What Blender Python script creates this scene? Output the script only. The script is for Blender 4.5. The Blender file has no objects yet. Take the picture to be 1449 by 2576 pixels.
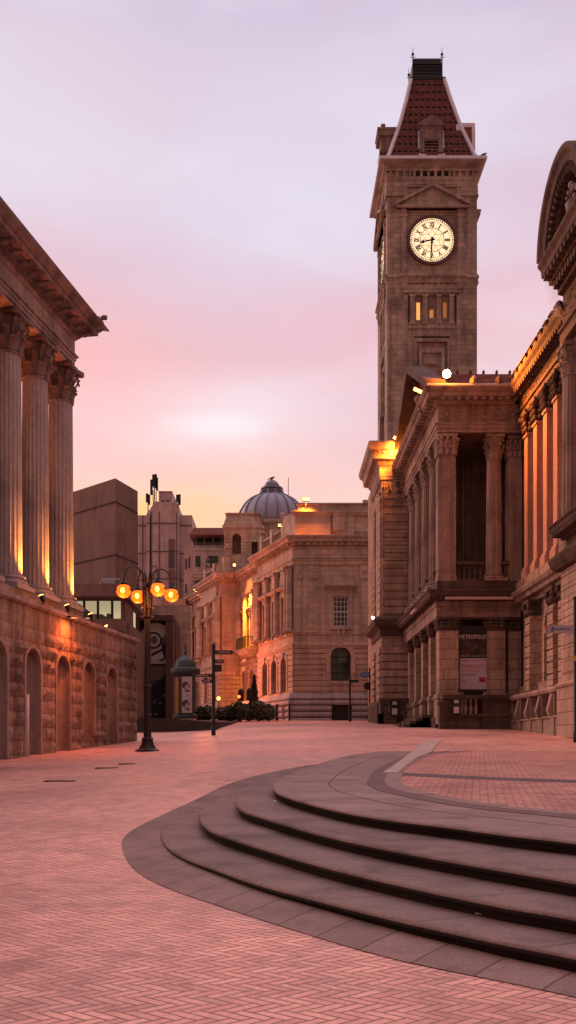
import bpy, bmesh, math, random
from math import sin, cos, pi, radians, atan2, sqrt, hypot, floor
from mathutils import Vector, Matrix, noise as mnoise
random.seed(7)
SC = bpy.context.scene
COL = SC.collection
FP = 2400.0                       # focal length in pixels of the 1449 x 2576 view; VP of the street grid at (697, 1885)

# ------------------------------------------------------------------ camera
cd = bpy.data.cameras.new("camera")
cam = bpy.data.objects.new("camera", cd); COL.objects.link(cam)
cam.location = (0, 0, 0); cam.rotation_euler = (radians(90), 0, 0)
cd.sensor_fit = 'VERTICAL'; cd.sensor_height = 36.0; cd.lens = FP / 2576 * 36.0
cd.shift_x = (724.5 - 697) / 2576.0
cd.shift_y = (1885 - 1288) / 2576.0
cd.clip_start = 0.1; cd.clip_end = 4000
SC.camera = cam

# ------------------------------------------------------------------ world (dusk sky)
w = bpy.data.worlds.new("World"); SC.world = w; w.use_nodes = True
nt = w.node_tree; nt.nodes.clear()
def N(nt, t, **k):
    n = nt.nodes.new(t)
    for a, b in k.items(): setattr(n, a, b)
    return n
def L(nt, a, b): nt.links.new(a, b)
def MATH(nt, op, a, b=None, c=None, clamp=False):
    n = nt.nodes.new('ShaderNodeMath'); n.operation = op; n.use_clamp = clamp
    for i, v in enumerate((a, b, c)):
        if v is None: continue
        if isinstance(v, (int, float)): n.inputs[i].default_value = v
        else: nt.links.new(v, n.inputs[i])
    return n.outputs[0]
def MIX(nt, f, a, b, mode='MIX'):
    n = nt.nodes.new('ShaderNodeMix'); n.data_type = 'RGBA'; n.blend_type = mode
    for s, v in ((0, f), (6, a), (7, b)):
        if isinstance(v, (int, float)): n.inputs[s].default_value = v
        elif isinstance(v, tuple): n.inputs[s].default_value = (*v[:3], 1)
        else: nt.links.new(v, n.inputs[s])
    return n.outputs[2]
def RAMP(nt, f, stops, interp='LINEAR'):
    n = nt.nodes.new('ShaderNodeValToRGB'); n.color_ramp.interpolation = interp
    el = n.color_ramp.elements
    while len(el) < len(stops): el.new(0.5)
    for e, (p, c) in zip(el, stops): e.position = p; e.color = (*c[:3], 1) if not isinstance(c, (int, float)) else (c, c, c, 1)
    nt.links.new(f, n.inputs[0]); return n.outputs[0]
def lin(r, g, b): return tuple(((c / 255) / 12.92 if c <= 10 else ((c / 255 + .055) / 1.055) ** 2.4) for c in (r, g, b))
tc = N(nt, 'ShaderNodeTexCoord'); DIR = tc.outputs['Generated']
sep = N(nt, 'ShaderNodeSeparateXYZ'); L(nt, DIR, sep.inputs[0])
zz = sep.outputs[2]
mp = N(nt, 'ShaderNodeMapping'); L(nt, DIR, mp.inputs[0]); mp.inputs['Scale'].default_value = (2.4, 1.2, 7.5); mp.inputs['Rotation'].default_value = (0, 0.22, 0)
ns = N(nt, 'ShaderNodeTexNoise'); L(nt, mp.outputs[0], ns.inputs['Vector']); ns.inputs['Scale'].default_value = 1.15; ns.inputs['Detail'].default_value = 4; ns.inputs['Roughness'].default_value = .42
cl = ns.outputs[0]
zw = MATH(nt, 'ADD', zz, MATH(nt, 'MULTIPLY', MATH(nt, 'SUBTRACT', cl, .5), .20))
base = RAMP(nt, zw, [(0.0, lin(240, 160, 130)), (0.215, lin(252, 186, 146)), (0.25, lin(249, 196, 178)), (0.30, lin(240, 196, 200)), (0.335, lin(238, 204, 212)),
                     (0.385, lin(232, 182, 190)), (0.43, lin(226, 188, 204)), (0.49, lin(220, 204, 222)), (0.54, lin(222, 208, 224)), (0.60, lin(206, 192, 216)), (0.75, lin(200, 186, 210))])
pk = RAMP(nt, cl, [(0.40, 0.0), (0.62, 1.0)])
base = MIX(nt, MATH(nt, 'MULTIPLY', pk, .30), base, lin(232, 214, 226))
mp2 = N(nt, 'ShaderNodeMapping'); L(nt, DIR, mp2.inputs[0]); mp2.inputs['Scale'].default_value = (3.0, 1.0, 9.0); mp2.inputs['Rotation'].default_value = (0, -.35, 0); mp2.inputs['Location'].default_value = (3.1, 0, 1.7)
ns2 = N(nt, 'ShaderNodeTexNoise'); L(nt, mp2.outputs[0], ns2.inputs['Vector']); ns2.inputs['Scale'].default_value = 1.6; ns2.inputs['Detail'].default_value = 5; ns2.inputs['Roughness'].default_value = .5; ns2.inputs['Distortion'].default_value = .4
base = MIX(nt, MATH(nt, 'MULTIPLY', RAMP(nt, ns2.outputs[0], [(.42, 0.0), (.66, 1.0)]), .30), base, lin(214, 176, 196))
base = MIX(nt, MATH(nt, 'MULTIPLY', RAMP(nt, ns2.outputs[0], [(.34, 1.0), (.5, 0.0)]), .28), base, lin(236, 226, 240))
def glow(u, v, cc, rad, amt, stretch=1.0):
    global base
    d = Vector(((u - 697) / FP, 1, (1885 - v) / FP)).normalized()
    vs = N(nt, 'ShaderNodeVectorMath', operation='SUBTRACT'); L(nt, DIR, vs.inputs[0]); vs.inputs[1].default_value = d
    vm = N(nt, 'ShaderNodeVectorMath', operation='MULTIPLY'); L(nt, vs.outputs[0], vm.inputs[0]); vm.inputs[1].default_value = (1, 1, stretch)
    ln = N(nt, 'ShaderNodeVectorMath', operation='LENGTH'); L(nt, vm.outputs[0], ln.inputs[0])
    mr = N(nt, 'ShaderNodeMapRange'); mr.interpolation_type = 'SMOOTHERSTEP'
    L(nt, ln.outputs['Value'], mr.inputs[0]); mr.inputs[1].default_value = 0; mr.inputs[2].default_value = rad; mr.inputs[3].default_value = amt; mr.inputs[4].default_value = 0
    base = MIX(nt, mr.outputs[0], base, cc)
glow(545, 1068, lin(244, 244, 250), .085, .95, 4.2)
glow(560, 1060, lin(240, 222, 232), .2, .5, 3.0)
glow(740, 420, lin(224, 217, 236), .26, .5, 1.8)
glow(60, 230, lin(228, 214, 226), .2, .6, 1.5)
glow(120, 930, lin(246, 172, 172), .24, .6, 2.2)
glow(820, 860, lin(232, 186, 200), .16, .5, 2.6)
glow(362, 1285, lin(255, 190, 84), .045, 1.0, 1.8)
glow(90, 1400, lin(255, 165, 90), .13, .9, 1.2)
glow(470, 1290, lin(255, 196, 150), .12, .85, 2.6)
hi = N(nt, 'ShaderNodeMapRange'); L(nt, zz, hi.inputs[0]); hi.inputs[1].default_value = .62; hi.inputs[2].default_value = .85; hi.inputs[3].default_value = 1; hi.inputs[4].default_value = 2.3
bk = N(nt, 'ShaderNodeMapRange'); L(nt, sep.outputs[1], bk.inputs[0]); bk.inputs[1].default_value = -.5; bk.inputs[2].default_value = .35; bk.inputs[3].default_value = .46; bk.inputs[4].default_value = 1
gain = MATH(nt, 'MULTIPLY', hi.outputs[0], bk.outputs[0])
sky = N(nt, 'ShaderNodeTexSky', sky_type='NISHITA'); sky.sun_disc = False; sky.sun_elevation = radians(1.5); sky.sun_rotation = radians(-20)
wt = N(nt, 'ShaderNodeMapRange'); L(nt, sep.outputs[1], wt.inputs[0]); wt.inputs[1].default_value = -.1; wt.inputs[2].default_value = .5; wt.inputs[3].default_value = 1; wt.inputs[4].default_value = 0
base = MIX(nt, wt.outputs[0], base, MIX(nt, 1.0, base, (1.12, .90, .74), 'MULTIPLY'))
b1 = N(nt, 'ShaderNodeBackground'); L(nt, base, b1.inputs[0]); L(nt, gain, b1.inputs[1])
b2 = N(nt, 'ShaderNodeBackground'); L(nt, sky.outputs[0], b2.inputs[0]); b2.inputs[1].default_value = 0.05
ad = N(nt, 'ShaderNodeAddShader'); L(nt, b1.outputs[0], ad.inputs[0]); L(nt, b2.outputs[0], ad.inputs[1])
wo = N(nt, 'ShaderNodeOutputWorld'); L(nt, ad.outputs[0], wo.inputs[0])

sl = bpy.data.lights.new("sun", 'SUN'); sl.energy = 1.15; sl.angle = radians(20); sl.color = (1, .52, .36)
so = bpy.data.objects.new("sun", sl); COL.objects.link(so)
so.rotation_euler = Vector((.80, -.50, -.42)).to_track_quat('-Z', 'Y').to_euler()   # glow low on the left
SC.view_settings.view_transform = 'Standard'; SC.view_settings.look = 'None'
SC.view_settings.exposure = 0.0; SC.view_settings.gamma = 1
SC.cycles.max_bounces = 6; SC.cycles.diffuse_bounces = 2; SC.cycles.use_denoising = True
SC.cycles.sample_clamp_indirect = 4
SC.cycles.use_light_tree = True

# ------------------------------------------------------------------ materials
MATS = {}
def newmat(name):
    m = bpy.data.materials.new(name); m.use_nodes = True
    nt = m.node_tree; bs = nt.nodes['Principled BSDF']; return m, nt, bs
def simple(name, col, rough=.7, metal=0, bump=0, bscale=20, var=.12):
    if name in MATS: return MATS[name]
    m, nt, bs = newmat(name)
    t = N(nt, 'ShaderNodeTexCoord'); n = N(nt, 'ShaderNodeTexNoise'); L(nt, t.outputs['Object'], n.inputs['Vector']); n.inputs['Scale'].default_value = 1.3; n.inputs['Detail'].default_value = 6
    L(nt, MIX(nt, n.outputs[0], tuple(c * (1 - var * 2) for c in col), tuple(min(1, c * (1 + var * 2)) for c in col)), bs.inputs['Base Color'])
    bs.inputs['Roughness'].default_value = rough; bs.inputs['Metallic'].default_value = metal
    if bump:
        n2 = N(nt, 'ShaderNodeTexNoise'); L(nt, t.outputs['Object'], n2.inputs['Vector']); n2.inputs['Scale'].default_value = bscale; n2.inputs['Detail'].default_value = 5
        b = N(nt, 'ShaderNodeBump'); b.inputs['Strength'].default_value = bump; b.inputs['Distance'].default_value = .03; L(nt, n2.outputs[0], b.inputs['Height']); L(nt, b.outputs[0], bs.inputs['Normal'])
    MATS[name] = m; return m
def emit(name, col, s):
    if name in MATS: return MATS[name]
    m, nt, bs = newmat(name)
    bs.inputs['Base Color'].default_value = (*col, 1); bs.inputs['Emission Color'].default_value = (*col, 1); bs.inputs['Emission Strength'].default_value = s
    MATS[name] = m; return m
def stone(name, col, bw=.9, bh=.38, mortar=.55, var=.16, stain=.35, bump=.35, msize=.012, warm=(1, 1, 1), rough=.85):
    if name in MATS: return MATS[name]
    m, nt, bs = newmat(name)
    t = N(nt, 'ShaderNodeTexCoord'); O = t.outputs['Object']
    s = N(nt, 'ShaderNodeSeparateXYZ'); L(nt, O, s.inputs[0])
    c = N(nt, 'ShaderNodeCombineXYZ'); L(nt, MATH(nt, 'ADD', s.outputs[0], s.outputs[1]), c.inputs[0]); L(nt, s.outputs[2], c.inputs[1])
    n1 = N(nt, 'ShaderNodeTexNoise'); L(nt, O, n1.inputs['Vector']); n1.inputs['Scale'].default_value = .45; n1.inputs['Detail'].default_value = 8; n1.inputs['Roughness'].default_value = .65
    mpz = N(nt, 'ShaderNodeMapping'); L(nt, O, mpz.inputs[0]); mpz.inputs['Scale'].default_value = (2.2, 2.2, .22)
    n2 = N(nt, 'ShaderNodeTexNoise'); L(nt, mpz.outputs[0], n2.inputs['Vector']); n2.inputs['Scale'].default_value = 1.2; n2.inputs['Detail'].default_value = 5
    n3 = N(nt, 'ShaderNodeTexNoise'); L(nt, O, n3.inputs['Vector']); n3.inputs['Scale'].default_value = 9; n3.inputs['Detail'].default_value = 6; n3.inputs['Roughness'].default_value = .7
    if bw:
        br = N(nt, 'ShaderNodeTexBrick'); L(nt, c.outputs[0], br.inputs['Vector']); br.inputs['Scale'].default_value = 1
        br.inputs['Brick Width'].default_value = bw; br.inputs['Row Height'].default_value = bh; br.inputs['Mortar Size'].default_value = msize; br.inputs['Mortar Smooth'].default_value = .3
        br.inputs['Bias'].default_value = 0
        br.inputs['Color1'].default_value = (*[x * (1 - var) for x in col], 1); br.inputs['Color2'].default_value = (*[min(1, x * (1 + var) * (1, .98, .94)[i]) for i, x in enumerate(col)], 1)
        br.inputs['Mortar'].default_value = (*[x * mortar for x in col], 1); cc = br.outputs[0]
    else: cc = (*col, 1)
    st = RAMP(nt, n1.outputs[0], [(.28, 1 - stain * 1.3), (.5, 1.0), (.75, 1 + stain * .3)])
    st2 = RAMP(nt, n2.outputs[0], [(.3, 1 - stain), (.58, 1.0)])
    cc = MIX(nt, 1.0, cc, st, 'MULTIPLY'); cc = MIX(nt, 1.0, cc, st2, 'MULTIPLY')
    st3 = RAMP(nt, n3.outputs[0], [(.3, .70), (.65, 1.15)])
    cc = MIX(nt, .8, cc, st3, 'MULTIPLY')
    L(nt, cc, bs.inputs['Base Color']); bs.inputs['Roughness'].default_value = rough; bs.inputs['Specular IOR Level'].default_value = .25
    b = N(nt, 'ShaderNodeBump'); b.inputs['Strength'].default_value = bump; b.inputs['Distance'].default_value = .04
    h = n3.outputs[0]
    if bw: h = MATH(nt, 'SUBTRACT', MATH(nt, 'MULTIPLY', n3.outputs[0], .6), br.outputs[1])
    L(nt, h, b.inputs['Height']); L(nt, b.outputs[0], bs.inputs['Normal'])
    MATS[name] = m; return m

# ------------------------------------------------------------------ mesh helper (world coordinates through an optional frame)
class MB:
    def __init__(s, F=None): s.v = []; s.f = []; s.uv = None; s.F = F
    def P(s, x, y, z):
        if s.F: x, y, z = s.F(x, y, z)
        s.v.append((x, y, z)); return len(s.v) - 1
    def face(s, pts): s.f.append([s.P(*p) for p in pts])
    def box(s, x0, x1, y0, y1, z0, z1):
        if x0 > x1: x0, x1 = x1, x0
        if y0 > y1: y0, y1 = y1, y0
        if z0 > z1: z0, z1 = z1, z0
        i = [s.P(x, y, z) for z in (z0, z1) for y in (y0, y1) for x in (x0, x1)]
        for q in ((0, 2, 3, 1), (4, 5, 7, 6), (0, 1, 5, 4), (2, 6, 7, 3), (0, 4, 6, 2), (1, 3, 7, 5)): s.f.append([i[k] for k in q])
        return s
    def loft(s, rings, cap=True, closed=True):
        ids = [[s.P(*p) for p in r] for r in rings]; n = len(rings[0])
        for a, b in zip(ids, ids[1:]):
            for k in range(n if closed else n - 1): s.f.append([a[k], a[(k + 1) % n], b[(k + 1) % n], b[k]])
        if cap and closed: s.f.append(ids[0][::-1]); s.f.append(ids[-1])
        return s
    def ext_x(s, prof, x0, x1): return s.loft([[(x0, y, z) for y, z in prof], [(x1, y, z) for y, z in prof]])
    def ext_y(s, prof, y0, y1): return s.loft([[(x, y0, z) for x, z in prof], [(x, y1, z) for x, z in prof]])
    def prism(s, poly, z0, z1): return s.loft([[(x, y, z0) for x, y in poly], [(x, y, z1) for x, y in poly]])
    def lathe(s, prof, cx=0, cy=0, cz=0, n=24, fl=0, cap=True):
        rings = []
        for r, z in prof:
            ring = []
            for k in range(n):
                rr = r
                if fl and k % 4 in (1, 2, 3) and fl is not True: rr = r * (1 - fl * (1.0 if k % 4 == 2 else .7))
                a = 2 * pi * k / n; ring.append((cx + rr * cos(a), cy + rr * sin(a), cz + z))
            rings.append(ring)
        return s.loft(rings, cap)
    def tube(s, pts, r, n=8, cap=True):
        pts = [Vector(p) for p in pts]; rings = []
        rs = r if isinstance(r, (list, tuple)) else [r] * len(pts)
        for i, p in enumerate(pts):
            t = (pts[min(i + 1, len(pts) - 1)] - pts[max(i - 1, 0)]).normalized()
            a = t.cross(Vector((0, 0, 1)));
            if a.length < 1e-3: a = Vector((1, 0, 0))
            a.normalize(); b = t.cross(a).normalized()
            rings.append([tuple(p + (a * cos(2 * pi * k / n) + b * sin(2 * pi * k / n)) * rs[i]) for k in range(n)])
        return s.loft(rings, cap)
    def sphere(s, c, r, n=16, m=10, sz=1):
        return s.lathe([(max(r * sin(pi * j / m), r * .02), -r * cos(pi * j / m) * sz) for j in range(m + 1)], c[0], c[1], c[2], n)
    def mesh(s, name, mat, org=(0, 0, 0), smooth=False, autos=None):
        me = bpy.data.meshes.new(name)
        o = Vector(org); me.from_pydata([tuple(Vector(p) - o) for p in s.v], [], s.f)
        bm = bmesh.new(); bm.from_mesh(me); bmesh.ops.recalc_face_normals(bm, faces=bm.faces); bm.to_mesh(me); bm.free()
        if mat: me.materials.append(mat)
        if smooth or autos:
            me.shade_smooth()
            if autos: me.set_sharp_from_angle(angle=radians(autos))
        return me
    def build(s, name, mat, parent=None, org=None, smooth=False, autos=None):
        if org is None: org = wloc(parent) if parent else (0, 0, 0)
        return place(name, s.mesh(name, mat, org, smooth, autos), parent, org)
WL = {}
def wloc(o): return WL.get(o.name, Vector((0, 0, 0)))
def place(name, me, parent, wl, rz=0, scale=None):
    o = bpy.data.objects.new(name, me); COL.objects.link(o)
    wl = Vector(wl); WL[o.name] = wl
    if parent: o.parent = parent; o.location = wl - wloc(parent)
    else: o.location = wl
    o.rotation_euler = (0, 0, rz)
    if scale: o.scale = scale
    return o
def tag(o, label=None, cat=None, group=None, kind=None):
    if label: o['label'] = label
    if cat: o['category'] = cat
    if group: o['group'] = group
    if kind: o['kind'] = kind
    return o
def thing(name, loc, label, cat, group=None):
    o = bpy.data.objects.new(name, None); COL.objects.link(o); o.location = loc; o.empty_display_size = .3
    WL[o.name] = Vector(loc); return tag(o, label, cat, group)
def px(u, v, Y): return ((u - 697) * Y / FP, Y, (1885 - v) * Y / FP)
def ux(u, Y): return (u - 697) * Y / FP
def vz(v, Y): return (1885 - v) * Y / FP
def light(parent, kind, loc, energy, col=(1, .42, .10), target=None, size=60, blend=.6, rad=.15, name='lamp_light'):
    l = bpy.data.lights.new(name, kind); l.energy = energy; l.color = col
    if kind in ('POINT', 'SPOT'): l.shadow_soft_size = rad
    if kind == 'SPOT': l.spot_size = radians(size); l.spot_blend = blend
    o = bpy.data.objects.new(name, l); COL.objects.link(o); o.parent = parent
    o.location = Vector(loc) - (wloc(parent) if parent else Vector((0, 0, 0)))
    if target is not None: o.rotation_euler = (Vector(target) - Vector(loc)).to_track_quat('-Z', 'Y').to_euler()
    return o
SOD = (1, .25, .025)
GLASS = simple('window_glass', (.02, .02, .025), .12, 0, var=.05)
IRON = simple('black_iron', (.012, .013, .016), .45, .3)
BLUEIRON = simple('blue_black_iron', (.012, .018, .035), .4, .3)
WHITEP = simple('white_paint', (.62, .60, .60), .5)
LEAD = simple('lead_sheet', (.30, .32, .40), .5, .2, .2, 3, .12)
LAMP = emit('lamp_glow', (1, .50, .12), 5.5)
TUBE = emit('tube_glow', (1, .72, .35), 14)

# ------------------------------------------------------------------ ground
def ss(x, a, b):
    t = max(0, min(1, (x - a) / (b - a))); return t * t * (3 - 2 * t)
def G(x, y):
    pl = -1.78 + .0555 * y if y < 71 else 2.16 + (y - 71) * .012
    if y <= 14: return pl
    if y < 27: b = .2275 * ss(y, 14, 27)
    elif y < 45: b = .2275 + (.27 - .2275) * (y - 27) / 18
    elif y < 71: b = .27 * (1 - (y - 45) / 26)
    else: b = 0
    wx = ss(x, -6, 1)
    return pl + b * wx
def T(y): return -1.134 + .04 * y

def herring(name, c1, c2, gap, W=.086, rot=45, rough=.60):
    m, nt, bs = newmat(name)
    t = N(nt, 'ShaderNodeTexCoord')
    mp = N(nt, 'ShaderNodeMapping'); L(nt, t.outputs['Object'], mp.inputs[0]); mp.inputs['Rotation'].default_value = (0, 0, radians(rot)); mp.inputs['Scale'].default_value = (1 / W, 1 / (W * .70), 1)
    dn = N(nt, 'ShaderNodeTexNoise'); L(nt, mp.outputs[0], dn.inputs['Vector']); dn.inputs['Scale'].default_value = .25
    s = N(nt, 'ShaderNodeSeparateXYZ'); L(nt, mp.outputs[0], s.inputs[0])
    x = MATH(nt, 'ADD', s.outputs[0], MATH(nt, 'MULTIPLY', dn.outputs[0], .25)); y = MATH(nt, 'ADD', s.outputs[1], MATH(nt, 'MULTIPLY', dn.outputs[0], .2))
    i = MATH(nt, 'FLOOR', x); j = MATH(nt, 'FLOOR', y); fx = MATH(nt, 'SUBTRACT', x, i); fy = MATH(nt, 'SUBTRACT', y, j)
    k = MATH(nt, 'FLOORED_MODULO', MATH(nt, 'SUBTRACT', i, j), 6)
    k = MATH(nt, 'ROUND', k)
    hor = MATH(nt, 'LESS_THAN', k, 2.5); ver = MATH(nt, 'SUBTRACT', 1, hor)
    kk = MATH(nt, 'SUBTRACT', 5, k)          # vertical: 0 bottom .. 2 top
    def sel(a, b): return MATH(nt, 'ADD', MATH(nt, 'MULTIPLY', hor, a), MATH(nt, 'MULTIPLY', ver, b))
    lx = sel(MATH(nt, 'ADD', fx, k), MATH(nt, 'ADD', fy, kk))
    ly = sel(fy, fx)
    d = MATH(nt, 'MINIMUM', MATH(nt, 'MINIMUM', lx, MATH(nt, 'SUBTRACT', 3, lx)), MATH(nt, 'MINIMUM', ly, MATH(nt, 'SUBTRACT', 1, ly)))
    idx = sel(MATH(nt, 'SUBTRACT', i, k), i); idy = sel(j, MATH(nt, 'SUBTRACT', j, kk))
    cx = N(nt, 'ShaderNodeCombineXYZ'); L(nt, idx, cx.inputs[0]); L(nt, idy, cx.inputs[1]); L(nt, hor, cx.inputs[2])
    wn = N(nt, 'ShaderNodeTexWhiteNoise'); L(nt, cx.outputs[0], wn.inputs['Vector'])
    n1 = N(nt, 'ShaderNodeTexNoise'); L(nt, t.outputs['Object'], n1.inputs['Vector']); n1.inputs['Scale'].default_value = .35; n1.inputs['Detail'].default_value = 7; n1.inputs['Roughness'].default_value = .6
    n2 = N(nt, 'ShaderNodeTexNoise'); L(nt, t.outputs['Object'], n2.inputs['Vector']); n2.inputs['Scale'].default_value = 30; n2.inputs['Detail'].default_value = 5
    cc = MIX(nt, wn.outputs[0], c1, c2)
    cc = MIX(nt, .9, cc, RAMP(nt, n1.outputs[0], [(.3, .66), (.5, 1.0), (.72, 1.16)]), 'MULTIPLY')
    n4 = N(nt, 'ShaderNodeTexNoise'); L(nt, t.outputs['Object'], n4.inputs['Vector']); n4.inputs['Scale'].default_value = 2.4; n4.inputs['Detail'].default_value = 6; n4.inputs['Roughness'].default_value = .7
    cc = MIX(nt, .9, cc, RAMP(nt, n4.outputs[0], [(.36, .74), (.5, 1.0), (.68, 1.14)]), 'MULTIPLY')
    n5 = N(nt, 'ShaderNodeTexNoise'); L(nt, t.outputs['Object'], n5.inputs['Vector']); n5.inputs['Scale'].default_value = .13; n5.inputs['Detail'].default_value = 3
    cc = MIX(nt, 1, cc, RAMP(nt, n5.outputs[0], [(.35, .82), (.65, 1.14)]), 'MULTIPLY')
    odd = MATH(nt, 'GREATER_THAN', wn.outputs[0], .955); cc = MIX(nt, MATH(nt, 'MULTIPLY', odd, .45), cc, (.24, .13, .12))
    cc = MIX(nt, .7, cc, RAMP(nt, n2.outputs[0], [(.3, .75), (.7, 1.15)]), 'MULTIPLY')
    # joint a little wider here and there
    gw = MATH(nt, 'MULTIPLY', n1.outputs[0], .16)
    g = N(nt, 'ShaderNodeMapRange'); L(nt, d, g.inputs[0]); L(nt, MATH(nt, 'MULTIPLY', gw, .4), g.inputs[1]); L(nt, MATH(nt, 'ADD', gw, .05), g.inputs[2]); g.inputs[3].default_value = 1; g.inputs[4].default_value = 0
    cc = MIX(nt, g.outputs[0], cc, gap)
    L(nt, cc, bs.inputs['Base Color']); bs.inputs['Roughness'].default_value = rough; bs.inputs['Specular IOR Level'].default_value = .6
    rr = RAMP(nt, n1.outputs[0], [(.3, rough - .22), (.7, rough + .12)]); L(nt, rr, bs.inputs['Roughness'])
    b = N(nt, 'ShaderNodeBump'); b.inputs['Strength'].default_value = .5; b.inputs['Distance'].default_value = .006
    h = MATH(nt, 'SUBTRACT', MATH(nt, 'ADD', MATH(nt, 'MULTIPLY', n2.outputs[0], .4), MATH(nt, 'MULTIPLY', wn.outputs[0], .5)), MATH(nt, 'MULTIPLY', g.outputs[0], 1.5))
    L(nt, h, b.inputs['Height']); L(nt, b.outputs[0], bs.inputs['Normal'])
    return m
BRICKPAVE = herring('herringbone_brick', (.62, .285, .225), (.84, .42, .33), (.16, .08, .075))
def axis(vals):
    out = []
    for a, b, n in vals:
        for k in range(n): out.append(a + (b - a) * k / n)
    out.append(vals[-1][1]); return out
xs = axis([(-2200, -60, 8), (-60, -14, 10), (-14, 14, 70), (14, 60, 10), (60, 2200, 8)])
ys = axis([(-300, -10, 6), (-10, 13, 30), (13, 29, 40), (29, 72, 60), (72, 110, 10), (110, 3500, 10)])
me = bpy.data.meshes.new('ground')
vv = [(x, y, G(x, y)) for y in ys for x in xs]; nx = len(xs)
ff = [(j * nx + i, j * nx + i + 1, (j + 1) * nx + i + 1, (j + 1) * nx + i) for j in range(len(ys) - 1) for i in range(nx - 1)]
me.from_pydata(vv, [], ff); me.materials.append(BRICKPAVE); me.shade_smooth()
tag(place('ground', me, None, (0, 0, 0)), kind='structure')

# ------------------------------------------------------------------ curved steps
def trace(pts, c, m, dv=1789):
    """outline of a tread edge on the plane z = c + m*Y"""
    out = []
    for u, v in pts:
        vv = v + dv - 1885
        Y = -c / (m + vv / FP); out.append(Vector((ux(u, Y), Y)))
    return out
def smooth(pts, n=90, it=5):
    # Catmull-Rom then equal arc length, then relaxed so that hand-read points leave no kinks
    P = [pts[0] * 2 - pts[1]] + pts + [pts[-1] * 2 - pts[-2]]; d = []
    for i in range(1, len(P) - 2):
        for k in range(12):
            t = k / 12; a, b, c, e = P[i - 1], P[i], P[i + 1], P[i + 2]
            d.append(.5 * ((2 * b) + (c - a) * t + (2 * a - 5 * b + 4 * c - e) * t * t + (3 * b - a - 3 * c + e) * t ** 3))
    d.append(pts[-1])
    for _ in range(it * 6):
        d = [d[0]] + [(d[i - 1] + 2 * d[i] + d[i + 1]) / 4 for i in range(1, len(d) - 1)] + [d[-1]]
    L_ = [0]
    for a, b in zip(d, d[1:]): L_.append(L_[-1] + (b - a).length)
    out = []
    for k in range(n + 1):
        s = L_[-1] * k / n; j = max(i for i in range(len(L_)) if L_[i] <= s + 1e-9); j = min(j, len(d) - 2)
        t = (s - L_[j]) / max(1e-9, L_[j + 1] - L_[j]); out.append(d[j].lerp(d[j + 1], t))
    return out
def offs(c, o):
    out = []
    for i, p in enumerate(c):
        t = (c[min(i + 1, len(c) - 1)] - c[max(i - 1, 0)]).normalized(); out.append(p + Vector((t.y, -t.x)) * o)
    return out
SP = [
 [(1449,612),(1300,585),(1150,552),(1000,520),(800,470),(640,428),(540,392),(470,368),(420,338),(405,308),(412,288),(440,262),(490,232),(560,203)],
 [(1449,515),(1300,492),(1150,462),(1000,430),(800,383),(640,335),(560,310),(520,292),(500,265),(508,246),(545,222),(600,196)],
 [(1449,425),(1250,392),(1100,366),(950,338),(800,305),(680,270),(620,252),(597,238),(594,225),(608,208),(645,185),(700,158)],
 [(1449,325),(1300,310),(1125,286),(1000,272),(860,250),(750,222),(700,205),(686,190),(692,178),(720,163),(765,143),(870,112),(960,101),(1060,94)]]
CZ = [-1.554, -1.414, -1.274, -1.134]
curves = []
for k in range(4):
    p = trace(SP[k], CZ[k], .04)
    d = (p[0] - p[2]).normalized(); p = [p[0] + d * 7 + Vector((0, -.9)), p[0] + d * 3 + Vector((0, -.22))] + p
    if k < 3:
        e = p[-1]; p += [e + Vector((.75, 2.2)), e + Vector((2.2, 4.6))]
    else:
        e = p[-1]; p += [e + Vector((1.6, 1.6))]
    curves.append(smooth(p, 130))
po = trace([(1449,722),(1300,690),(1150,660),(1000,628),(860,590),(700,540),(600,508),(540,488),(430,450),(375,425),(340,402),(315,370),(305,335),(316,313),(345,293),(395,268),(470,235),(545,205)], -1.78, .0555)
d = (po[0] - po[2]).normalized(); po = [po[0] + d * 7 + Vector((0, -.9)), po[0] + d * 3 + Vector((0, -.22))] + po + [po[-1] + Vector((.5, 1.4)), po[-1] + Vector((1.3, 3.6))]
outer = smooth(po, 130)

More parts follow.
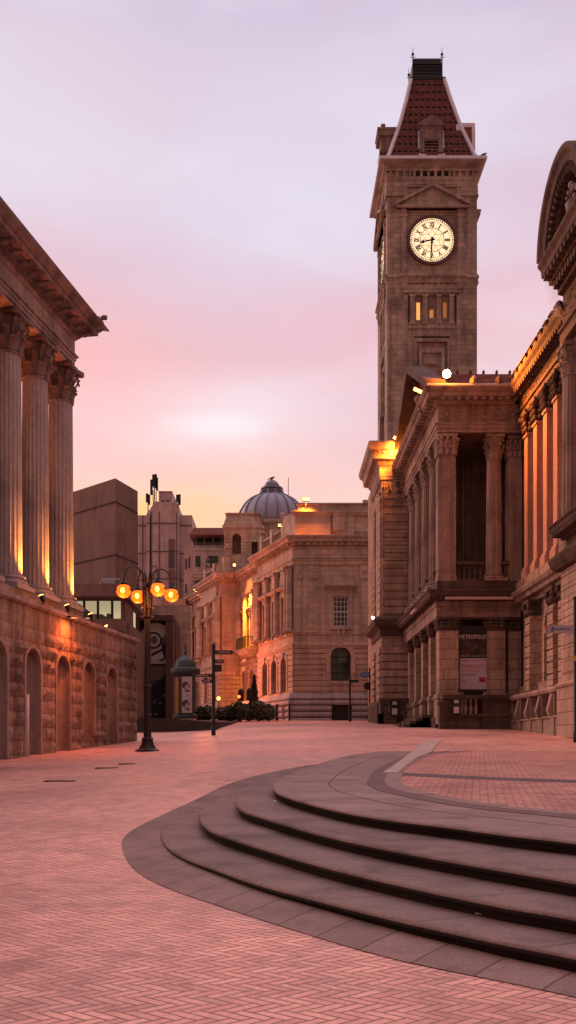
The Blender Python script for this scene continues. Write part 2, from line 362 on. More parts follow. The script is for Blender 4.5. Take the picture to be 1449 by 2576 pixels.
def slabmat(name, col, joint=1.0, jw=.015, dark=.28):
    m, nt, bs = newmat(name)
    uvn = N(nt, 'ShaderNodeUVMap'); s = N(nt, 'ShaderNodeSeparateXYZ'); L(nt, uvn.outputs[0], s.inputs[0])
    t = N(nt, 'ShaderNodeTexCoord')
    q = MATH(nt, 'DIVIDE', s.outputs[0], joint); fl = MATH(nt, 'FLOOR', q); f = MATH(nt, 'SUBTRACT', q, fl)
    dd = MATH(nt, 'MULTIPLY', MATH(nt, 'MINIMUM', f, MATH(nt, 'SUBTRACT', 1, f)), joint)
    wn = N(nt, 'ShaderNodeTexWhiteNoise', noise_dimensions='1D'); L(nt, fl, wn.inputs['W'])
    n1 = N(nt, 'ShaderNodeTexNoise'); L(nt, t.outputs['Object'], n1.inputs['Vector']); n1.inputs['Scale'].default_value = 1.6; n1.inputs['Detail'].default_value = 8; n1.inputs['Roughness'].default_value = .65
    n2 = N(nt, 'ShaderNodeTexNoise'); L(nt, t.outputs['Object'], n2.inputs['Vector']); n2.inputs['Scale'].default_value = 45; n2.inputs['Detail'].default_value = 4
    cc = MIX(nt, wn.outputs[0], tuple(c * .88 for c in col), tuple(c * 1.1 for c in col))
    cc = MIX(nt, 1, cc, RAMP(nt, n1.outputs[0], [(.32, .62), (.5, 1.0), (.75, 1.2)]), 'MULTIPLY')
    cc = MIX(nt, .9, cc, RAMP(nt, n2.outputs[0], [(.3, .68), (.7, 1.22)]), 'MULTIPLY')
    vo = N(nt, 'ShaderNodeTexVoronoi'); L(nt, t.outputs['Object'], vo.inputs['Vector']); vo.inputs['Scale'].default_value = 3.1
    sp = MATH(nt, 'LESS_THAN', vo.outputs['Distance'], .045); cc = MIX(nt, MATH(nt, 'MULTIPLY', sp, .5), cc, (.42, .33, .33))
    mr = N(nt, 'ShaderNodeMapRange'); L(nt, dd, mr.inputs[0]); mr.inputs[1].default_value = jw * .3; mr.inputs[2].default_value = jw; mr.inputs[3].default_value = 1; mr.inputs[4].default_value = 0
    cc = MIX(nt, MATH(nt, 'MULTIPLY', mr.outputs[0], .85), cc, tuple(c * dark for c in col))
    L(nt, cc, bs.inputs['Base Color']); bs.inputs['Roughness'].default_value = .7; bs.inputs['Specular IOR Level'].default_value = .3
    b = N(nt, 'ShaderNodeBump'); b.inputs['Strength'].default_value = .35; b.inputs['Distance'].default_value = .006
    L(nt, MATH(nt, 'SUBTRACT', n2.outputs[0], MATH(nt, 'MULTIPLY', mr.outputs[0], 2)), b.inputs['Height']); L(nt, b.outputs[0], bs.inputs['Normal'])
    return m
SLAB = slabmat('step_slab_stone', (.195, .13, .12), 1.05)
SLABO = slabmat('apron_slab_stone', (.225, .142, .125), .46, .012)
SLABR = slabmat('landing_slab_stone', (.27, .178, .160), .95, .012)
RISER = slabmat('stained_shade_riser', (.026, .018, .016), 1.05, .010, .4)  # stained stone, darker still: shadow under the nosings put into the colour
GUTTER = slabmat('gutter_setts', (.165, .10, .098), .12, .012, .5)
def strip_mesh(name, lines, zf, mat, uoff=0, skew=0):
    """lines: parallel polylines; zf(i, p) height"""
    vs, fs, uvs = [], [], []; n = len(lines[0]); s = [0]
    for a, b in zip(lines[0], lines[0][1:]): s.append(s[-1] + (b - a).length)
    for li, ln in enumerate(lines):
        for k, p in enumerate(ln): vs.append((p.x, p.y, zf(li, p))); uvs.append((s[k] + uoff + skew * li / (len(lines) - 1), li))
    for li in range(len(lines) - 1):
        for k in range(n - 1): fs.append((li * n + k, li * n + k + 1, (li + 1) * n + k + 1, (li + 1) * n + k))
    me = bpy.data.meshes.new(name); me.from_pydata(vs, [], fs); me.materials.append(mat)
    ul = me.uv_layers.new(name='UVMap')
    for lp in me.loops: ul.data[lp.index].uv = uvs[lp.vertex_index]
    me.shade_smooth(); return me
st = thing('curved_steps', (2, 7, -1.4), 'wide curved flight of four grey stone steps with dark risers in the foreground', 'steps')
def putw(name, me, parent):
    o = place(name, me, parent, (0, 0, 0)); return o
for k in range(4):
    c = curves[k]; z0 = CZ[k]
    pl = lambda p: z0 + .04 * p.y
    # bullnose: back under, belly, top
    prof = [(-.010, -.030), (-.009, -.020), (-.003, -.008), (.016, 0.0)]
    wid = 1.9 if k < 3 else 1.55
    lines = [offs(c, a) for a, b in prof] + [offs(c, wid * t) for t in (.25, .5, .75, 1)]
    hs = [b for a, b in prof] + [0, 0, 0, 0]
    o = putw('step_tread', strip_mesh('step_tread', lines, lambda i, p: max(z0 + .04 * p.y, G(p.x, p.y) + .012 if k < 3 else -9) + hs[i], SLAB if k < 3 else SLABR, k * .37, 1.1), st)
    hs2 = [-.029, -.052, -.068, -.074, -.30]; l2 = [offs(c, a) for a in (-.010, -.006, .012, .05, .055)]
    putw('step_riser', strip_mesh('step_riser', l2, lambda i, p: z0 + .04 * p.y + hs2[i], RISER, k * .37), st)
ap = [[outer[i].lerp(curves[0][i] + Vector((.0, 0)), t * 1.06) for i in range(131)] for t in (0, .25, .5, .75, 1)]
putw('apron_slab', strip_mesh('apron_slab', ap, lambda i, p: G(p.x, p.y) + .007, SLABO, 0, .55), st)
# landing: slab ring, gutter, inner brick terrace
c4 = curves[3]
r0, r1, r2, r3 = offs(c4, 1.5), offs(c4, 1.72), offs(c4, 1.74), offs(c4, 2.05)
ring2 = [offs(c4, a) for a in (.86, .875)]
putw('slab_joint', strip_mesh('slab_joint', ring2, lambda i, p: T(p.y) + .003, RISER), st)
putw('gutter', strip_mesh('gutter', [offs(c4, a) for a in (1.46, 1.6, 1.75)], lambda i, p: T(p.y) + (.004, -.004, .004)[i] + .002, GUTTER), st)
ring = strip_mesh('kerb', [offs(c4, a) for a in (1.74, 1.85, 2.0)], lambda i, p: T(p.y) + .008, SLABR, .3)
putw('kerb', ring, st)
TERR = stone('terrace_brick', (.60, .29, .235), .215, .1, .42, .16, .25, .3, .012)
# flat mapping for the terrace bricks
m_ = MATS['terrace_brick']; nt_ = m_.node_tree
brn = [n for n in nt_.nodes if n.type == 'TEX_BRICK'][0]; tcn = [n for n in nt_.nodes if n.type == 'TEX_COORD'][0]
mpn = N(nt_, 'ShaderNodeMapping'); mpn.inputs['Rotation'].default_value = (0, 0, radians(12)); L(nt_, tcn.outputs['Object'], mpn.inputs[0]); L(nt_, mpn.outputs[0], brn.inputs['Vector'])
inner = offs(c4, 1.98)
# polygon of the terrace: fan of quads from the inner curve to a far right line
far = [Vector((14, max(p.y, 3) if p.y < 29 else 29)) for p in inner]
tl = [[inner[i].lerp(far[i], t) for i in range(131)] for t in (0, .2, .45, 1)]
putt = strip_mesh('terrace', tl, lambda i, p: T(p.y) + .002, TERR)
tag(place('terrace', putt, None, (0, 0, 0)), kind='structure')
# dark channel across the terrace and pale stone band
def gsheet(name, pts, zf, mat, thick=.006):
    vs = [(x, y, zf(x, y) + thick) for x, y in pts]
    n = len(vs) // 2; me = bpy.data.meshes.new(name)
    me.from_pydata(vs, [], [(i, i + 1, 2 * n - 2 - i, 2 * n - 1 - i) for i in range(n - 1)]); me.materials.append(mat); return me
def Tt(x, y): return max(T(y), G(x, y))
def Yt(v):   # on the terrace plane
    return 1.134 / ((v - 1885) / FP + .04)
ch = [(990, 1943), (1100, 1949), (1250, 1956), (1449, 1963), (1700, 1972)]
pts = [(ux(u, Yt(v)), Yt(v)) for u, v in ch] + [(ux(u, Yt(v + 7)), Yt(v + 7)) for u, v in reversed(ch)]
DKSETT = simple('dark_sett', (.10, .065, .065), .8, 0, .4, 25)
tag(place('drainage_channel', gsheet('drainage_channel', pts, Tt, DKSETT), None, (0, 0, 0)), kind='structure')
bd = [((962, 1945), (1000, 1945)), ((985, 1930), (1023, 1925)), ((1010, 1912), (1050, 1906)), ((1035, 1893), (1085, 1893))]
PALE = simple('pale_stone_band', (.42, .315, .28), .7, 0, .2, 12)
lft = [(ux(a[0], Yt(a[1])), Yt(a[1])) for a, b in bd]; rgt = [(ux(b[0], Yt(b[1])), Yt(b[1])) for a, b in bd]
def Yg(v): return 1.62 / (.058 - (1885 - v) / FP)
for (a, b, v) in ((1046, 1092, 1882), (1058, 1100, 1872), (1072, 1112, 1862)):
    lft.append((ux(a, Yg(v)), Yg(v))); rgt.append((ux(b, Yg(v)), Yg(v)))
tag(place('pale_paving_band', gsheet('pale_paving_band', lft + rgt[::-1], Tt, PALE, .014), None, (0, 0, 0)), kind='structure')

# ------------------------------------------------------------------ architectural kit
TH = stone('hall_stone', (.37, .285, .275), .9, .42, .5, .14, .5)
THD = stone('hall_shade_stone', (.25, .18, .165), 0, 0, .6, .12, .5)  # hall stone darkened: shade among the modillions put into the colour
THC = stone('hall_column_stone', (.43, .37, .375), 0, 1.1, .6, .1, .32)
ROUGH = stone('rusticated_stone', (.33, .235, .20), 0, 0, .5, .25, .65, 1.0)
CH = stone('council_stone', (.38, .275, .22), 1.0, .42, .6, .14, .4)
CHB = stone('council_banded_stone', (.44, .31, .25), 1.1, .48, .45, .14, .3, .4, .02)
FLU = stone('fluted_stone', (.36, .26, .215), 0, 0, .6, .12, .45)
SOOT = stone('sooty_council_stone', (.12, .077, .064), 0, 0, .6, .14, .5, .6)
CHD = stone('council_shade_stone', (.125, .085, .068), 1.0, .42, .6, .14, .4)  # council stone darkened: shade of recesses and cornices put into the colour
MU = stone('museum_stone', (.56, .405, .335), 1.0, .40, .6, .12, .3, .3)
MUB = stone('museum_banded_stone', (.54, .375, .305), 1.2, .46, .6, .1, .25, .25)
MUP = stone('museum_plinth_stone', (.46, .39, .42), 1.6, .5, .6, .1, .3)
TW = stone('tower_stone', (.39, .315, .27), .85, .40, .5, .17, .38, msize=.016)
TWD = stone('tower_dark_stone', (.24, .185, .165), .85, .40, .6, .15, .4)

def leafcap(r, h, k=8, ab=1.45):
    """corinthian capital: bell, two rings of curling leaves, corner volutes, abacus"""
    b = MB()
    b.lathe([(r * 1.08, 0), (r * 1.08, h * .05), (r * .95, h * .07), (r * .95, h * .5), (r * 1.1, h * .75), (r * 1.28, h * .86)], n=24)
    def leaf(a, z0, z1, w, out):
        for t0, t1 in ((0, .35), (.35, .7), (.7, .9), (.9, 1.0)):
            def pr(t): return r * (.97 + out * t ** 2.2), z0 + (z1 - z0) * (t if t < .9 else .9 - (t - .9) * 1.5)
            q = []
            for t in (t0, t1):
                rr, z = pr(t); ww = w * (1 - .25 * t)
                for s_ in (-1, 1):
                    for dr in (0, .10 * r):
                        q.append(((rr + dr * (1 if s_ else 0)) * cos(a) - s_ * ww * sin(a), (rr + dr) * sin(a) + s_ * ww * cos(a), z))
            b.loft([[q[0], q[1], q[3], q[2]], [q[4], q[5], q[7], q[6]]])
    for i in range(k): leaf(2 * pi * i / k, h * .06, h * .42, r * .30, .34)
    for i in range(k): leaf(2 * pi * (i + .5) / k, h * .08, h * .68, r * .27, .50)
    for i in range(4):
        a = pi / 4 + pi / 2 * i
        c = Vector((cos(a), sin(a), 0)) * r * 1.45
        b.tube([(cos(a) * r * .95, sin(a) * r * .95, h * .5), (cos(a) * r * 1.2, sin(a) * r * 1.2, h * .7), (cos(a) * r * 1.5, sin(a) * r * 1.5, h * .84), (cos(a) * r * 1.62, sin(a) * r * 1.62, h * .76), (cos(a) * r * 1.5, sin(a) * r * 1.5, h * .70)], r * .13, 6)
        a2 = pi / 2 * i; b.sphere((cos(a2) * r * 1.25, sin(a2) * r * 1.25, h * .88), r * .16, 8, 6)
    pts = []
    for i in range(4):
        a = pi / 4 + pi / 2 * i; R = r * ab * 1.22
        pts += [(R * cos(a - .09), R * sin(a - .09)), (R * cos(a + .09), R * sin(a + .09))]
        for t in (.3, .5, .7):
            a2 = a + pi / 2 * t; RR = r * (1.24 if t == .5 else 1.32); pts.append((RR * cos(a2), RR * sin(a2)))
    b.prism(pts, h * .88, h * .985); b.prism([(x * .97, y * .97) for x, y in pts], h * .985, h)
    return b
def colshaft(r, h, flutes=True, base=True, taper=.86, n=80):
    b = MB(); z0 = 0
    if base:
        b.box(-r * 1.4, r * 1.4, -r * 1.4, r * 1.4, 0, r * .35)
        b.lathe([(r * 1.36, r * .35), (r * 1.42, r * .45), (r * 1.36, r * .6), (r * 1.15, r * .65), (r * 1.12, r * .75), (r * 1.25, r * .82), (r * 1.22, r * .95), (r * 1.03, r * 1.0)], n=28); z0 = r * 1.0
    prof = []
    for j in range(9):
        t = j / 8; prof.append((r * (1 - (1 - taper) * t ** 1.7), z0 + (h - z0) * t))
    b.lathe(prof, n=n, fl=.085 if flutes else 0)
    return b
def sqpier(w, d, h, flutes=4):
    """square pier, fluted on all faces, origin bottom centre"""
    b = MB(); b.box(-w / 2 * 1.14, w / 2 * 1.14, -d / 2 * 1.14, d / 2 * 1.14, 0, w * .3)
    b.box(-w / 2 * 1.06, w / 2 * 1.06, -d / 2 * 1.06, d / 2 * 1.06, w * .3, w * .5)
    b.box(-w / 2, w / 2, -d / 2, d / 2, w * .5, h)
    if flutes:
        for i in range(flutes + 1):
            t = -.42 + .84 * i / flutes; ww = .055
            b.box((t - ww) * w, (t + ww) * w, -d / 2 - .03, d / 2 + .03, w * .6, h - .1)
            b.box(-w / 2 - .03, w / 2 + .03, (t - ww) * d, (t + ww) * d, w * .6, h - .1)
    return b
def baluster_mb(h, r):
    return MB().lathe([(r * .9, 0), (r * .9, h * .08), (r * .5, h * .12), (r * .95, h * .3), (r * 1.0, h * .4), (r * .5, h * .7), (r * .45, h * .8), (r * .8, h * .9), (r * .85, h)], n=10)
def frame_x(ox, oy, ang):
    """frame: s along direction ang, d to the right-hand side of it (into the wall), z up"""
    e = (cos(ang), sin(ang)); q = (sin(ang), -cos(ang))
    return lambda s, d, z: (ox + e[0] * s + q[0] * d, oy + e[1] * s + q[1] * d, z)
def wallmb(b, s0, s1, z0, z1, ops, d0=0, thick=.5):
    """wall with openings (a,b,za,zb,arch); faces at d0 and solid behind"""
    ops = [(max(o[0], s0), min(o[1], s1), max(o[2], z0), min(o[3], z1), len(o) > 4 and o[4] and o[3] <= z1) for o in ops if o[2] < z1 - .01 and o[3] > z0 + .01 and o[0] < s1 and o[1] > s0]
    S = sorted({s0, s1, *[x for o in ops for x in o[:2]]}); Z = sorted({z0, z1, *[x for o in ops for x in o[2:4]]})
    for i in range(len(S) - 1):
        run = None
        for j in range(len(Z) - 1):
            cs, cz = (S[i] + S[i + 1]) / 2, (Z[j] + Z[j + 1]) / 2
            hole = any(o[0] < cs < o[1] and o[2] < cz < o[3] for o in ops)
            if not hole: run = [Z[j], Z[j + 1]] if run is None else [run[0], Z[j + 1]]
            if (hole or j == len(Z) - 2) and run: b.box(S[i], S[i + 1], d0, d0 + thick, run[0], run[1]); run = None
    for o in ops:
        if len(o) > 4 and o[4]:
            a, c, za, zb = o[:4]; r = (c - a) / 2; m = (a + c) / 2; n = 8
            for sgn in (-1, 1):
                arc = [(m + sgn * r * cos(pi / 2 * k / n), zb - r + r * sin(pi / 2 * k / n)) for k in range(n + 1)]
                cor = (m + sgn * r, zb)
                for k in range(n):
                    q = [cor, arc[k], arc[k + 1]]
                    b.loft([[(x, d0 + .002, z) for x, z in q], [(x, d0 + thick - .002, z) for x, z in q]])
def courses(b, s0, s1, z0, z1, h, ops, d0=0, proud=.05, gap=.06, block=0):
    z = z0
    row = 0
    while z < z1 - .02:
        t = min(z + h - gap, z1); zc = (z + t) / 2; seg = [(s0, s1)]
        for o in ops:
            a, c, za, zb = o[:4]
            if za - .02 < zc < zb + .02:
                if len(o) > 4 and o[4]:
                    r = (c - a) / 2; m = (a + c) / 2; dz = zc - (zb - r)
                    hw = r if dz <= 0 else sqrt(max(0, r * r - dz * dz)); a, c = m - hw - .08, m + hw + .08
                ns_ = []
                for p, q in seg:
                    if c <= p or a >= q: ns_.append((p, q)); continue
                    if a > p: ns_.append((p, a))
                    if c < q: ns_.append((c, q))
                seg = ns_
        for p, q in seg:
            if q - p > .04: b.box(p, q, d0 - proud, d0 + .01, z, t)
        z += h; row += 1
def archring(b, m, zc, r, w, d0, proud, n=12, key=True, jamb=None):
    for k in range(n):
        a0, a1 = pi * k / n, pi * (k + 1) / n
        q = [(m + R * cos(a), zc + R * sin(a)) for R, a in ((r, a0), (r + w, a0), (r + w, a1), (r, a1))]
        b.loft([[(x, d0 - proud, z) for x, z in q], [(x, d0 + .1, z) for x, z in q]])
    if jamb is not None:
        b.box(m - r - w, m - r, d0 - proud, d0 + .1, jamb, zc); b.box(m + r, m + r + w, d0 - proud, d0 + .1, jamb, zc)
    if key: b.box(m - w * .45, m + w * .45, d0 - proud * 1.8, d0 + .1, zc + r - .05, zc + r + w * 1.35)
def window(parent, F, s0, s1, z0, z1, d, arch=False, mat=WHITEP, glass=GLASS, nx_=3, nz=4, fw=.06, bar=.03):
    b = MB(F); r = (s1 - s0) / 2; m = (s0 + s1) / 2
    zt = z1 - r if arch else z1
    b.box(s0, s0 + fw, d - .04, d + .04, z0, zt); b.box(s1 - fw, s1, d - .04, d + .04, z0, zt); b.box(s0 + fw, s1 - fw, d - .04, d + .04, z0, z0 + fw)
    if arch:
        archring(b, m, zt, r - fw, fw, d + .04, .08, 10, False)
        b.box(s0 + fw, s1 - fw, d - .035, d + .035, zt - fw / 2, zt + fw / 2)
    else: b.box(s0 + fw, s1 - fw, d - .04, d + .04, z1 - fw, z1)
    for i in range(1, nx_): x = s0 + (s1 - s0) * i / nx_; b.box(x - bar / 2, x + bar / 2, d - .02, d + .03, z0 + fw, (z1 - .25 * r if arch else z1 - fw))
    for i in range(1, nz): z = z0 + (zt - z0) * i / nz; hh = bar / 2 * (2.2 if i == nz // 2 else 1); b.box(s0 + fw, s1 - fw, d - .022, d + .032, z - hh, z + hh)
    o = b.build('window', mat, parent)
    g = MB(F); g.box(s0 + .01, s1 - .01, d + .05, d + .07, z0 + .01, zt if arch else z1 - .01)
    if arch: g.ext_y([(m + (r - .01) * cos(pi * k / 12), zt + .002 + (r - .01) * sin(pi * k / 12)) for k in range(13)], d + .05, d + .07)
    g.build('pane', glass, o); return o
def cornice_prof(z0, z1, out, base=0):
    h = z1 - z0
    return [(base + .02, z0), (base - out * .25, z0 + h * .05), (base - out * .3, z0 + h * .3), (base - out * .75, z0 + h * .42), (base - out * .78, z0 + h * .62), (base - out, z0 + h * .8), (base - out, z1), (base + .02, z1)]
def dentils(b, s0, s1, d0, d1, z0, z1, step, w):
    n = max(1, int((s1 - s0) / step)); st_ = (s1 - s0) / n
    for i in range(n): c = s0 + (i + .5) * st_; b.box(c - w / 2, c + w / 2, d0, d1, z0, z1)
def lump(b, c, s, n=10, seed=0, k=1.0):
    """carved ornament: a cluster of small knobs"""
    rnd = random.Random(seed)
    for i in range(n):
        r = rnd.uniform(.25, .5) * min(s)
        b.sphere((c[0] + rnd.uniform(-1, 1) * (s[0] - r) * k, c[1] + rnd.uniform(-1, 1) * (s[1]) * .6, c[2] + rnd.uniform(-1, 1) * (s[2] - r)), r, 7, 5)

# ------------------------------------------------------------------ Town hall on its rusticated podium (left)
ang = atan2(.984, .177)
HO = (-5.57, 38.0)
def FH(s, d, z): return (HO[0] + .177 * s - .984 * d, HO[1] + .984 * s + .177 * d, z)
hall = thing('town_hall', (HO[0], HO[1], .3), 'classical hall with fluted columns standing on a rough stone podium, at the left edge', 'building')
NICHE = [-14.1, -11.85, -9.6, -7.34, -5.08, -2.8]; NW = 1.06; NT = 3.05
niches = []
for c in NICHE:
    x, y, _ = FH(c, 0, 0); niches.append((c - NW / 2, c + NW / 2, G(x, y) + .12 if c > -6 else G(x, y) - .6, NT, True))
S0 = -19.0
b = MB(FH); wallmb(b, S0, 0, -1.6, 4.28, niches, .06, .6)
b.box(S0, 0, 1.3, 12, -1.5, 4.3); b.box(S0, -.02, .64, 1.32, -1.5, 4.25)
NICHEM = stone('smooth_niche_stone', (.33, .245, .22), 0, 0, .6, .1, .35)
b.build('podium_wall', ROUGH, hall); b = MB(FH)
for o in niches:   # splayed smooth jambs and curved back of each niche
    m = (o[0] + o[1]) / 2; r = NW / 2
    ring = [(m - r * cos(pi * k / 8), .10 + .42 * sin(pi * k / 8)) for k in range(9)]
    b.loft([[(s, d, -1.4) for s, d in ring] + [(m + r, .63, -1.4), (m - r, .63, -1.4)], [(s, d, NT) for s, d in ring] + [(m + r, .63, NT), (m - r, .63, NT)]])
for o in niches:
    archring(b, (o[0] + o[1]) / 2, NT - NW / 2 - .01, NW / 2 - .02, .12, .04, .03, 14, False, o[2] + .3)
b.build('niche_lining', NICHEM, hall)
# rock-faced blocks
def rockblock(b, s0, s1, z0, z1, d, amp, seed):
    nx_, nz = max(3, int((s1 - s0) / .12)), 5; g = .012; ids = {}
    for j in range(nz + 1):
        for i in range(nx_ + 1):
            u, v = i / nx_, j / nz; e = min(u, 1 - u) * (s1 - s0) * 6; e2 = min(v, 1 - v) * (z1 - z0) * 6
            m = min(1, e) * min(1, e2)
            nn = mnoise.noise(Vector((s0 * 3 + u * (s1 - s0) * 4.5 + seed * 7.1, z0 * 3 + v * 2.2, seed)))
            nn += .5 * mnoise.noise(Vector((s0 * 7 + u * (s1 - s0) * 11, z0 * 5 + v * 5, seed + 3.3)))
            ids[i, j] = b.P(s0 + g + u * (s1 - s0 - 2 * g), d - m * (amp * (.65 + nn * 1.0)) - .005, z0 + g + v * (z1 - z0 - 2 * g))
    for j in range(nz):
        for i in range(nx_): b.f.append([ids[i, j], ids[i + 1, j], ids[i + 1, j + 1], ids[i, j + 1]])
    bk = [b.P(s, d + .1, z) for s, z in ((s0 + g, z0 + g), (s1 - g, z0 + g), (s1 - g, z1 - g), (s0 + g, z1 - g))]
    for e, (p, q) in (([ids[i, 0] for i in range(nx_ + 1)], (bk[0], bk[1])), ([ids[nx_, j] for j in range(nz + 1)], (bk[1], bk[2])), ([ids[nx_ - i, nz] for i in range(nx_ + 1)], (bk[2], bk[3])), ([ids[0, nz - j] for j in range(nz + 1)], (bk[3], bk[0]))):
        b.f.append(list(e) + [q, p])
b = MB(FH); z = -1.42; row = 0; rnd = random.Random(3)
while z < 3.6:
    h = .42; t = z + h; segs = [(S0, -.0)]
    for a, c, za, zb, _ in niches:
        m = (a + c) / 2; r = NW / 2; dz = z + h / 2 - (NT - r)
        if zb + .17 < z + h * .5 or z + h / 2 < za: continue
        hw = (r if dz < 0 else sqrt(max(0, r * r - dz * dz))) + .05
        if dz > -.1: hw = max(hw, sqrt(max(0, (r + .09) ** 2 - dz * dz)))
        sg = []
        for p, q in segs:
            if m + hw <= p or m - hw >= q: sg.append((p, q)); continue
            if m - hw > p: sg.append((p, m - hw))
            if m + hw < q: sg.append((m + hw, q))
        segs = sg
    for p, q in segs:
        n = max(1, round((q - p) / .72)); w_ = (q - p) / n; cuts = [p]
        for i in range(1, n): cuts.append(p + w_ * i + (.18 if row % 2 else -.18) * w_ + rnd.uniform(-.08, .08))
        cuts.append(q)
        for a, c in zip(cuts, cuts[1:]):
            if c - a > .06: rockblock(b, a, c, z, t, .05, rnd.choice((.05, .08, .11, .14)) * min(1, (c - a) / .5), rnd.random() * 50)
    z = t; row += 1
s = S0                                  # top course of long flat blocks
while s < -.3:
    e = min(s + rnd.uniform(1.2, 1.9), 0); e = 0 if e > -.5 else e
    rockblock(b, s, e, 3.62, 4.24, .05, .05, rnd.random() * 50); s = e
# far return face of the podium, same blocks
F2 = lambda s, d, z: FH(0 - d, s, z)
b2 = MB(F2); z = -1.42; row = 0
while z < 4.2:
    h = .42 if z < 3.6 else .62; s = .0 if row % 2 else -.0
    while s < 5.8: e = s + (.5 if (row % 2 and s < .1) else .85); rockblock(b2, s, e, z, z + h, .0, .05, rnd.random() * 50); s = e
    z += h; row += 1
b.v += [tuple(v) for v in b2.v]; off = len(b.v) - len(b2.v); b.f += [[i + off for i in f] for f in b2.f]
b.build('podium_blocks', ROUGH, hall, autos=40)
b = MB(FH); b.box(S0, .06, -.09, 1.4, 4.285, 4.40); b.box(S0, .03, -.04, 1.4, 4.24, 4.287); b.build('podium_coping', TH, hall)
b = MB(FH); b.box(S0, -4.0, .38, 8, 4.40, 4.62); b.box(S0, -4.25, .55, 8, 4.62, 4.84); b.build('stylobate', TH, hall)
def tube_thing(): pass
# columns
CR = .44; CB, CT = 4.84, 13.24; CAPH = 1.25
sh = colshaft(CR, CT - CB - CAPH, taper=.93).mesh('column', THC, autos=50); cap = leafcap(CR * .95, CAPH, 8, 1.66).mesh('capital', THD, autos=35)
HCOL = [-5.15, -7.22, -9.2, -11.25, -13.3, -15.35]
for i, s in enumerate(HCOL):
    p = FH(s, 1.05, CB); c = place('column', sh, hall, p, ang)
    if i < 4: place('capital', cap, c, (p[0], p[1], CT - CAPH), 0)
for i in range(2):      # return columns of the end front, hidden from the lens but standing
    p = FH(-5.15, 3.2 + 2.1 * i + 3.5, CB); c = place('column', sh, hall, p, ang); place('capital', cap, c, (p[0], p[1], CT - CAPH), 0)
b = MB(FH); wallmb(b, S0, -7.6, 4.6, 13.2, [], 6.2, .5); b.build('inner_wall', TH, hall)
b = MB(FH); b.box(S0, -4.6, .64, 9, 13.26, 13.4); b.build('portico_ceiling', TH, hall)
# entablature (profile in d,z; extruded along s, with a return along the end)
def hz(z): return 13.24 + (z - 13.24) * .34 / .52 if z < 13.76 else (13.58 + (z - 13.76) * .68 / .80 if z < 14.56 else 14.26 + (z - 14.56) * .62)
def hd(d): return .56 - (.56 - d) * (.68 if d < .45 else 1)
def entab(b, prof, s0, s1, d_end):
    rows = []
    for d, z in prof: rows.append((hd(d), hz(z)))
    A = [(s0, d, z) for d, z in rows]; B = [(s1 - (d - .5), d, z) for d, z in rows]; C = [(s1 - (d - .5), d_end, z) for d, z in rows]
    n = len(rows); ia = [b.P(*p) for p in A]; ib = [b.P(*p) for p in B]; ic = [b.P(*p) for p in C]
    for X, Y in ((ia, ib), (ib, ic)):
        for k in range(n - 1): b.f.append([X[k], X[k + 1], Y[k + 1], Y[k]])
SE = -5.0
b = MB(FH); entab(b, [(.75, 13.24), (.60, 13.24), (.60, 13.40), (.56, 13.40), (.56, 13.58), (.52, 13.60), (.52, 13.76)], S0, SE, 9)
b.box(S0, SE + .0, .62, 1.5, 13.241, 13.7); b.build('architrave', TH, hall)
b = MB(FH); entab(b, [(.50, 13.76), (.42, 13.78), (.40, 13.84), (.56, 13.90), (.56, 14.46), (.50, 14.50), (.44, 14.56), (.60, 14.56)], S0, SE, 9); b.build('frieze', TH, hall)
b = MB(FH); entab(b, [(.50, 14.56), (.36, 14.60), (.36, 14.82), (.28, 14.86), (.28, 14.98), (-.30, 15.02), (-.34, 15.04), (-.36, 15.24), (-.42, 15.26), (-.60, 15.50), (-.64, 15.58), (-.64, 15.64), (.6, 15.8)], S0, SE, 9)
b.box(S0, SE - .1, .3, 9, hz(15.0), hz(15.5))
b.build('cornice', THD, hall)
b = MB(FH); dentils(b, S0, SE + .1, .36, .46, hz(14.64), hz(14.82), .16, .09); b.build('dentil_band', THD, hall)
mo = MB(); mo.ext_x([(0, 0), (-.50, .02), (-.52, .07), (-.36, .0 - .02), (-.2, -.10), (0, -.13)], -.11, .11); mo.box(-.14, .14, -.56, 0, .07, .10); mo.sphere((0, -.46, .0), .085, 8, 6)
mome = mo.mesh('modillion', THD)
s = SE + .2; k = 0
while s > -14.5:
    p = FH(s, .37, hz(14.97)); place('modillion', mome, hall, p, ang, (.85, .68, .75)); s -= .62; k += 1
b = MB(FH); b.ext_x([(hd(-.62), hz(15.645)), (hd(-.68), hz(15.68)), (hd(-.60), hz(15.74)), (.5, hz(16.1)), (.5, hz(15.9))], S0, SE + 1.1); b.build('roof_edge', LEAD, hall)
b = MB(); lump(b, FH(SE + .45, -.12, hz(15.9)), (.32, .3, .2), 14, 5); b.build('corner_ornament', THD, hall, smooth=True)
# white pipe in the second niche
b = MB(); p = FH(-9.6 - .46, .02, 0); b.tube([(p[0], p[1], -.6), (p[0], p[1], 1.62)], .07, 8); b.build('drainpipe', simple('pipe_paint', (.50, .42, .46), .5), hall, smooth=True)
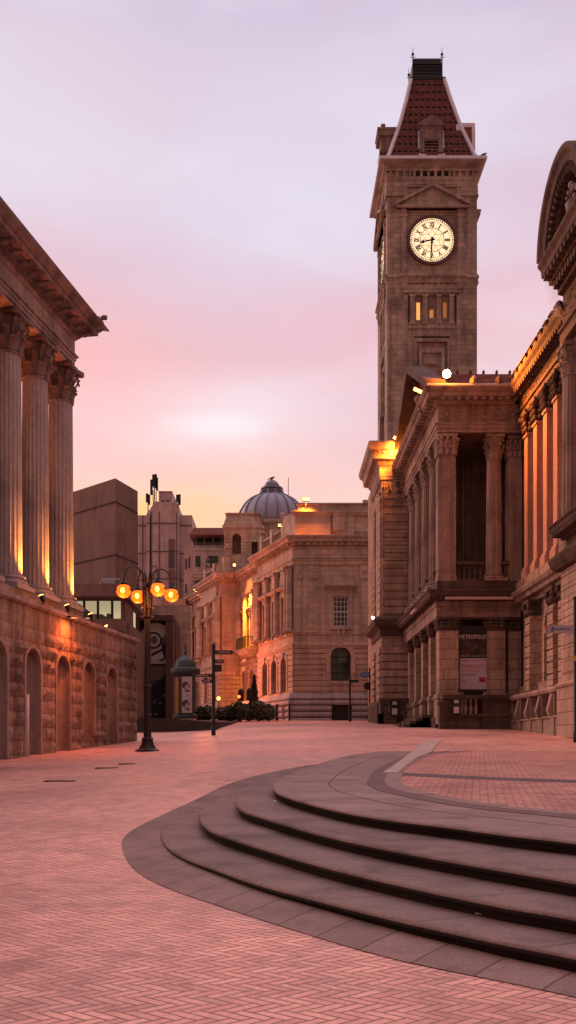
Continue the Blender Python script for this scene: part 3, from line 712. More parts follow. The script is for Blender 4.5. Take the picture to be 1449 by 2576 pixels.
# floodlights at the feet of the columns
def uplight(loc, tgt, label, e):
    t = thing('uplight', loc, label, 'floodlight', 'small floodlights at the feet of the hall columns')
    x, y, z = loc; d = (Vector(tgt) - Vector(loc)).normalized()
    b = MB(); b.tube([(x, y, z), (x, y, z + .12)], .03, 6); b.box(x - .08, x + .08, y - .08, y + .08, z, z + .02)
    c0 = Vector((x, y, z + .18)); b.tube([c0 - d * .10, c0 + d * .02, c0 + d * .10], [.05, .075, .085], 10); b.build('housing', IRON, t)
    b = MB(); b.tube([c0 + d * .102, c0 + d * .125], .078, 12); b.build('lens', LAMP, t)
    light(t, 'SPOT', c0 + d * .3, e, (1, .32, .05), tgt, 48, 1.0, .06); return t
LB = ['lit floodlight at the foot of the leftmost hall column', 'lit floodlight at the foot of the middle hall column', 'lit floodlight at the foot of the rightmost hall column', 'lit floodlight standing alone on the podium past the last hall column']
for i, (s, d) in enumerate(((HCOL[2] + .13, -.03), (HCOL[1] + .13, -.03), (HCOL[0] + .13, -.03))):
    uplight(FH(s, d, 4.40), FH(s + .04, .60, 5.9), LB[i], 1900)
uplight(FH(-1.9, .55, 4.40), FH(-3.6, 1.6, 6.8), LB[3], 40)
wl = light(hall, 'SPOT', FH(-6.2, 3.4, 5.2), 1700, (1, .20, .04), FH(-6.3, 3.0, 13.2), 62, .8, .2)
wl = light(hall, 'SPOT', FH(-9.6, 3.4, 5.2), 1700, (1, .20, .04), FH(-9.6, 3.0, 13.2), 62, .8, .2)
# wall wash lamp over the podium: small lamp on the coping that throws the red-orange pool
t = thing('wall_lamp', FH(-7.2, -.30, 4.38), 'tiny red wall lamp under the podium coping', 'lamp')
b = MB(FH); b.box(-7.28, -7.12, -.34, -.05, 4.27, 4.31); b.build('bracket', IRON, t)
b = MB(FH); b.box(-7.27, -7.13, -.33, -.20, 4.25, 4.27); b.build('lens', emit('red_lens', (1, .25, .08), 2), t)
light(t, 'SPOT', FH(-7.2, -.65, 4.25), 360, (1, .16, .03), FH(-7.3, .35, 2.2), 130, .9, .08)

# ------------------------------------------------------------------ background buildings on the left
CONC = stone('rendered_concrete', (.22, .14, .12), 0, 0, .6, .1, .25, .3)
CONCP = stone('panel_concrete', (.52, .40, .39), 0, 0, .6, .1, .25, .3)
gb = thing('gabled_concrete_block', px(290, 1800, 60), 'windowless dark concrete block with sloping roofline behind the hall columns', 'building')
Y0 = 60; A = Vector(px(290, 1203, Y0)); dl = Vector((-2512, 2400)).normalized(); dr = Vector((787, 2400)).normalized()
ln_l, ln_r = 22, 9.2
def ray(u, o, d):     # distance along d from o where the image column u is met
    k = (u - 697) / FP; return (k * o.y - o.x) / (d.x - k * d.y)
o2 = Vector((A.x, A.y)); tr = ray(346.5, o2, dr)
pr = o2 + dr * tr; plx = o2 + dl * ln_l; bk = pr + dl * ln_l
zt = A.z
b = MB(); zr = vz(1236, pr.y)
t1 = ray(185, o2, dl); zl = vz(1237, (o2 + dl * t1).y); zl = zt + (zl - zt) * ln_l / t1
zb_ = zl + (zr - zt)
b.loft([[(o2.x, o2.y, 10.2), (pr.x, pr.y, 10.2), (bk.x, bk.y, 10.2), (plx.x, plx.y, 10.2)], [(o2.x, o2.y, zt), (pr.x, pr.y, zr), (bk.x, bk.y, zb_), (plx.x, plx.y, zl)]]); b.build('wall', CONC, gb)
b = MB()
for v in (1262, 1395):
    z = vz(v, Y0); e = .03
    n1 = Vector((-dl.y, dl.x)) if Vector((-dl.y, dl.x)).y < 0 else Vector((dl.y, -dl.x)); n2 = Vector((dr.y, -dr.x)); n2 = n2 if n2.x > 0 else -n2
    q0, q1 = o2 + n1 * e, plx + n1 * e; b.loft([[(p.x, p.y, z - .04), (p.x, p.y, z + .04), (p.x - n1.x * .05, p.y - n1.y * .05, z + .04), (p.x - n1.x * .05, p.y - n1.y * .05, z - .04)] for p in (q0, q1)])
    q0, q1 = o2 - n2 * e * 1, pr - n2 * e * 1
    s_ = -1 if n2.dot(plx - o2) > 0 else 1
    q0, q1 = o2 + n2 * e * s_, pr + n2 * e * s_; b.loft([[(p.x, p.y, z - .04), (p.x, p.y, z + .04), (p.x - n2.x * s_ * .05, p.y - n2.y * s_ * .05, z + .04), (p.x - n2.x * s_ * .05, p.y - n2.y * s_ * .05, z - .04)] for p in (q0, q1)])
b.build('panel_joint', simple('joint_dark', (.03, .02, .02), .9), gb)
# low library-like block with lit window strip
lw = thing('office_with_lit_windows', px(250, 1800, 57), 'low dark block with a strip of lit office windows under a deep overhang', 'building')
Y = 57; xl, xr = ux(80, Y), ux(312, Y)
b = MB(); b.box(xl, xr + .3, Y - 1.2, Y + 8, vz(1508, Y), vz(1478, Y)); b.build('overhang', CONC, lw)
b = MB(); b.box(xl, xr + .2, Y + .6, Y + 9, 0, vz(1563, Y)); b.box(xl, ux(316, Y), Y - 1.0, Y + .7, vz(1592, Y), vz(1562, Y)); b.box(ux(304, Y), xr + .1, Y, Y + 3, 0, vz(1508, Y)); b.build('wall', CONC, lw)
b = MB(); b.box(ux(188, Y), ux(303, Y), Y + 6, Y + 6.1, vz(1563, Y), vz(1508, Y)); b.box(ux(188, Y), ux(303, Y), Y + .6, Y + 6, vz(1509, Y) - .05, vz(1508, Y)); 
b.build('office_interior', emit('office_interior', (.72, .62, .40), .55), lw)
b = MB(); rr = random.Random(5)
for i in range(9):
    x = ux(190 + i * 12.5, Y); h = rr.uniform(.3, 1.1); b.box(x, x + .22, Y + 2 + rr.random() * 3, Y + 2.4 + rr.random() * 3, vz(1563, Y), vz(1563, Y) + h)
b.build('office_furniture', simple('furniture', (.20, .16, .12), .8), lw)
for u0, u1, dv in ((188, 203, 6), (243, 272, 8), (277, 302, 4)):
    b = MB(); b.tube([(ux(u0, Y + 3), Y + 2.4, vz(1516 + dv - 8, Y + 3)), (ux(u1, Y + 3), Y + 3.6, vz(1522 + dv - 5, Y + 3))], .07, 6); b.build('ceiling_light', emit('tube_white', (1, .98, .85), 5), lw)
for u in (186, 208, 243, 279, 304): b = MB(); b.box(ux(u, Y) - .06, ux(u, Y) + .06, Y + .35, Y + .55, vz(1563, Y), vz(1508, Y)); b.build('window_mullion', IRON, lw)
b = MB(); b.box(ux(188, Y), ux(303, Y), Y + .56, Y + .58, vz(1563, Y), vz(1508, Y))
m, nt_, bs = newmat('clear_glass'); bs.inputs['Base Color'].default_value = (.9, .9, .85, 1); bs.inputs['Transmission Weight'].default_value = 1; bs.inputs['Roughness'].default_value = .05; bs.inputs['IOR'].default_value = 1.1
b.build('pane', m, lw)
b = MB(); b.tube([(ux(255, Y), Y - .6, vz(1478, Y)), (ux(262, Y), Y - .6, vz(1462, Y)), (ux(305, Y), Y - .6, vz(1462, Y))], .06, 6); b.box(ux(266, Y), ux(293, Y), Y - .8, Y - .5, vz(1474, Y), vz(1464, Y)); b.build('roof_unit', simple('grey_unit', (.35, .33, .35), .6), lw)

tb = thing('concrete_tower_block', px(415, 1800, 112), 'pale concrete tower block with roof antennas behind the street lamp', 'building')
Y = 112
b = MB(); b.box(ux(330, Y), ux(483, Y), Y, Y + 22, 0, vz(1296, Y))
za, zb2 = vz(1296, Y), vz(1272, Y); b.ext_y([(ux(374, Y), za), (ux(384, Y), za + .7), (ux(390, Y), zb2), (ux(440, Y), zb2), (ux(452, Y), zb2 - .6), (ux(452, Y), za)], Y - 1.1, Y + 16)
b.box(ux(372, Y), ux(452, Y), Y - 1.1, Y, 0, za); b.box(ux(386, Y), ux(446, Y), Y - .4, Y + 10, zb2, vz(1264, Y)); b.build('wall', CONCP, tb)
b = MB()
for u in (384, 404, 447): b.box(ux(u, Y) - .05, ux(u, Y) + .05, Y - 1.16, Y - 1.0, 0, zb2 - 1)
for u in (359,): b.box(ux(u, Y) - .05, ux(u, Y) + .05, Y - .06, Y + .1, 0, za - .1)
for v in (1322, 1392, 1460): b.box(ux(334, Y), ux(372, Y) - .01, Y - .07, Y + .1, vz(v, Y) - .06, vz(v, Y) + .06); b.box(ux(372, Y), ux(452, Y), Y - 1.17, Y - 1, vz(v, Y) - .06, vz(v, Y) + .06); b.box(ux(452, Y) + .01, ux(483, Y), Y - .07, Y + .1, vz(v, Y) - .06, vz(v, Y) + .06)
b.build('panel_joint', simple('joint_grey', (.12, .09, .09), .9), tb)
for i, (v0, v1) in enumerate(((1362, 1390), (1394, 1433), (1437, 1464), (1468, 1500), (1504, 1536))):
    b = MB(); b.box(ux(427, Y), ux(442, Y), Y - 1.2, Y - 1.05, vz(v1, Y), vz(v0, Y)); b.build('window', simple('brown_glass' if i % 2 == 0 else 'grey_glass', (.16, .085, .06) if i % 2 == 0 else (.07, .05, .055), .3), tb)
b = MB(); b.box(ux(397, Y), ux(430, Y), Y + 1, Y + 8, vz(1264, Y), vz(1231, Y)); b.box(ux(396, Y), ux(431, Y), Y + .9, Y + 8.1, vz(1232, Y), vz(1230, Y)); b.build('plant_room', CONCP, tb)
b = MB()
for u in (409, 420): b.tube([(ux(u, Y), Y + .8, vz(1258, Y)), (ux(u, Y), Y + 1.05, vz(1258, Y))], .22, 10)
b.build('fan', IRON, tb)
def mast(u, v0, v1, panels):
    b = MB(); b.tube([(ux(u, Y), Y + .5, vz(v1, Y)), (ux(u, Y), Y + .5, vz(v0, Y))], .06, 6)
    for du, a, c in panels: b.box(ux(u + du, Y) - .13, ux(u + du, Y) + .13, Y + .2, Y + .45, vz(c, Y), vz(a, Y)); b.tube([(ux(u + du, Y), Y + .4, vz((a + c) / 2, Y)), (ux(u, Y), Y + .5, vz((a + c) / 2, Y))], .04, 5)
    b.build('antenna', IRON, tb)
mast(387, 1194, 1272, [(-7, 1205, 1243), (4, 1191, 1226), (7, 1200, 1232), (-2, 1192, 1222)])
mast(371, 1240, 1296, [(-2, 1240, 1262), (3, 1243, 1268)])
mast(448, 1243, 1285, [(-3, 1243, 1262), (3, 1242, 1268)])
b = MB()
for u in (383, 391): b.tube([(ux(u, Y), Y + .7, vz(1275, Y)), (ux(u, Y), Y + .7, vz(1228, Y))], .04, 5)
for k in range(6): v = 1232 + 7 * k; b.tube([(ux(383, Y), Y + .7, vz(v, Y)), (ux(391, Y), Y + .7, vz(v + 6, Y))], .03, 4)
b.build('lattice_mast', IRON, tb)

ob = thing('office_block', px(540, 1800, 100), 'pale office block with red-brown overhanging roof behind the domed turret', 'building')
Y = 100; z0 = vz(1372, Y)
b = MB(); b.box(ux(462, Y), ux(640, Y), Y, Y + 14, 0, z0); b.box(ux(486, Y), ux(640, Y), Y - .5, Y, vz(1462, Y), z0 - .4); b.build('wall', CONCP, ob)
b = MB(); b.box(ux(486, Y), ux(640, Y), Y + .8, Y + 12, z0, vz(1342, Y)); b.build('top_storey', GLASS, ob)
b = MB()
for u in range(490, 600, 22): b.box(ux(u, Y), ux(u + 2, Y), Y + .7, Y + .85, z0, vz(1345, Y))
b.build('window_mullion', CONCP, ob)
b = MB(); b.loft([[(ux(478, Y), Y - 1.0, vz(1350, Y)), (ux(645, Y), Y - 1.0, vz(1350, Y)), (ux(645, Y), Y + 13, vz(1350, Y)), (ux(478, Y), Y + 13, vz(1350, Y))], [(ux(488, Y), Y - .6, vz(1331, Y)), (ux(645, Y), Y - .6, vz(1331, Y)), (ux(645, Y), Y + 13, vz(1331, Y)), (ux(488, Y), Y + 13, vz(1331, Y))]]); b.build('roof', simple('red_brown_roof', (.22, .075, .055), .7), ob)
for u0, u1, v0, v1 in ((466, 470, 1406, 1432), (474, 478, 1402, 1428), (493, 505, 1401, 1428), (519, 549, 1401, 1430), (466, 470, 1470, 1492), (493, 510, 1462, 1475)):
    b = MB(); b.box(ux(u0, Y), ux(u1, Y), Y - .56, Y - .45, vz(v1, Y), vz(v0, Y)) if u0 > 486 else b.box(ux(u0, Y), ux(u1, Y), Y - .06, Y + .05, vz(v1, Y), vz(v0, Y)); b.build('window', GLASS, ob)
for v in (1385, 1445, 1452): b = MB(); b.box(ux(486, Y), ux(640, Y), Y - .62, Y - .5, vz(v, Y) - .12, vz(v, Y) + .12); b.build('band_course', CONCP, ob)

# mural building
mb_ = thing('mural_wall', px(388, 1810, 66), 'dark gallery front with a black and white abstract mural under an arch', 'building')
Y = 66
PORT = stone('brown_portal', (.13, .075, .07), 0, 0, .6, .1, .3)
b = MB(); b.box(ux(341, Y), ux(352, Y), Y - .3, Y + 1.5, 0, vz(1562, Y)); b.box(ux(418, Y), ux(437, Y), Y - .3, Y + 1.5, 0, vz(1562, Y)); b.box(ux(338, Y), ux(437, Y), Y - .35, Y + 1.5, vz(1562, Y), vz(1549, Y)); b.box(ux(341, Y), ux(437, Y), Y + 1.0, Y + 4, 0, vz(1555, Y)); b.box(ux(300, Y), ux(341, Y), Y + .5, Y + 4, 0, vz(1500, Y)); b.build('portal', PORT, mb_)
b = MB(); b.box(ux(418, Y) - 3.0, ux(430, Y) + 1, Y + 4.2, Y + 5, 0, vz(1500, Y)); b.build('rear_wall', MU, mb_)
b = MB(); b.box(ux(349, Y), ux(421, Y), Y + .6, Y + .9, 0, vz(1562, Y)); b.build('black_backing', simple('mural_black', (.012, .010, .013), .7), mb_)
MW = simple('mural_white', (.62, .50, .56), .7); MG = simple('mural_grey', (.16, .12, .13), .7); MK = MATS['mural_black']
def flat(pts, d, mat, name='mural_shape'):
    b = MB(); b.ext_y([(ux(u, Y), vz(v, Y)) for u, v in pts], Y + .6 - d, Y + .62); return b.build(name, mat, mb_)
def D5(x, y): return (275.2 + .2374 * x, 1479.2 + .2374 * y)
flat([D5(*p) for p in ((308, 795), (308, 520), (330, 440), (380, 385), (450, 358), (520, 362), (580, 390), (608, 425), (580, 500), (535, 530), (560, 640), (612, 795))], .02, MW)
def ringp(cx, cy, r0, r1, a0, a1, d, mat, n=20):
    pts = [D5(cx + r1 * cos(a0 + (a1 - a0) * k / n), cy + r1 * sin(a0 + (a1 - a0) * k / n)) for k in range(n + 1)] + [D5(cx + r0 * cos(a1 + (a0 - a1) * k / n), cy + r0 * sin(a1 + (a0 - a1) * k / n)) for k in range(n + 1)]
    b = MB(); m = len(pts) // 2
    for k in range(m - 1):
        q = [pts[k], pts[k + 1], pts[-2 - k], pts[-1 - k]]; b.loft([[(ux(u, Y), Y + .6 - d, vz(v, Y)) for u, v in q], [(ux(u, Y), Y + .61, vz(v, Y)) for u, v in q]])
    b.build('mural_stroke', mat, mb_)
ringp(462, 540, 0.1, 40, 0, 2 * pi, .035, MG); ringp(455, 545, 72, 92, -2.2, 2.4, .04, MK)
flat([D5(*p) for p in ((545, 530), (612, 440), (612, 540), (556, 615))], .03, MG)
flat([D5(*p) for p in ((430, 690), (548, 630), (552, 655), (436, 715))], .05, MK)
flat([D5(*p) for p in ((532, 540), (548, 535), (580, 700), (612, 770), (600, 780), (560, 705))], .045, MK)
flat([D5(*p) for p in ((515, 755), (575, 735), (578, 748), (520, 768))], .045, MK)
flat([D5(*p) for p in ((300, 822), (600, 822), (590, 900), (540, 960), (450, 1010), (360, 1012), (300, 990))], .02, MG)
ringp(450, 830, 150, 165, .15, pi - .15, .04, MK)
rr = random.Random(9)
for k in range(9):
    u, v = rr.uniform(352, 415), rr.uniform(1745, 1798); pts = [(u + i * 3, v + rr.uniform(-5, 5)) for i in range(4)]; pts += [(a, c + 1.6) for a, c in pts[::-1]]
    flat(pts, .03, MW, 'mural_stroke')

# ------------------------------------------------------------------ museum (centre)
mu = thing('museum', (1.21, 71, 2.1), 'pinkish stone museum with corner pavilion, attic and banded ground floor in the centre', 'building')
e_ = Vector((-.334, .943)); q_ = Vector((.943, .334))
def FL(s, d, z): return (1.21 + e_.x * s + q_.x * d, 71 + e_.y * s + q_.y * d, z)
def FF(s, d, z): return (1.21 + s, 71 + d, z)
ZB, ZP0, ZST, ZC, ZAT = 1.6, 4.3, 7.75, 15.75, 18.35
def zy(v): return vz(v, 71)
# front face
W_ = 12.0
opsF = [(ux(832, 71) - 1.21, ux(882, 71) - 1.21, zy(1713), zy(1627), True), (ux(838, 71) - 1.21, ux(877, 71) - 1.21, zy(1576), zy(1500)), (ux(834, 71) - 1.21, ux(885, 71) - 1.21, 1.6, zy(1766))]
b = MB(FF); wallmb(b, 0, W_, ZST, ZC, opsF, 0, .5); b.box(.45, W_, .5, 12, 1.6, ZAT - .2)
b.build('front_wall', MU, mu)
b = MB(FF); wallmb(b, 0, W_, ZB, ZST, opsF, 0, .5); courses(b, 0, W_, zy(1738), ZST - .25, .40, [o if len(o) < 5 else (o[0] - .3, o[1] + .3, *o[2:4], True) for o in opsF], 0, .07, .07)
b.build('banded_wall', MUB, mu)
o = opsF[0]; b = MB(FF); archring(b, (o[0] + o[1]) / 2, o[3] - (o[1] - o[0]) / 2, (o[1] - o[0]) / 2, .34, 0, .10, 12, True, o[2]); b.box(o[0] - .1, o[1] + .1, -.15, .3, o[2] - .22, o[2]); b.build('arch_surround', MU, mu)
window(mu, FF, o[0], o[1], o[2], o[3], .32, True, IRON, GLASS, 3, 3)
o = opsF[1]; window(mu, FF, o[0], o[1], o[2], o[3], .22, False, WHITEP, GLASS, 4, 6, .10, .045)
b = MB(FF); m = (o[0] + o[1]) / 2; b.box(o[0] - .25, o[0], -.08, .1, o[2] - .1, o[3] + .5); b.box(o[1], o[1] + .25, -.08, .1, o[2] - .1, o[3] + .5); b.box(o[0] - .001, o[1] + .001, -.05, .1, o[3], o[3] + .5)
b.ext_x(cornice_prof(o[3] + .5, o[3] + .82, .42), o[0] - .6, o[1] + .6)
b.ext_y([(m - 1.1, o[3] + .822), (m + 1.1, o[3] + .822), (m + 1.0, o[3] + 1.1), (m + .7, o[3] + 1.35), (m - .7, o[3] + 1.35), (m - 1.0, o[3] + 1.1)], -.25, .1); b.box(o[0] - .2, o[1] + .2, -.2, .1, o[2] - .25, o[2] - .1)
b.box(o[0] + .3, o[0] + .5, -.16, .1, o[2] - .55, o[2] - .25); b.box(o[1] - .5, o[1] - .3, -.16, .1, o[2] - .55, o[2] - .25); b.build('window_surround', MU, mu)
b = MB(FF); b.box(m - .55, m + .55, -.06, .01, o[3] + .95, o[3] + 1.15); b.build('vent_slot', IRON, mu)
b = MB(FF); o = opsF[2]; b.box(o[0], o[1], .3, .36, 1.6, o[3]); b.build('door', simple('dark_door', (.02, .014, .014), .6), mu)
# bands
pf = [(.05, 0), (-.10, .02), (-.14, .14), (-.04, .2), (-.04, .26), (.05, .26)]
def two(b_f, b_l, prof, sl, d=0):      # moulding along both faces with a butt joint
    b_f.ext_x([(y + d, z) for y, z in prof], 0, W_); b_l.ext_x([(y + d, z) for y, z in prof], .0, sl)
SEG = [(0, 8.2, 0), (8.2, 16.0, .8), (16.0, 23.0, -.9), (23.0, 36, .1)]
def mould(name, mat, z, prof, ext=0):
    b = MB(); 
    for y, zz_ in [(0, 0)]: pass
    # one loft that turns the corner, mitred
    outs = [(y, z + h) for y, h in prof]
    b1_ = MB(FF); b2_ = MB(FL)
    f_ = [];
    c2 = -.36  # mitre factor at the oblique corner
    A = [FF(W_, y, zz_) for y, zz_ in outs]; B = []
    for y, zz_ in outs:
        # intersection of the two offset lines
        p = Vector((1.21, 71 + y)); q = Vector((1.21, 71)) + q_ * y; dx = Vector((1, 0))
        # q + t*e_ has y = 71+y
        t = (71 + y - q.y) / e_.y; B.append((q.x + e_.x * t, 71 + y, zz_))
    C = [FL(8.2 + ext, y, zz_) for y, zz_ in outs]
    b.loft([A, B, C]); b.build(name, mat, mu)
mould('string_course', MU, ZST - .12, [(.02, -.1), (-.08, -.08), (-.16, .12), (-.16, .22), (-.05, .28), (.02, .28)])
mould('string_course', MU, ZST + .75, [(.02, 0), (-.06, .02), (-.10, .1), (.02, .14)])
mould('architrave', MU, ZC - 2.05, [(.02, 0), (-.10, .02), (-.12, .3), (-.2, .36), (-.2, .44), (.02, .46)])
mould('frieze', MU, ZC - 1.55, [(.02, 0), (-.09, .0), (-.09, .92), (.02, .92)])
mould('cornice', MU, ZC - .62, [(.02, 0), (-.18, .04), (-.22, .2), (-.55, .25), (-.60, .42), (-.78, .55), (-.80, .66), (.02, .72)], .5)
b = MB(FF); dentils(b, -.2, W_, -.42, -.1, ZC - .60, ZC - .42, .5, .22); b.build('dentil_band', MU, mu)
b = MB(FL); dentils(b, .0, 8.2, -.42, -.1, ZC - .60, ZC - .42, .5, .22); b.build('dentil_band', MU, mu)
# attic
b = MB(FF); wallmb(b, .1, W_, ZC + .1, ZAT - .5, [], .12, 4); wallmb(b, .35, W_, ZAT - .5, ZAT, [], .35, 3.5); b.box(3.0 + 2.2, 3.0 + 3.1, .10, 3, ZAT, ZAT + .25)
for s in (.1, 3.35): b.box(s, s + 2.7 if s < 1 else s + 1.2, -.0, .2, ZC + .1, ZAT - .75)
b.build('attic_wall', MU, mu)
b = MB(FF); b.ext_x([(.14, ZAT - .95), (-.05, ZAT - .93), (-.22, ZAT - .72), (-.22, ZAT - .62), (.14, ZAT - .6)], -.2, W_); b.ext_x([(.36, ZAT - .08), (.22, ZAT - .04), (.22, ZAT + .06), (.5, ZAT + .1)], .2, W_); b.ext_x([(.14, ZC + .45), (.04, ZC + .46), (.04, ZC + .6), (.14, ZC + .62)], .1, W_); b.build('attic_cornice', MU, mu)
b = MB(FF); c = ux(852, 71) - 1.21; b.box(c - .45, c + .45, -.12, .2, ZC + .55, ZAT - .6); lump(b, (c, -.18, ZAT - .75), (.5, .14, .3), 9, 2); lump(b, (c - .48, -.12, ZAT - 1.1), (.16, .1, .75), 9, 3); lump(b, (c + .48, -.12, ZAT - 1.1), (.16, .1, .75), 9, 4); b.build('carved_trophy', MU, mu)
# pilasters on the front
for u0, u1 in ((739, 757), (762, 800), (906, 928), (932, 950)):
    a, c = ux(u0, 71) - 1.21 + .02, ux(u1, 71) - 1.21
    if a > W_: continue
    b = MB(FF); b.box(a, c, -.07, .05, ZST + .95, ZC - 2.07); b.box(a + .22, c - .22, -.10, -.06, ZST + 1.3, ZC - 3.6) if c - a > .8 else None; b.build('pilaster', MU, mu)
for u0, u1 in ((744, 762), (778, 800), (906, 928), (934, 952)):
    a, c = ux(u0, 71) - 1.21, ux(u1, 71) - 1.21
    b = MB(FF); b.ext_y([(a, ZC - 2.1), (c, ZC - 2.1), (c, ZC - 3.0), (c - .12, ZC - 3.12), ((a + c) / 2, ZC - 3.0), (a + .12, ZC - 3.12), (a, ZC - 3.0)], -.16, -.04); b.sphere(((a + c) / 2, -.18, ZC - 2.5), .13, 8, 6); b.build('bracket', MU, mu)
# pale rounded plinth
def plinth(F, s0, s1, ops, nm):
    b = MB(F); z = ZB - .2
    segs = [(s0, s1)]
    for a, c in ops: segs = [x for p, q in segs for x in ((p, min(q, a)), (max(p, c), q)) if x[1] - x[0] > .05]
    for k, h in enumerate((.50, .47, .45, .45, .45)):
        t = z + h
        for p, q in segs:
            if k == 4: p, q = s0, s1
            b.ext_x([(.02, z + .03), (-.22, z + .04), (-.36, z + .13), (-.38, z + h / 2), (-.36, z + h - .12), (-.22, z + h - .03), (.02, z + h - .02)], p, q)
            if k == 4: break
        z = t
    b.ext_x([(.02, z), (-.30, z + .01), (-.34, z + .12), (-.18, z + .42), (.02, z + .46)], s0, s1); b.build(nm, MUP, mu); return z
plinth(FF, -.28, W_, [(opsF[2][0], opsF[2][1])], 'plinth')
plinth(FL, .06, 16, [(1.0, 1.5), (4.2, 4.7)], 'plinth')
# left face
def lface(s0, s1, d, bays, top, balcony=False):
    ops_lo = [(c - .62, c + .62, 4.35, 7.0, True) for c in bays]; ops_up = [(c - .5, c + .5, 8.75, 11.6) for c in bays]
    b = MB(FL); wallmb(b, s0, s1, ZST, ZC, ops_up, d, .6); b.box(s0, s1, d + .6, d + 8, 1, ZC - .1); b.build('side_wall', MU, mu)
    b = MB(FL); wallmb(b, s0, s1, ZB, ZST, ops_lo, d, .6); courses(b, s0, s1, 3.9, ZST - .25, .40, [(o[0] - .25, o[1] + .25, *o[2:]) for o in ops_lo], d, .07, .07); b.build('banded_wall', MUB, mu)
    for o in ops_lo:
        window(mu, FL, *o[:4], d + .42, True, IRON, GLASS, 2, 2)
        b = MB(FL); archring(b, (o[0] + o[1]) / 2, o[3] - .62, .62, .28, d, .12, 10, True, o[2]); b.build('arch_surround', MUB, mu)
    for o in ops_up:
        window(mu, FL, *o[:4], d + .4, False, WHITEP, GLASS, 2, 4, .1, .05)
        b = MB(FL); b.box(o[0] - .2, o[0], d - .12, d + .1, o[2] - .1, o[3] + .4); b.box(o[1], o[1] + .2, d - .12, d + .1, o[2] - .1, o[3] + .4); b.box(o[0], o[1], d - .1, d + .1, o[3], o[3] + .4); b.ext_x([(y + d, z) for y, z in cornice_prof(o[3] + .4, o[3] + .7, .45)], o[0] - .45, o[1] + .45); b.box(o[0] - .1, o[1] + .1, d - .15, d + .1, o[3] + .9, o[3] + 2.0); b.build('window_surround', MU, mu)
    edges = [s0 + .45] + [(a + c) / 2 for a, c in zip(bays, bays[1:])] + [s1 - .45]
    for s in edges:
        for q in ((-.28, .28) if s in (edges[0], edges[-1]) else (0,)):
            p = FL(s + q, d - .28, ZST + 1.0)
            c = place('column', MUCOL, mu, p); place('capital', MUCAP, c, (p[0], p[1], ZC - 2.1 - .55))
MUCOL = colshaft(.23, ZC - 2.1 - ZST - 1.0 - .55, False, True, .88, 20).mesh('column', MU, smooth=False, autos=40); MUCAP = leafcap(.20, .55, 6).mesh('capital', MU)
lface(0, 8.2, 0, [1.9, 4.1, 6.3], ZC)
lface(8.2, 16, .8, [9.7, 12.2, 14.6], ZC)
lface(16, 23, -.9, [18.0, 21.0], ZC)
lface(23, 36, .1, [25.4, 28.4, 31.4, 34.2], ZC)
for s0, s1, d in SEG[1:]:
    b = MB(FL)
    b.ext_x([(y + d, z + ZC - .62) for y, z in [(.02, 0), (-.18, .04), (-.22, .2), (-.55, .25), (-.60, .42), (-.78, .55), (-.80, .66), (.02, .72)]], s0 - (.75 if d < 0 else 0), s1 + (.5 if d < 0 else 0)); dentils(b, s0, s1, d - .42, d - .1, ZC - .60, ZC - .42, .5, .22); b.build('cornice', MU, mu)
    b = MB(FL); b.box(s0, s1, d - .09, d + .05, ZC - 1.6, ZC - .62); b.box(s0, s1, d - .16, d + .05, ZC - 2.05, ZC - 1.6); b.build('frieze', MU, mu)
    b = MB(FL); b.ext_x([(y + d, z + ZST - .12) for y, z in [(.02, -.1), (-.08, -.08), (-.16, .12), (-.16, .22), (-.05, .28), (.02, .28)]], s0, s1); b.build('string_course', MU, mu)
# end faces of the projecting pavilions (face the camera)
F3 = lambda s, d, z: FL(16.0 + d, s, z)    # s runs from outside (-.9) inwards, d along the facade
b = MB(F3); courses(b, -.9, .78, 3.9, ZST - .25, .40, [], 0, .07, .07); b.box(-.9, .78, -.02, .1, 1.5, ZC - .6); b.build('pavilion_end', MUB, mu)
b = MB(F3); b.box(-.82, .70, -.08, 0, ZST + 1.0, ZC - 2.1); b.ext_x([(y, z + ZC - .62) for y, z in [(.02, 0), (-.18, .04), (-.22, .2), (-.55, .25), (-.78, .55), (-.80, .66), (.02, .72)]], -1.65, .0); b.build('pavilion_end', MU, mu)
# parapet balustrades above the left face
def bal(F, parent, s0, s1, d, z0, h, step=.34, mat=MU, r=.09, name='balustrade', rail=.16):
    b = MB(F); b.box(s0, s1, d - rail, d + rail, z0, z0 + .14); b.box(s0, s1, d - rail * 1.1, d + rail * 1.1, z0 + h - .14, z0 + h); o = b.build(name, mat, parent)
    n = max(1, int((s1 - s0) / step)); me = BALM.setdefault((mat.name, h, r), baluster_mb(h - .28, r).mesh('baluster', mat, smooth=True))
    for i in range(n):
        s = s0 + (i + .5) * (s1 - s0) / n; p = F(s, d, z0 + .14) if F else (s, d, z0 + .14); place('baluster', me, o, p)
    return o
BALM = {}
for q in ((0, 2.6, .15, 3, ZC + .1, ZAT - .55),) + tuple((s, s + .5, .12, .7, ZC + .1, ZC + 1.75) for s in (2.6, 5.2, 7.8)): b = MB(FL); b.box(*q); b.build('parapet_pier', MU, mu)
for a, c in ((3.1, 5.2), (5.7, 7.8)): bal(FL, mu, a, c, .42, ZC + .1, 1.3, .36)
b = MB(FL); lump(b, (8.0, .4, ZC + 2.1), (.35, .3, .5), 8, 8); lump(b, (2.8, .2, ZAT - .3), (.3, .3, .4), 8, 6)
for s in (16.2, 22.6): lump(b, (s, -.4, ZC + 1.9), (.35, .3, 1.0), 12, int(s))
b.build('roof_statue', MU, mu, smooth=True)
for q in tuple((s, s + .6, -.7, -.1, ZC + .1, ZC + 1.6) for s in (16.0, 19.2, 22.4)) + ((8.2, 16, 1.2, 1.5, ZC + .1, ZC + .5), (23, 36, .5, .8, ZC + .1, ZC + 1.0)): b = MB(FL); b.box(*q); b.build('parapet_pier', MU, mu)
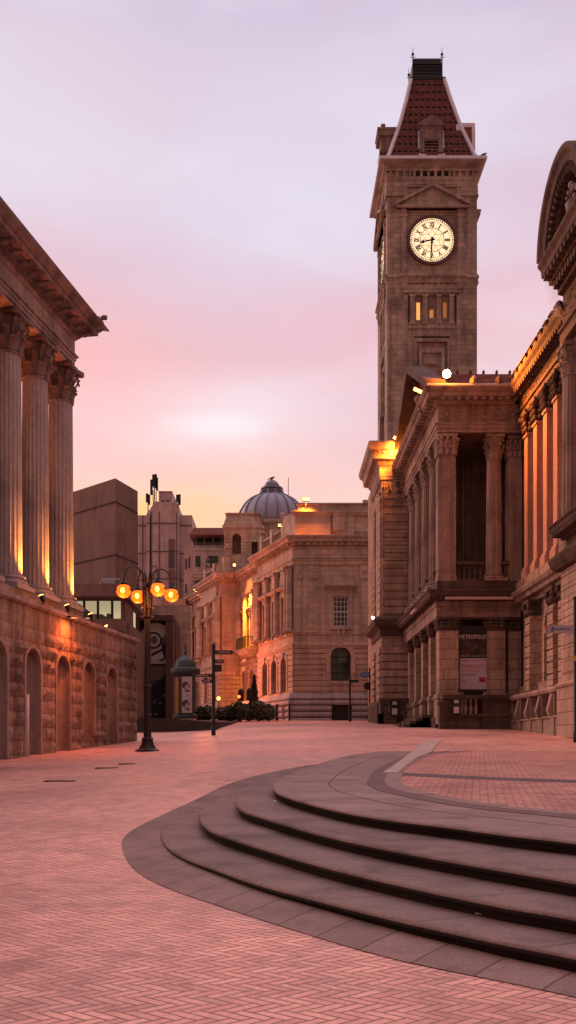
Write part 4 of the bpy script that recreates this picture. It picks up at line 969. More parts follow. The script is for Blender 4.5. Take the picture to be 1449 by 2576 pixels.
for a, c in ((16.6, 19.2), (19.8, 22.4)): bal(FL, mu, a, c, -.4, ZC + .1, 1.2, .4)
# balcony
b = MB(FL); b.ext_x([(.8, 7.9), (.3, 7.95), (-.1, 8.2), (-.3, 8.5), (-.35, 8.62), (.8, 8.62)], 10.8, 13.6); b.build('balcony_slab', MU, mu)
b = MB(FL)
for i in range(15): s = 10.85 + i * .194; b.box(s - .02, s + .02, -.30, -.26, 8.62, 9.6)
for i in range(6): d = -.3 + i * .2; b.box(10.83, 10.87, d - .02, d + .02, 8.62, 9.6)
b.box(10.8, 13.6, -.32, -.24, 9.6, 9.66); b.box(10.8, 10.88, -.3, .8, 9.6, 9.66); b.build('balcony_railing', IRON, mu)
# turret over the second pavilion, and dome behind
tx, ty = ux(606, 88), 88.5
b = MB()
def arc(n, r, a0=0): return [(tx + r * cos(a0 + 2 * pi * k / n), ty + r * sin(a0 + 2 * pi * k / n)) for k in range(n)]
b.prism([(tx - 2.2, ty - 2.2), (tx + 2.6, ty - 2.2), (tx + 2.6, ty + 2.5), (tx - 2.2, ty + 2.5)], 14, 16.6)
b.prism([(tx - 1.9, ty - 1.9), (tx + 2.3, ty - 1.9), (tx + 2.3, ty + 2.2), (tx - 1.9, ty + 2.2)], 16.9, 17.6)
b.prism([(tx - 2.05, ty - 2.05), (tx + 2.5, ty - 2.05), (tx + 2.5, ty + 2.4), (tx - 2.05, ty + 2.4)], 16.6, 16.9)
Ft = lambda s, d, z: (tx - 1.5 + s, ty - 1.5 + d, z)
wallmb(b, 0, 3.4, 17.6, 20.6, [(.55, 1.35, 17.8, 19.6, True), (2.3, 2.9, 17.8, 19.1)], 0, .4) if False else None
bt = MB(Ft); wallmb(bt, 0, 3.4, 17.6, 20.2, [(.75, 1.55, 17.8, 19.7, True), (2.5, 3.1, 17.8, 19.0)], 0, .4); courses(bt, 0, 3.4, 17.7, 19.4, .3, [(.75, 1.55, 17.8, 19.7, True), (2.5, 3.1, 17.8, 19.0)], 0, .06, .06)
bt.box(0, 3.4, 1.4, 3.2, 17.6, 20.2); bt.box(0, .4, .4, 1.4, 17.6, 20.2); bt.box(3.0, 3.4, .4, 1.4, 17.6, 20.2)
bt.box(-.15, 3.55, -.15, 3.3, 20.2, 20.45); bt.loft([[(-.05, -.05, 20.45), (3.45, -.05, 20.45), (3.45, 3.2, 20.45), (-.05, 3.2, 20.45)], [(.25, .3, 21.5), (3.2, .3, 21.5), (3.2, 3, 21.5), (.25, 3, 21.5)]]); bt.box(.1, 3.35, .15, 3.1, 21.5, 21.62)
b.build('turret_base', MU, mu); bt.build('turret', MU, mu)
dm = MB(); dxx, dyy, zr_ = ux(684, 93), 93, vz(1326, 93)
R = 88 / FP * 93; H = vz(1243, 93) - zr_
dm.lathe([(R * cos(t) ** .9 if t < pi / 2 - .01 else .05, H * sin(t)) for t in [pi / 2 * k / 14 * .93 for k in range(15)]], dxx, dyy, zr_, 48); dome = dm.build('dome', simple('dome_lead', (.27, .27, .33), .55, .2, .15, 2, .18), mu, smooth=True)
b = MB(); b.lathe([(R * 1.03, -6), (R * 1.03, -.5), (R * 1.12, -.4), (R * 1.12, -.1), (R * 1.02, 0)], dxx, dyy, zr_, 40); b.build('dome_drum', MU, mu)
for k in range(18):
    a = 2 * pi * k / 18; pts = []
    for j in range(13):
        t = pi / 2 * j / 12 * .93; rr = R * cos(t) ** .9 + .03; pts.append((dxx + rr * cos(a), dyy + rr * sin(a), zr_ + H * sin(t)))
    b = MB(); b.tube(pts, .10, 5); b.build('dome_rib', simple('dome_rib_lead', (.17, .17, .21), .5, .3), dome)
b = MB(); b.lathe([(1.35, -.5), (1.3, -.1), (1.0, .1), (.95, .5), (1.1, .55), (1.05, .7), (.75, .8), (.72, 1.0), (.5, 1.3), (.1, 1.5)], dxx, dyy, zr_ + H - .1, 24)
for k in range(10): a = 2 * pi * k / 10; b.tube([(dxx + cos(a) * 1.35, dyy + sin(a) * 1.35, zr_ + H - .6), (dxx + cos(a) * 1.0, dyy + sin(a) * 1.0, zr_ + H + .3)], .12, 5)
b.build('dome_lantern', MATS['dome_rib_lead'], mu)
b = MB(); b.tube([(dxx + 1.6, dyy, zr_ + H - .4), (dxx + 1.6, dyy, zr_ + H + 1.6)], .03, 4); b.build('lightning_rod', IRON, mu)
# floodlights of the museum
def flood(loc, tgt, e, label, size=(.5, .18, .3), grp='orange floodlights on the museum cornice', ang_=80, e2=0, stem_=True, mat=LAMP):
    t = thing('floodlight', loc, label, 'floodlight', grp)
    x, y, z = loc; w_, d_, h_ = size
    b = MB(); b.box(x - w_ / 2, x + w_ / 2, y, y + d_, z, z + h_)
    if stem_: b.tube([(x, y + d_ / 2, z - .35), (x, y + d_ / 2, z)], .03, 6)
    b.build('housing', IRON, t)
    b = MB(); cz_ = z + h_ / 2
    if abs(w_ - .36) < .01: b.tube([(x, y - .002, cz_), (x, y - .06, cz_), (x, y - .10, cz_)], [.19, .19, .13], 16)
    else: b.box(x - w_ * .44, x + w_ * .44, y - .03, y - .002, z + h_ * .08, z + h_ * .92)
    b.build('lens', mat, t)
    light(t, 'SPOT', Vector((x, y - .12, z + h_ / 2)) + (Vector(tgt) - Vector(loc)).normalized() * .2, e, SOD, tgt, ang_, .8, .1)
    return t
px_ = px(770, 1263, 70.5); flood((px_[0], 70.75, 18.42), (px_[0] - .1, 71.1, 16.4), 1600, 'bright floodlight on top of the museum attic, right of the dome', (.55, .2, .28), ang_=120)
flood(px(703, 1325, 74.5), FL(2.0, .4, 16.6), 700, 'small floodlight on the museum parapet just below the dome', (.22, .15, .22))
p = FL(12.6, -.75, 13.9); flood(FL(13.4, -.5, ZC + .25), FL(12.4, .6, 11.5), 1200, 'small floodlight on the museum cornice above the balcony', (.25, .15, .25))
lm = light(mu, 'SPOT', FL(12.5, -.6, 14.6), 12000, (1, .36, .03), FL(12.4, .8, 10.5), 60, .7, .1)
flood(FL(20.2, -.2, ZC + .9), FL(20.0, -.1, 16.2), 1500, 'glowing floodlight behind the balustrade of the second museum pavilion', (.3, .15, .4))
flood(FL(26, -.75, ZC + .1), FL(26, .4, 12), 1200, 'floodlight near the far end of the museum cornice, right one of two', (.3, .2, .3))
flood(FL(33.8, -.75, ZC + .1), FL(33, .4, 12), 1600, 'floodlight near the far end of the museum cornice, left one of two', (.35, .2, .35))
light(mu, 'SPOT', FL(33.6, -2.2, 13.9), 7000, (1, .24, .03), FL(34.5, .4, 8.0), 85, .9, .2)
# red glow on the pavilion end: bare point light, no lamp modelled
light(mu, 'POINT', (-6.2, 76.5, 6.5), 1700, (1, .20, .06), None, rad=.5)
# orange end wall at the far left of the museum
b = MB(); b.box(ux(432, 86), ux(458, 86) + .3, 86, 88, 0, vz(1575, 86)); b.box(ux(428, 86), ux(470, 86), 85.8, 88, vz(1575, 86), vz(1560, 86)); b.box(ux(400, 100), ux(470, 100), 99, 101, 0, vz(1510, 100))
b.build('far_wall', MUB, mu)

# ------------------------------------------------------------------ clock tower
YT = 75.0
x0, x1 = ux(974, YT), ux(1200, YT); cx_ = (x0 + x1) / 2; HW = (x1 - x0) / 2; cyT = YT + HW
ct = thing('clock_tower', (cx_, cyT, 2.2), 'tall square clock tower with steep red tiled roof and lit white dial', 'clock tower')
def tz(v): return vz(v, YT)
def sides():    # frames for the four faces: s centred, d into the wall
    yield lambda s, d, z: (cx_ + s, YT + d, z)
    yield lambda s, d, z: (x0 + d, cyT - s, z)
    yield lambda s, d, z: (x1 - d, cyT + s, z)
    yield lambda s, d, z: (cx_ - s, YT + 2 * HW - d, z)
def merge(a, b_): off = len(a.v); a.v += b_.v; a.f += [[i + off for i in f] for f in b_.f]
core = MB(); core.box(x0 + .35, x1 - .35, YT + .35, YT + 2 * HW - .35, 2, tz(470)); core.build('core_wall', TW, ct)
pil = MB()
for fi, F in enumerate(sides()):
    b = MB(F)
    g1, g2 = -HW + 1.6, HW - 1.6
    if fi in (0, 3): b.box(-HW, g1, 0, .36, 2, tz(470)); b.box(g2, HW, 0, .36, 2, tz(470))
    else: b.box(-HW + .37, g1, .0, .36, 2, tz(470)); b.box(g2, HW - .37, .0, .36, 2, tz(470))
    merge(pil, b)
    b = MB(F)
    # pediment block over the clock
    zc = tz(603); pw = ux(1175, YT) - ux(1003, YT); pw /= 2
    b.box(g1, g2, .1, .36, tz(540), tz(470))
    b.ext_y([(-pw, tz(527)), (pw, tz(527)), (pw, tz(520)), (0, tz(474)), (-pw, tz(520))], -.18, .36)
    b.ext_y([(-pw - .18, tz(527)), (pw + .18, tz(527)), (pw + .18, tz(522)), (-pw - .18, tz(522))], -.42, .1)
    b.build('clock_pediment', TW, ct); b = MB(F)
    for sg in (-1, 1):
        b.ext_y([(sg * (pw + .25), tz(522)), (sg * (pw + .25), tz(515)), (0, tz(466)), (0, tz(474))], -.45, .1)
        b.build('raking_moulding', TW, ct); b = MB(F)
        b.box(sg * 2.05, sg * 2.45, -.12, .36, tz(690), tz(527)); b.box(sg * 1.95, sg * 2.55, -.16, .36, tz(548), tz(540))
    b.box(-2.05, 2.05, .16, .36, tz(690), tz(540))
    b.build('clock_surround', TW, ct); b = MB(F)
    b.ext_x([(.36, tz(690)), (-.30, tz(691)), (-.34, tz(697)), (-.12, tz(703)), (-.08, tz(712)), (.36, tz(716))], -2.6, 2.6)
    b.box(-2.45, 2.45, -.04, .36, tz(733), tz(716)); b.box(-2.3, 2.3, -.10, .36, tz(737), tz(732))
    for k in range(9): s = -2.0 + k * .5; b.ext_x([(0, tz(698)), (-.28, tz(699)), (-.1, tz(712)), (0, tz(716))], s - .09, s + .09)
    for sg in (-1, 1): b.box(sg * 2.0, sg * 2.5, -.14, .36, tz(728), tz(700))
    b.ext_x([(.36, tz(690)), (-.10, tz(691)), (-.16, tz(698)), (0, tz(704)), (.36, tz(705))], -HW - .06, -2.6); b.ext_x([(.36, tz(690)), (-.10, tz(691)), (-.16, tz(698)), (0, tz(704)), (.36, tz(705))], 2.6, HW + .06)
    b.build('clock_balcony', TW, ct); b = MB(F)
    b.box(g1, g2, .0, .36, tz(830), tz(815)); b.box(g1 - .0, g2, .02, .36, tz(845), tz(830)); b.box(g1, g2, -.06, .36, tz(826), tz(822))
    b.build('loggia_sill', TW, ct); b = MB(F)
    b.box(g1, g1 + .5, .05, .36, tz(990), tz(845)); b.box(g2 - .5, g2, .05, .36, tz(990), tz(845)); b.box(-1.4, 1.4, .02, .36, tz(858), tz(850)); b.box(-1.4, -1.22, .02, .36, tz(990), tz(858)); b.box(1.22, 1.4, .02, .36, tz(990), tz(858))
    b.build('panel_frame', TW, ct); b = MB(F)
    b.box(-1.0, 1.0, .12, .36, tz(885), tz(875)); b.box(-1.0, -.75, .12, .36, tz(960), tz(885)); b.box(.75, 1.0, .12, .36, tz(960), tz(885)); b.box(-.5, .5, .0, .36, tz(915), tz(910))
    b.build('inner_panel', TW, ct)
    # top storey: corbelled arcade and cornice
    b = MB(F)
    zt_ = tz(405)
    b.ext_x([(.36, tz(470)), (-.05, tz(470)), (-.05, tz(456)), (-.12, tz(452)), (-.12, tz(446)), (.3, tz(446))], -HW - .05 if fi in (0, 3) else -HW + .37, HW + .05 if fi in (0, 3) else HW - .37)
    for sg in (-1, 1):
        b.box(sg * 2.0, sg * (HW + .02), -.02, .36, tz(500), tz(470)) if False else None
        b.box(sg * 2.35, sg * (HW), -.08, .3, tz(488), tz(470)); b.box(sg * 2.2, sg * (HW + .04), -.12, .3, tz(494), tz(489))
    dentils(b, -2.0, 2.0, -.14, 0, tz(466), tz(460), .3, .16)
    for s in (-3.25, -2.75, -2.2, -1.72, -1.4, -.84, -.28, .28, .84, 1.4, 1.72, 2.2, 2.75, 3.25): b.box(s - .10, s + .10, -.02, .4, tz(446), tz(428))
    for s in (-3.0, -2.48, -1.96, 1.96, 2.48, 3.0): b.box(s - .2, s + .2, .16, .4, tz(446), tz(424))
    b.box(-HW + .4, HW - .4, .30, .5, tz(446), tz(425)) if fi else None
    b.box(-HW, HW, -.04, .5, tz(430), tz(424))
    for s in (-1.12, -.56, 0, .56, 1.12): archring(b, s, tz(433), .17, .07, .05, .10, 6, False)
    e0 = lambda y: HW - .0 - y
    rows = [(-.02, tz(424)), (-.25, tz(421)), (-.30, tz(417)), (-.55, tz(413)), (-.58, tz(408)), (-.62, tz(407.5))]
    b.loft([[(-HW + y * 1.0, y, z) for y, z in rows], [(HW - y * 1.0, y, z) for y, z in rows]], cap=False, closed=False)
    b.build('corbel_cornice', TW, ct)
pil.build('corner_pier', TW, ct)
b = MB(); b.box(x0 + .1, x1 - .1, YT + .1, YT + 2 * HW - .1, tz(424), tz(409)); b.box(x0 + .5, x1 - .5, YT + .5, YT + 2 * HW - .5, tz(470), tz(424)); b.build('top_storey', TWD, ct)
b = MB(); b.box(x0 - .66, x1 + .66, YT - .66, YT + 2 * HW + .66, tz(411), tz(404)); b.build('roof_gutter', simple('pale_lead', (.56, .57, .66), .55), ct)
# five black boxes filling the arcade openings, their shade put in as colour
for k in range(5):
    s = cx_ - 1.12 + k * .56; b = MB(); b.box(s - .178, s + .178, YT + .02, YT + .44, tz(449), tz(427.5)); b.build('arcade_shade', simple('shadow_black', (.008, .006, .006), .9), ct)
# side hood frames (left face pediment projecting) 
# clock faces
DIAL = emit('dial_glow', (1.0, .76, .46), 1.0)
def text_mesh(s, size, name='numeral', bold=0.0, extr=.01):
    c = bpy.data.curves.new(name, 'FONT'); c.body = s; c.size = size; c.extrude = extr; c.align_x = 'CENTER'; c.align_y = 'CENTER'; c.offset = bold; c.resolution_u = 2
    o = bpy.data.objects.new('tmp', c); COL.objects.link(o); dg = bpy.context.evaluated_depsgraph_get()
    me = bpy.data.meshes.new_from_object(o.evaluated_get(dg)); bpy.data.objects.remove(o); bpy.data.curves.remove(c); return me
def put_text(s, size, M, mat, parent, name='lettering', bold=0.0, sx=1, ext=.01):
    me = text_mesh(s, size, name, bold, ext); me.materials.append(mat); me.transform(Matrix.Diagonal((sx, 1, 1, 1))); me.transform(M); o = bpy.data.objects.new(name, me); COL.objects.link(o); o.parent = parent; WL[o.name] = wloc(parent); return o
NUM = ['XII', 'I', 'II', 'III', 'IIII', 'V', 'VI', 'VII', 'VIII', 'IX', 'X', 'XI']
DR = 57 / 32.0
for fi, F in enumerate(sides()):
    if fi == 3: continue
    zc = tz(603)
    dg_ = thing_part = None
    b = MB(F); n = 48
    def disc(b, r0, r1, d0, d1, n=48, s0=0, z0=zc):
        for k in range(n):
            a0, a1 = 2 * pi * k / n, 2 * pi * (k + 1) / n
            q = [(s0 + r * cos(a), z0 + r * sin(a)) for r, a in ((r0, a0), (r1, a0), (r1, a1), (r0, a1))]
            if r0 == 0: q = q[1:]
            b.loft([[(s, d0, z) for s, z in q], [(s, d1, z) for s, z in q]])
    disc(b, DR * .985, DR * 1.10, -.06, .2); rim = b.build('dial_rim', simple('dial_rim', (.10, .05, .04), .5), ct)
    b = MB(F); disc(b, 0, DR * .985, .04, .10); face = b.build('clock_face', DIAL, ct)
    b = MB(F)
    for r, wdt in ((.975, .010), (.89, .008), (.80, .007), (.53, .012)): disc(b, DR * (r - wdt), DR * (r + wdt), .02, .04)
    for k in range(60):
        a = 2 * pi * k / 60; c, s_ = cos(a), sin(a); wd = .022 if k % 5 else .04
        q = [(DR * r * c + w2 * -s_, zc + DR * r * s_ + w2 * c) for r, w2 in ((.89, -wd), (.975, -wd), (.975, wd), (.89, wd))]
        b.loft([[(s, .02, z) for s, z in q], [(s, .04, z) for s, z in q]])
    b.build('minute_ring', IRON, face)
    b = MB(F)
    def bar2(p, q, wd, d=.025):
        dx, dz = q[0] - p[0], q[1] - p[1]; l = hypot(dx, dz); nx, nz = -dz / l * wd, dx / l * wd
        qq = [(p[0] + nx, zc + p[1] + nz), (q[0] + nx, zc + q[1] + nz), (q[0] - nx, zc + q[1] - nz), (p[0] - nx, zc + p[1] - nz)]
        b.loft([[(s, d, z) for s, z in qq], [(s, .041, z) for s, z in qq]])
    for k in range(6):
        a = pi / 2 + k * pi / 3; am, ap_ = a - pi / 6, a + pi / 6; R1, R2 = DR * .27, DR * .50
        bar2((0, 0), (R1 * cos(am), R1 * sin(am)), .012); bar2((R1 * cos(am), R1 * sin(am)), (R2 * cos(a), R2 * sin(a)), .012); bar2((R1 * cos(ap_), R1 * sin(ap_)), (R2 * cos(a), R2 * sin(a)), .012)
        bar2((R1 * cos(am), R1 * sin(am)), (R2 * 1.04 * cos(am), R2 * 1.04 * sin(am)), .012)
    b.build('dial_tracery', simple('tracery', (.18, .12, .08), .6), face)
    if fi == 0: base_M = Matrix(((1, 0, 0, cx_), (0, 0, -1, YT), (0, 1, 0, 0), (0, 0, 0, 1)))
    elif fi == 1: base_M = Matrix(((0, 0, -1, x0), (-1, 0, 0, cyT), (0, 1, 0, 0), (0, 0, 0, 1)))
    else: base_M = Matrix(((0, 0, 1, x1), (1, 0, 0, cyT), (0, 1, 0, 0), (0, 0, 0, 1)))
    for k, nm_ in enumerate(NUM):
        a = -2 * pi * k / 12; M = Matrix.Translation(-Vector(wloc(face))) @ base_M @ Matrix.Translation((-DR * .665 * sin(a), zc + DR * .665 * cos(a), -.03)) @ Matrix.Rotation(a, 4, 'Z')
        me = text_mesh(nm_, .50, 'numeral', .022); bb = [v.co.x for v in me.vertices]; wdt = max(bb) - min(bb); sx = min(.62, .42 / wdt) if wdt > .1 else 1.0
        me.transform(Matrix.Diagonal((max(sx, .5), 1.05, 1, 1))); me.transform(M); me.materials.append(IRON)
        o = bpy.data.objects.new('numeral', me); COL.objects.link(o); o.parent = face; WL[o.name] = wloc(face)
    # hands 8:30
    def hand(ang_deg, L_, w0, spade, name):
        b = MB(F); a = radians(90 - ang_deg); c, s_ = cos(a), sin(a)
        def PT(r, t): return (r * c - t * s_, zc + r * s_ + t * c)
        q = [PT(-.22, -w0), PT(L_, -w0 * .35), PT(L_, w0 * .35), PT(-.22, w0)]; b.loft([[(s, -.02, z) for s, z in q], [(s, .0, z) for s, z in q]])
        if spade: 
            q = [PT(L_ * .62, 0), PT(L_ * .80, -.12), PT(L_ * .98, -.07), PT(L_ * 1.12, 0), PT(L_ * .98, .07), PT(L_ * .80, .12)]; b.loft([[(s, -.03, z) for s, z in q], [(s, .0, z) for s, z in q]])
        b.build(name, IRON, face)
    hand(257, DR * .50, .075, True, 'hour_hand'); hand(184, DR * .92, .085, False, 'minute_hand')
# loggia between: posts, windows
for fi, F in enumerate(sides()):
    if fi == 3: continue
    b = MB(F)
    for s in (-1.55, -.55, .55, 1.55): b.box(s - .17, s + .17, -.02, .34, tz(812), tz(746)); b.box(s - .22, s + .22, -.08, .34, tz(746), tz(741)); b.box(s - .22, s + .22, -.06, .34, tz(815), tz(810))
    b.box(-2.1, 2.1, .0, .36, tz(741), tz(737))
    b.build('loggia_post', TW, ct)
    for i, s in enumerate((-1.05, 0, 1.05)):
        e = (.8, .22, .05)[i] if fi == 0 else .1
        b = MB(F); b.box(s - .14, s + .14, .30, .34, tz(800 if i == 0 else 795), tz(757 if i != 1 else 775)); b.build('lit_window', emit('warm_window_%d' % int(e * 100), (1, .50, .14), e), ct)
# roof
prof = [(3.66, 46.2), (3.30, 47.0), (2.96, 48.1), (2.62, 49.15), (2.33, 50.15), (2.05, 51.25), (1.78, 52.3), (1.55, 53.3), (1.35, 54.2)]
b = MB(); b.loft([[(cx_ - w_, cyT - w_, z), (cx_ + w_, cyT - w_, z), (cx_ + w_, cyT + w_, z), (cx_ - w_, cyT + w_, z)] for w_, z in prof])
m, nt_, bs = newmat('roof_tiles_banded')
t = N(nt_, 'ShaderNodeTexCoord'); s = N(nt_, 'ShaderNodeSeparateXYZ'); L(nt_, t.outputs['Object'], s.inputs[0])
hx = MATH(nt_, 'ADD', s.outputs[0], s.outputs[1]); zf = MATH(nt_, 'DIVIDE', s.outputs[2], .72); zfr = MATH(nt_, 'FRACT', zf); row_ = MATH(nt_, 'FLOOR', zf)
hf = MATH(nt_, 'FRACT', MATH(nt_, 'ADD', MATH(nt_, 'DIVIDE', hx, .46), MATH(nt_, 'MULTIPLY', row_, .5)))
dk = MATH(nt_, 'MULTIPLY', MATH(nt_, 'LESS_THAN', MATH(nt_, 'ABSOLUTE', MATH(nt_, 'SUBTRACT', hf, .5)), .33), MATH(nt_, 'LESS_THAN', MATH(nt_, 'ABSOLUTE', MATH(nt_, 'SUBTRACT', zfr, .5)), .14))
br = N(nt_, 'ShaderNodeTexBrick'); c = N(nt_, 'ShaderNodeCombineXYZ'); L(nt_, hx, c.inputs[0]); L(nt_, s.outputs[2], c.inputs[1]); L(nt_, c.outputs[0], br.inputs['Vector']); br.inputs['Scale'].default_value = 1; br.inputs['Brick Width'].default_value = .22; br.inputs['Row Height'].default_value = .14; br.inputs['Mortar Size'].default_value = .014
br.inputs['Color1'].default_value = (.11, .045, .040, 1); br.inputs['Color2'].default_value = (.20, .085, .068, 1); br.inputs['Mortar'].default_value = (.05, .015, .012, 1)
L(nt_, MIX(nt_, MATH(nt_, 'MULTIPLY', dk, .92), br.outputs[0], (.012, .008, .01)), bs.inputs['Base Color']); bs.inputs['Roughness'].default_value = .9; bs.inputs['Specular IOR Level'].default_value = .1
bp = N(nt_, 'ShaderNodeBump'); bp.inputs['Strength'].default_value = .6; bp.inputs['Distance'].default_value = .05; L(nt_, br.outputs[1], bp.inputs['Height']); bp.invert = True; L(nt_, bp.outputs[0], bs.inputs['Normal'])
ROOFT = m; b.build('roof', m, ct)
b = MB()
for sx in (-1, 1):
    for sy in (-1, 1): b.tube([(cx_ + sx * w_, cyT + sy * w_, z) for w_, z in prof], [.16] * 9, 6)
b.build('hip_flashing', simple('pale_lead', (.56, .57, .66), .55), ct)
b = MB(); w_, z = 1.45, 54.25; b.loft([[(cx_ + a * q, cyT + c * q, zz_) for a, c in ((-1, -1), (1, -1), (1, 1), (-1, 1))] for q, zz_ in ((1.4, z - .1), (1.45, z + .1), (1.2, z + .15), (1.12, 55.9), (1.15, 56.0), (.95, 56.2), (.05, 56.3))])
b.build('roof_lantern', simple('lantern_black', (.012, .018, .018), .5, .2), ct)
b = MB()
for k in range(5): z = 54.5 + k * .26; b.box(cx_ - 1.14, cx_ + 1.14, cyT - 1.22, cyT - 1.1, z, z + .06)
b.box(cx_ - .95, cx_ + .95, cyT - 1.16, cyT - 1.08, 55.62, 55.95); b.build('lantern_louvre', IRON, ct)
for sx in (-1, 1):
    for sy in (-1, 1):
        b = MB(); X, Y_ = cx_ + sx * 1.18, cyT + sy * 1.18; b.tube([(X, Y_, 54.2), (X, Y_, 56.0), (X, Y_, 56.95)], [.06, .05, .012], 5); b.sphere((X, Y_, 56.35), .12, 8, 5); b.box(X - .2, X + .2, Y_ - .02, Y_ + .02, 56.1, 56.13); b.box(X - .02, X + .02, Y_ - .18, Y_ + .18, 55.95, 55.98); b.build('finial', IRON, ct)
# dormers on each slope
for fi, F0 in enumerate(sides()):
    # d measured from the tower face; dormer front at about d=.45
    b = MB(F0); zb0, zt0 = tz(396), tz(322) + .3; k_ = 1.0
    for sg in (-1, 1):
        b.box(sg * .55, sg * .92, .28, 1.8, zb0 + .25, zt0)
    b.box(-.55, .55, .30, 2.0, tz(345), zt0); b.box(-.92, .92, 1.2, 2.6, zb0 + .4, zt0)
    b.ext_x([(.3, zt0), (.12, zt0 + .05), (.10, zt0 + .16), (2.7, zt0 + .2), (2.7, zt0)], -1.05, 1.05)
    b.ext_y([(-1.05, zt0 + .2), (1.05, zt0 + .2), (0, zt0 + .85)], .15, 2.9); dmr = b.build('dormer', TWD, ct)
    b = MB(F0)
    for k in range(5): z = tz(372) + k * .24 - .18; b.ext_x([(.34, z), (.62, z + .16), (.62, z + .19), (.34, z + .03)], -.54, .54)
    b.build('louvre', simple('louvre_grey', (.20, .20, .22), .6), dmr)
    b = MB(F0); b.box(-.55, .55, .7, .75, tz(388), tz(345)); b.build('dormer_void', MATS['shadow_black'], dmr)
    b = MB(F0)
    for sg in (-1, 1): b.ext_x([(.10, zb0 + .0), (.05, zb0 + .35), (.3, zb0 + .36), (.6, zt0 - .1), (.7, zt0 - .1), (.5, zb0)], sg * .95 - .08, sg * .95 + .08); b.box(sg * .50, sg * 1.02, .02, .35, zb0 + .02, zb0 + .28)
    b.build('lead_flashing', MATS['pale_lead'], dmr)
# dormers of the side slopes, built as plain stacks
b = MB(); b.box(8.30, 9.5, YT + 1.2, YT + 2.6, 46.2, 49.0); b.box(8.05, 9.6, YT + 1.0, YT + 2.8, 48.95, 49.35); b.box(8.0, 9.6, YT + .95, YT + 2.85, 49.35, 49.55); b.box(8.2, 9.5, YT + 1.1, YT + 2.7, 47.6, 47.8); b.lathe([(.17, 0), (.13, .2), (.20, .5)], 8.5, YT + 1.5, 49.55, 8); b.build('side_dormer', TWD, ct)
b = MB(); X = 15.5; b.box(14.2, 15.75, YT + 1.3, YT + 2.4, 46.2, 49.7); b.build('side_dormer', simple('dormer_tile', (.20, .06, .045), .7), ct)
b = MB(); b.box(14.5, 15.8, YT + 1.15, YT + 2.5, 49.7, 50.0); b.box(15.55, 15.82, YT + 1.15, YT + 1.45, 47.2, 49.7); b.box(14.25, 14.75, YT + .95, YT + 1.5, 48.2, 49.75); b.build('lead_flashing', MATS['pale_lead'], ct)
# base mouldings near the wing roof
b = MB()
for F in sides(): b.ext_x([(.1, tz(1045)), (-.12, tz(1046)), (-.16, tz(1055)), (0, tz(1062)), (0, tz(1070)), (-.35, tz(1078)), (-.40, tz(1090)), (-.2, tz(1100)), (.1, tz(1104))], -HW - .3, HW + .3)
b.build('base_moulding', TWD, ct)
# pigeon on the gutter
def bird(c, label, s=1.0):
    b = MB(); X, Y_, Z = c
    b.lathe([(0.02, -.24), (.07, -.18), (.11, -.05), (.12, .05), (.08, .14), (.05, .18)], 0, 0, 0, 10)
    vv_ = [(X + z * s, Y_ + y * s, Z + (.17 + x * 1.0 + z * .25) * s) for x, y, z in b.v]; b.v = vv_
    b.sphere((X + .20 * s, Y_, Z + .29 * s), .06 * s, 8, 6); b.tube([(X + .24 * s, Y_, Z + .29 * s), (X + .33 * s, Y_, Z + .27 * s)], [.02 * s, .004], 5)
    b.tube([(X - .15 * s, Y_, Z + .13 * s), (X - .40 * s, Y_, Z + .06 * s)], [.05 * s, .03 * s], 5)
    for dy in (-.03, .03): b.tube([(X + .0, Y_ + dy * s, Z), (X + .02, Y_ + dy * s, Z + .1 * s)], .012 * s, 4)
    o = b.build('pigeon', simple('pigeon_grey', (.05, .045, .055), .7), None, org=c, smooth=True); return tag(o, label, 'bird')
bird((ux(1216, YT - .5), YT - .5, tz(405)), 'grey pigeon on the right end of the clock tower gutter', 1.0)
bird((dxx, dyy, zr_ + H + 1.36), 'grey pigeon perched on top of the museum dome', 1.1)

# ------------------------------------------------------------------ council house: wing, portico and far pavilion (right)
co = thing('council_house', (11.2, 45, .9), 'ornate stone council building with two storey portico and curved pediment, filling the right side', 'building')
# --- portico
PX0, PX1, PY0, PY1 = 7.55, 11.5, 45.0, 56.7
def pz(v): return vz(v, 45)
ZG = .7
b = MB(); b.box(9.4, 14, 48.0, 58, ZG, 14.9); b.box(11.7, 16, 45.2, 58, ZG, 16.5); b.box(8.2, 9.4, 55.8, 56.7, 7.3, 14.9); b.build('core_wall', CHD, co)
for q in ((PX0, PX1, PY0, PY1, 6.9, 7.0), (PX0 + .1, PX1, PY0 + .1, PY1, 14.9, 15.0), (PX0, PX1 + .2, PY0 + .6, PY1, ZG, 1.55)): b = MB(); b.box(*q); b.build('floor_slab', CHD, co)
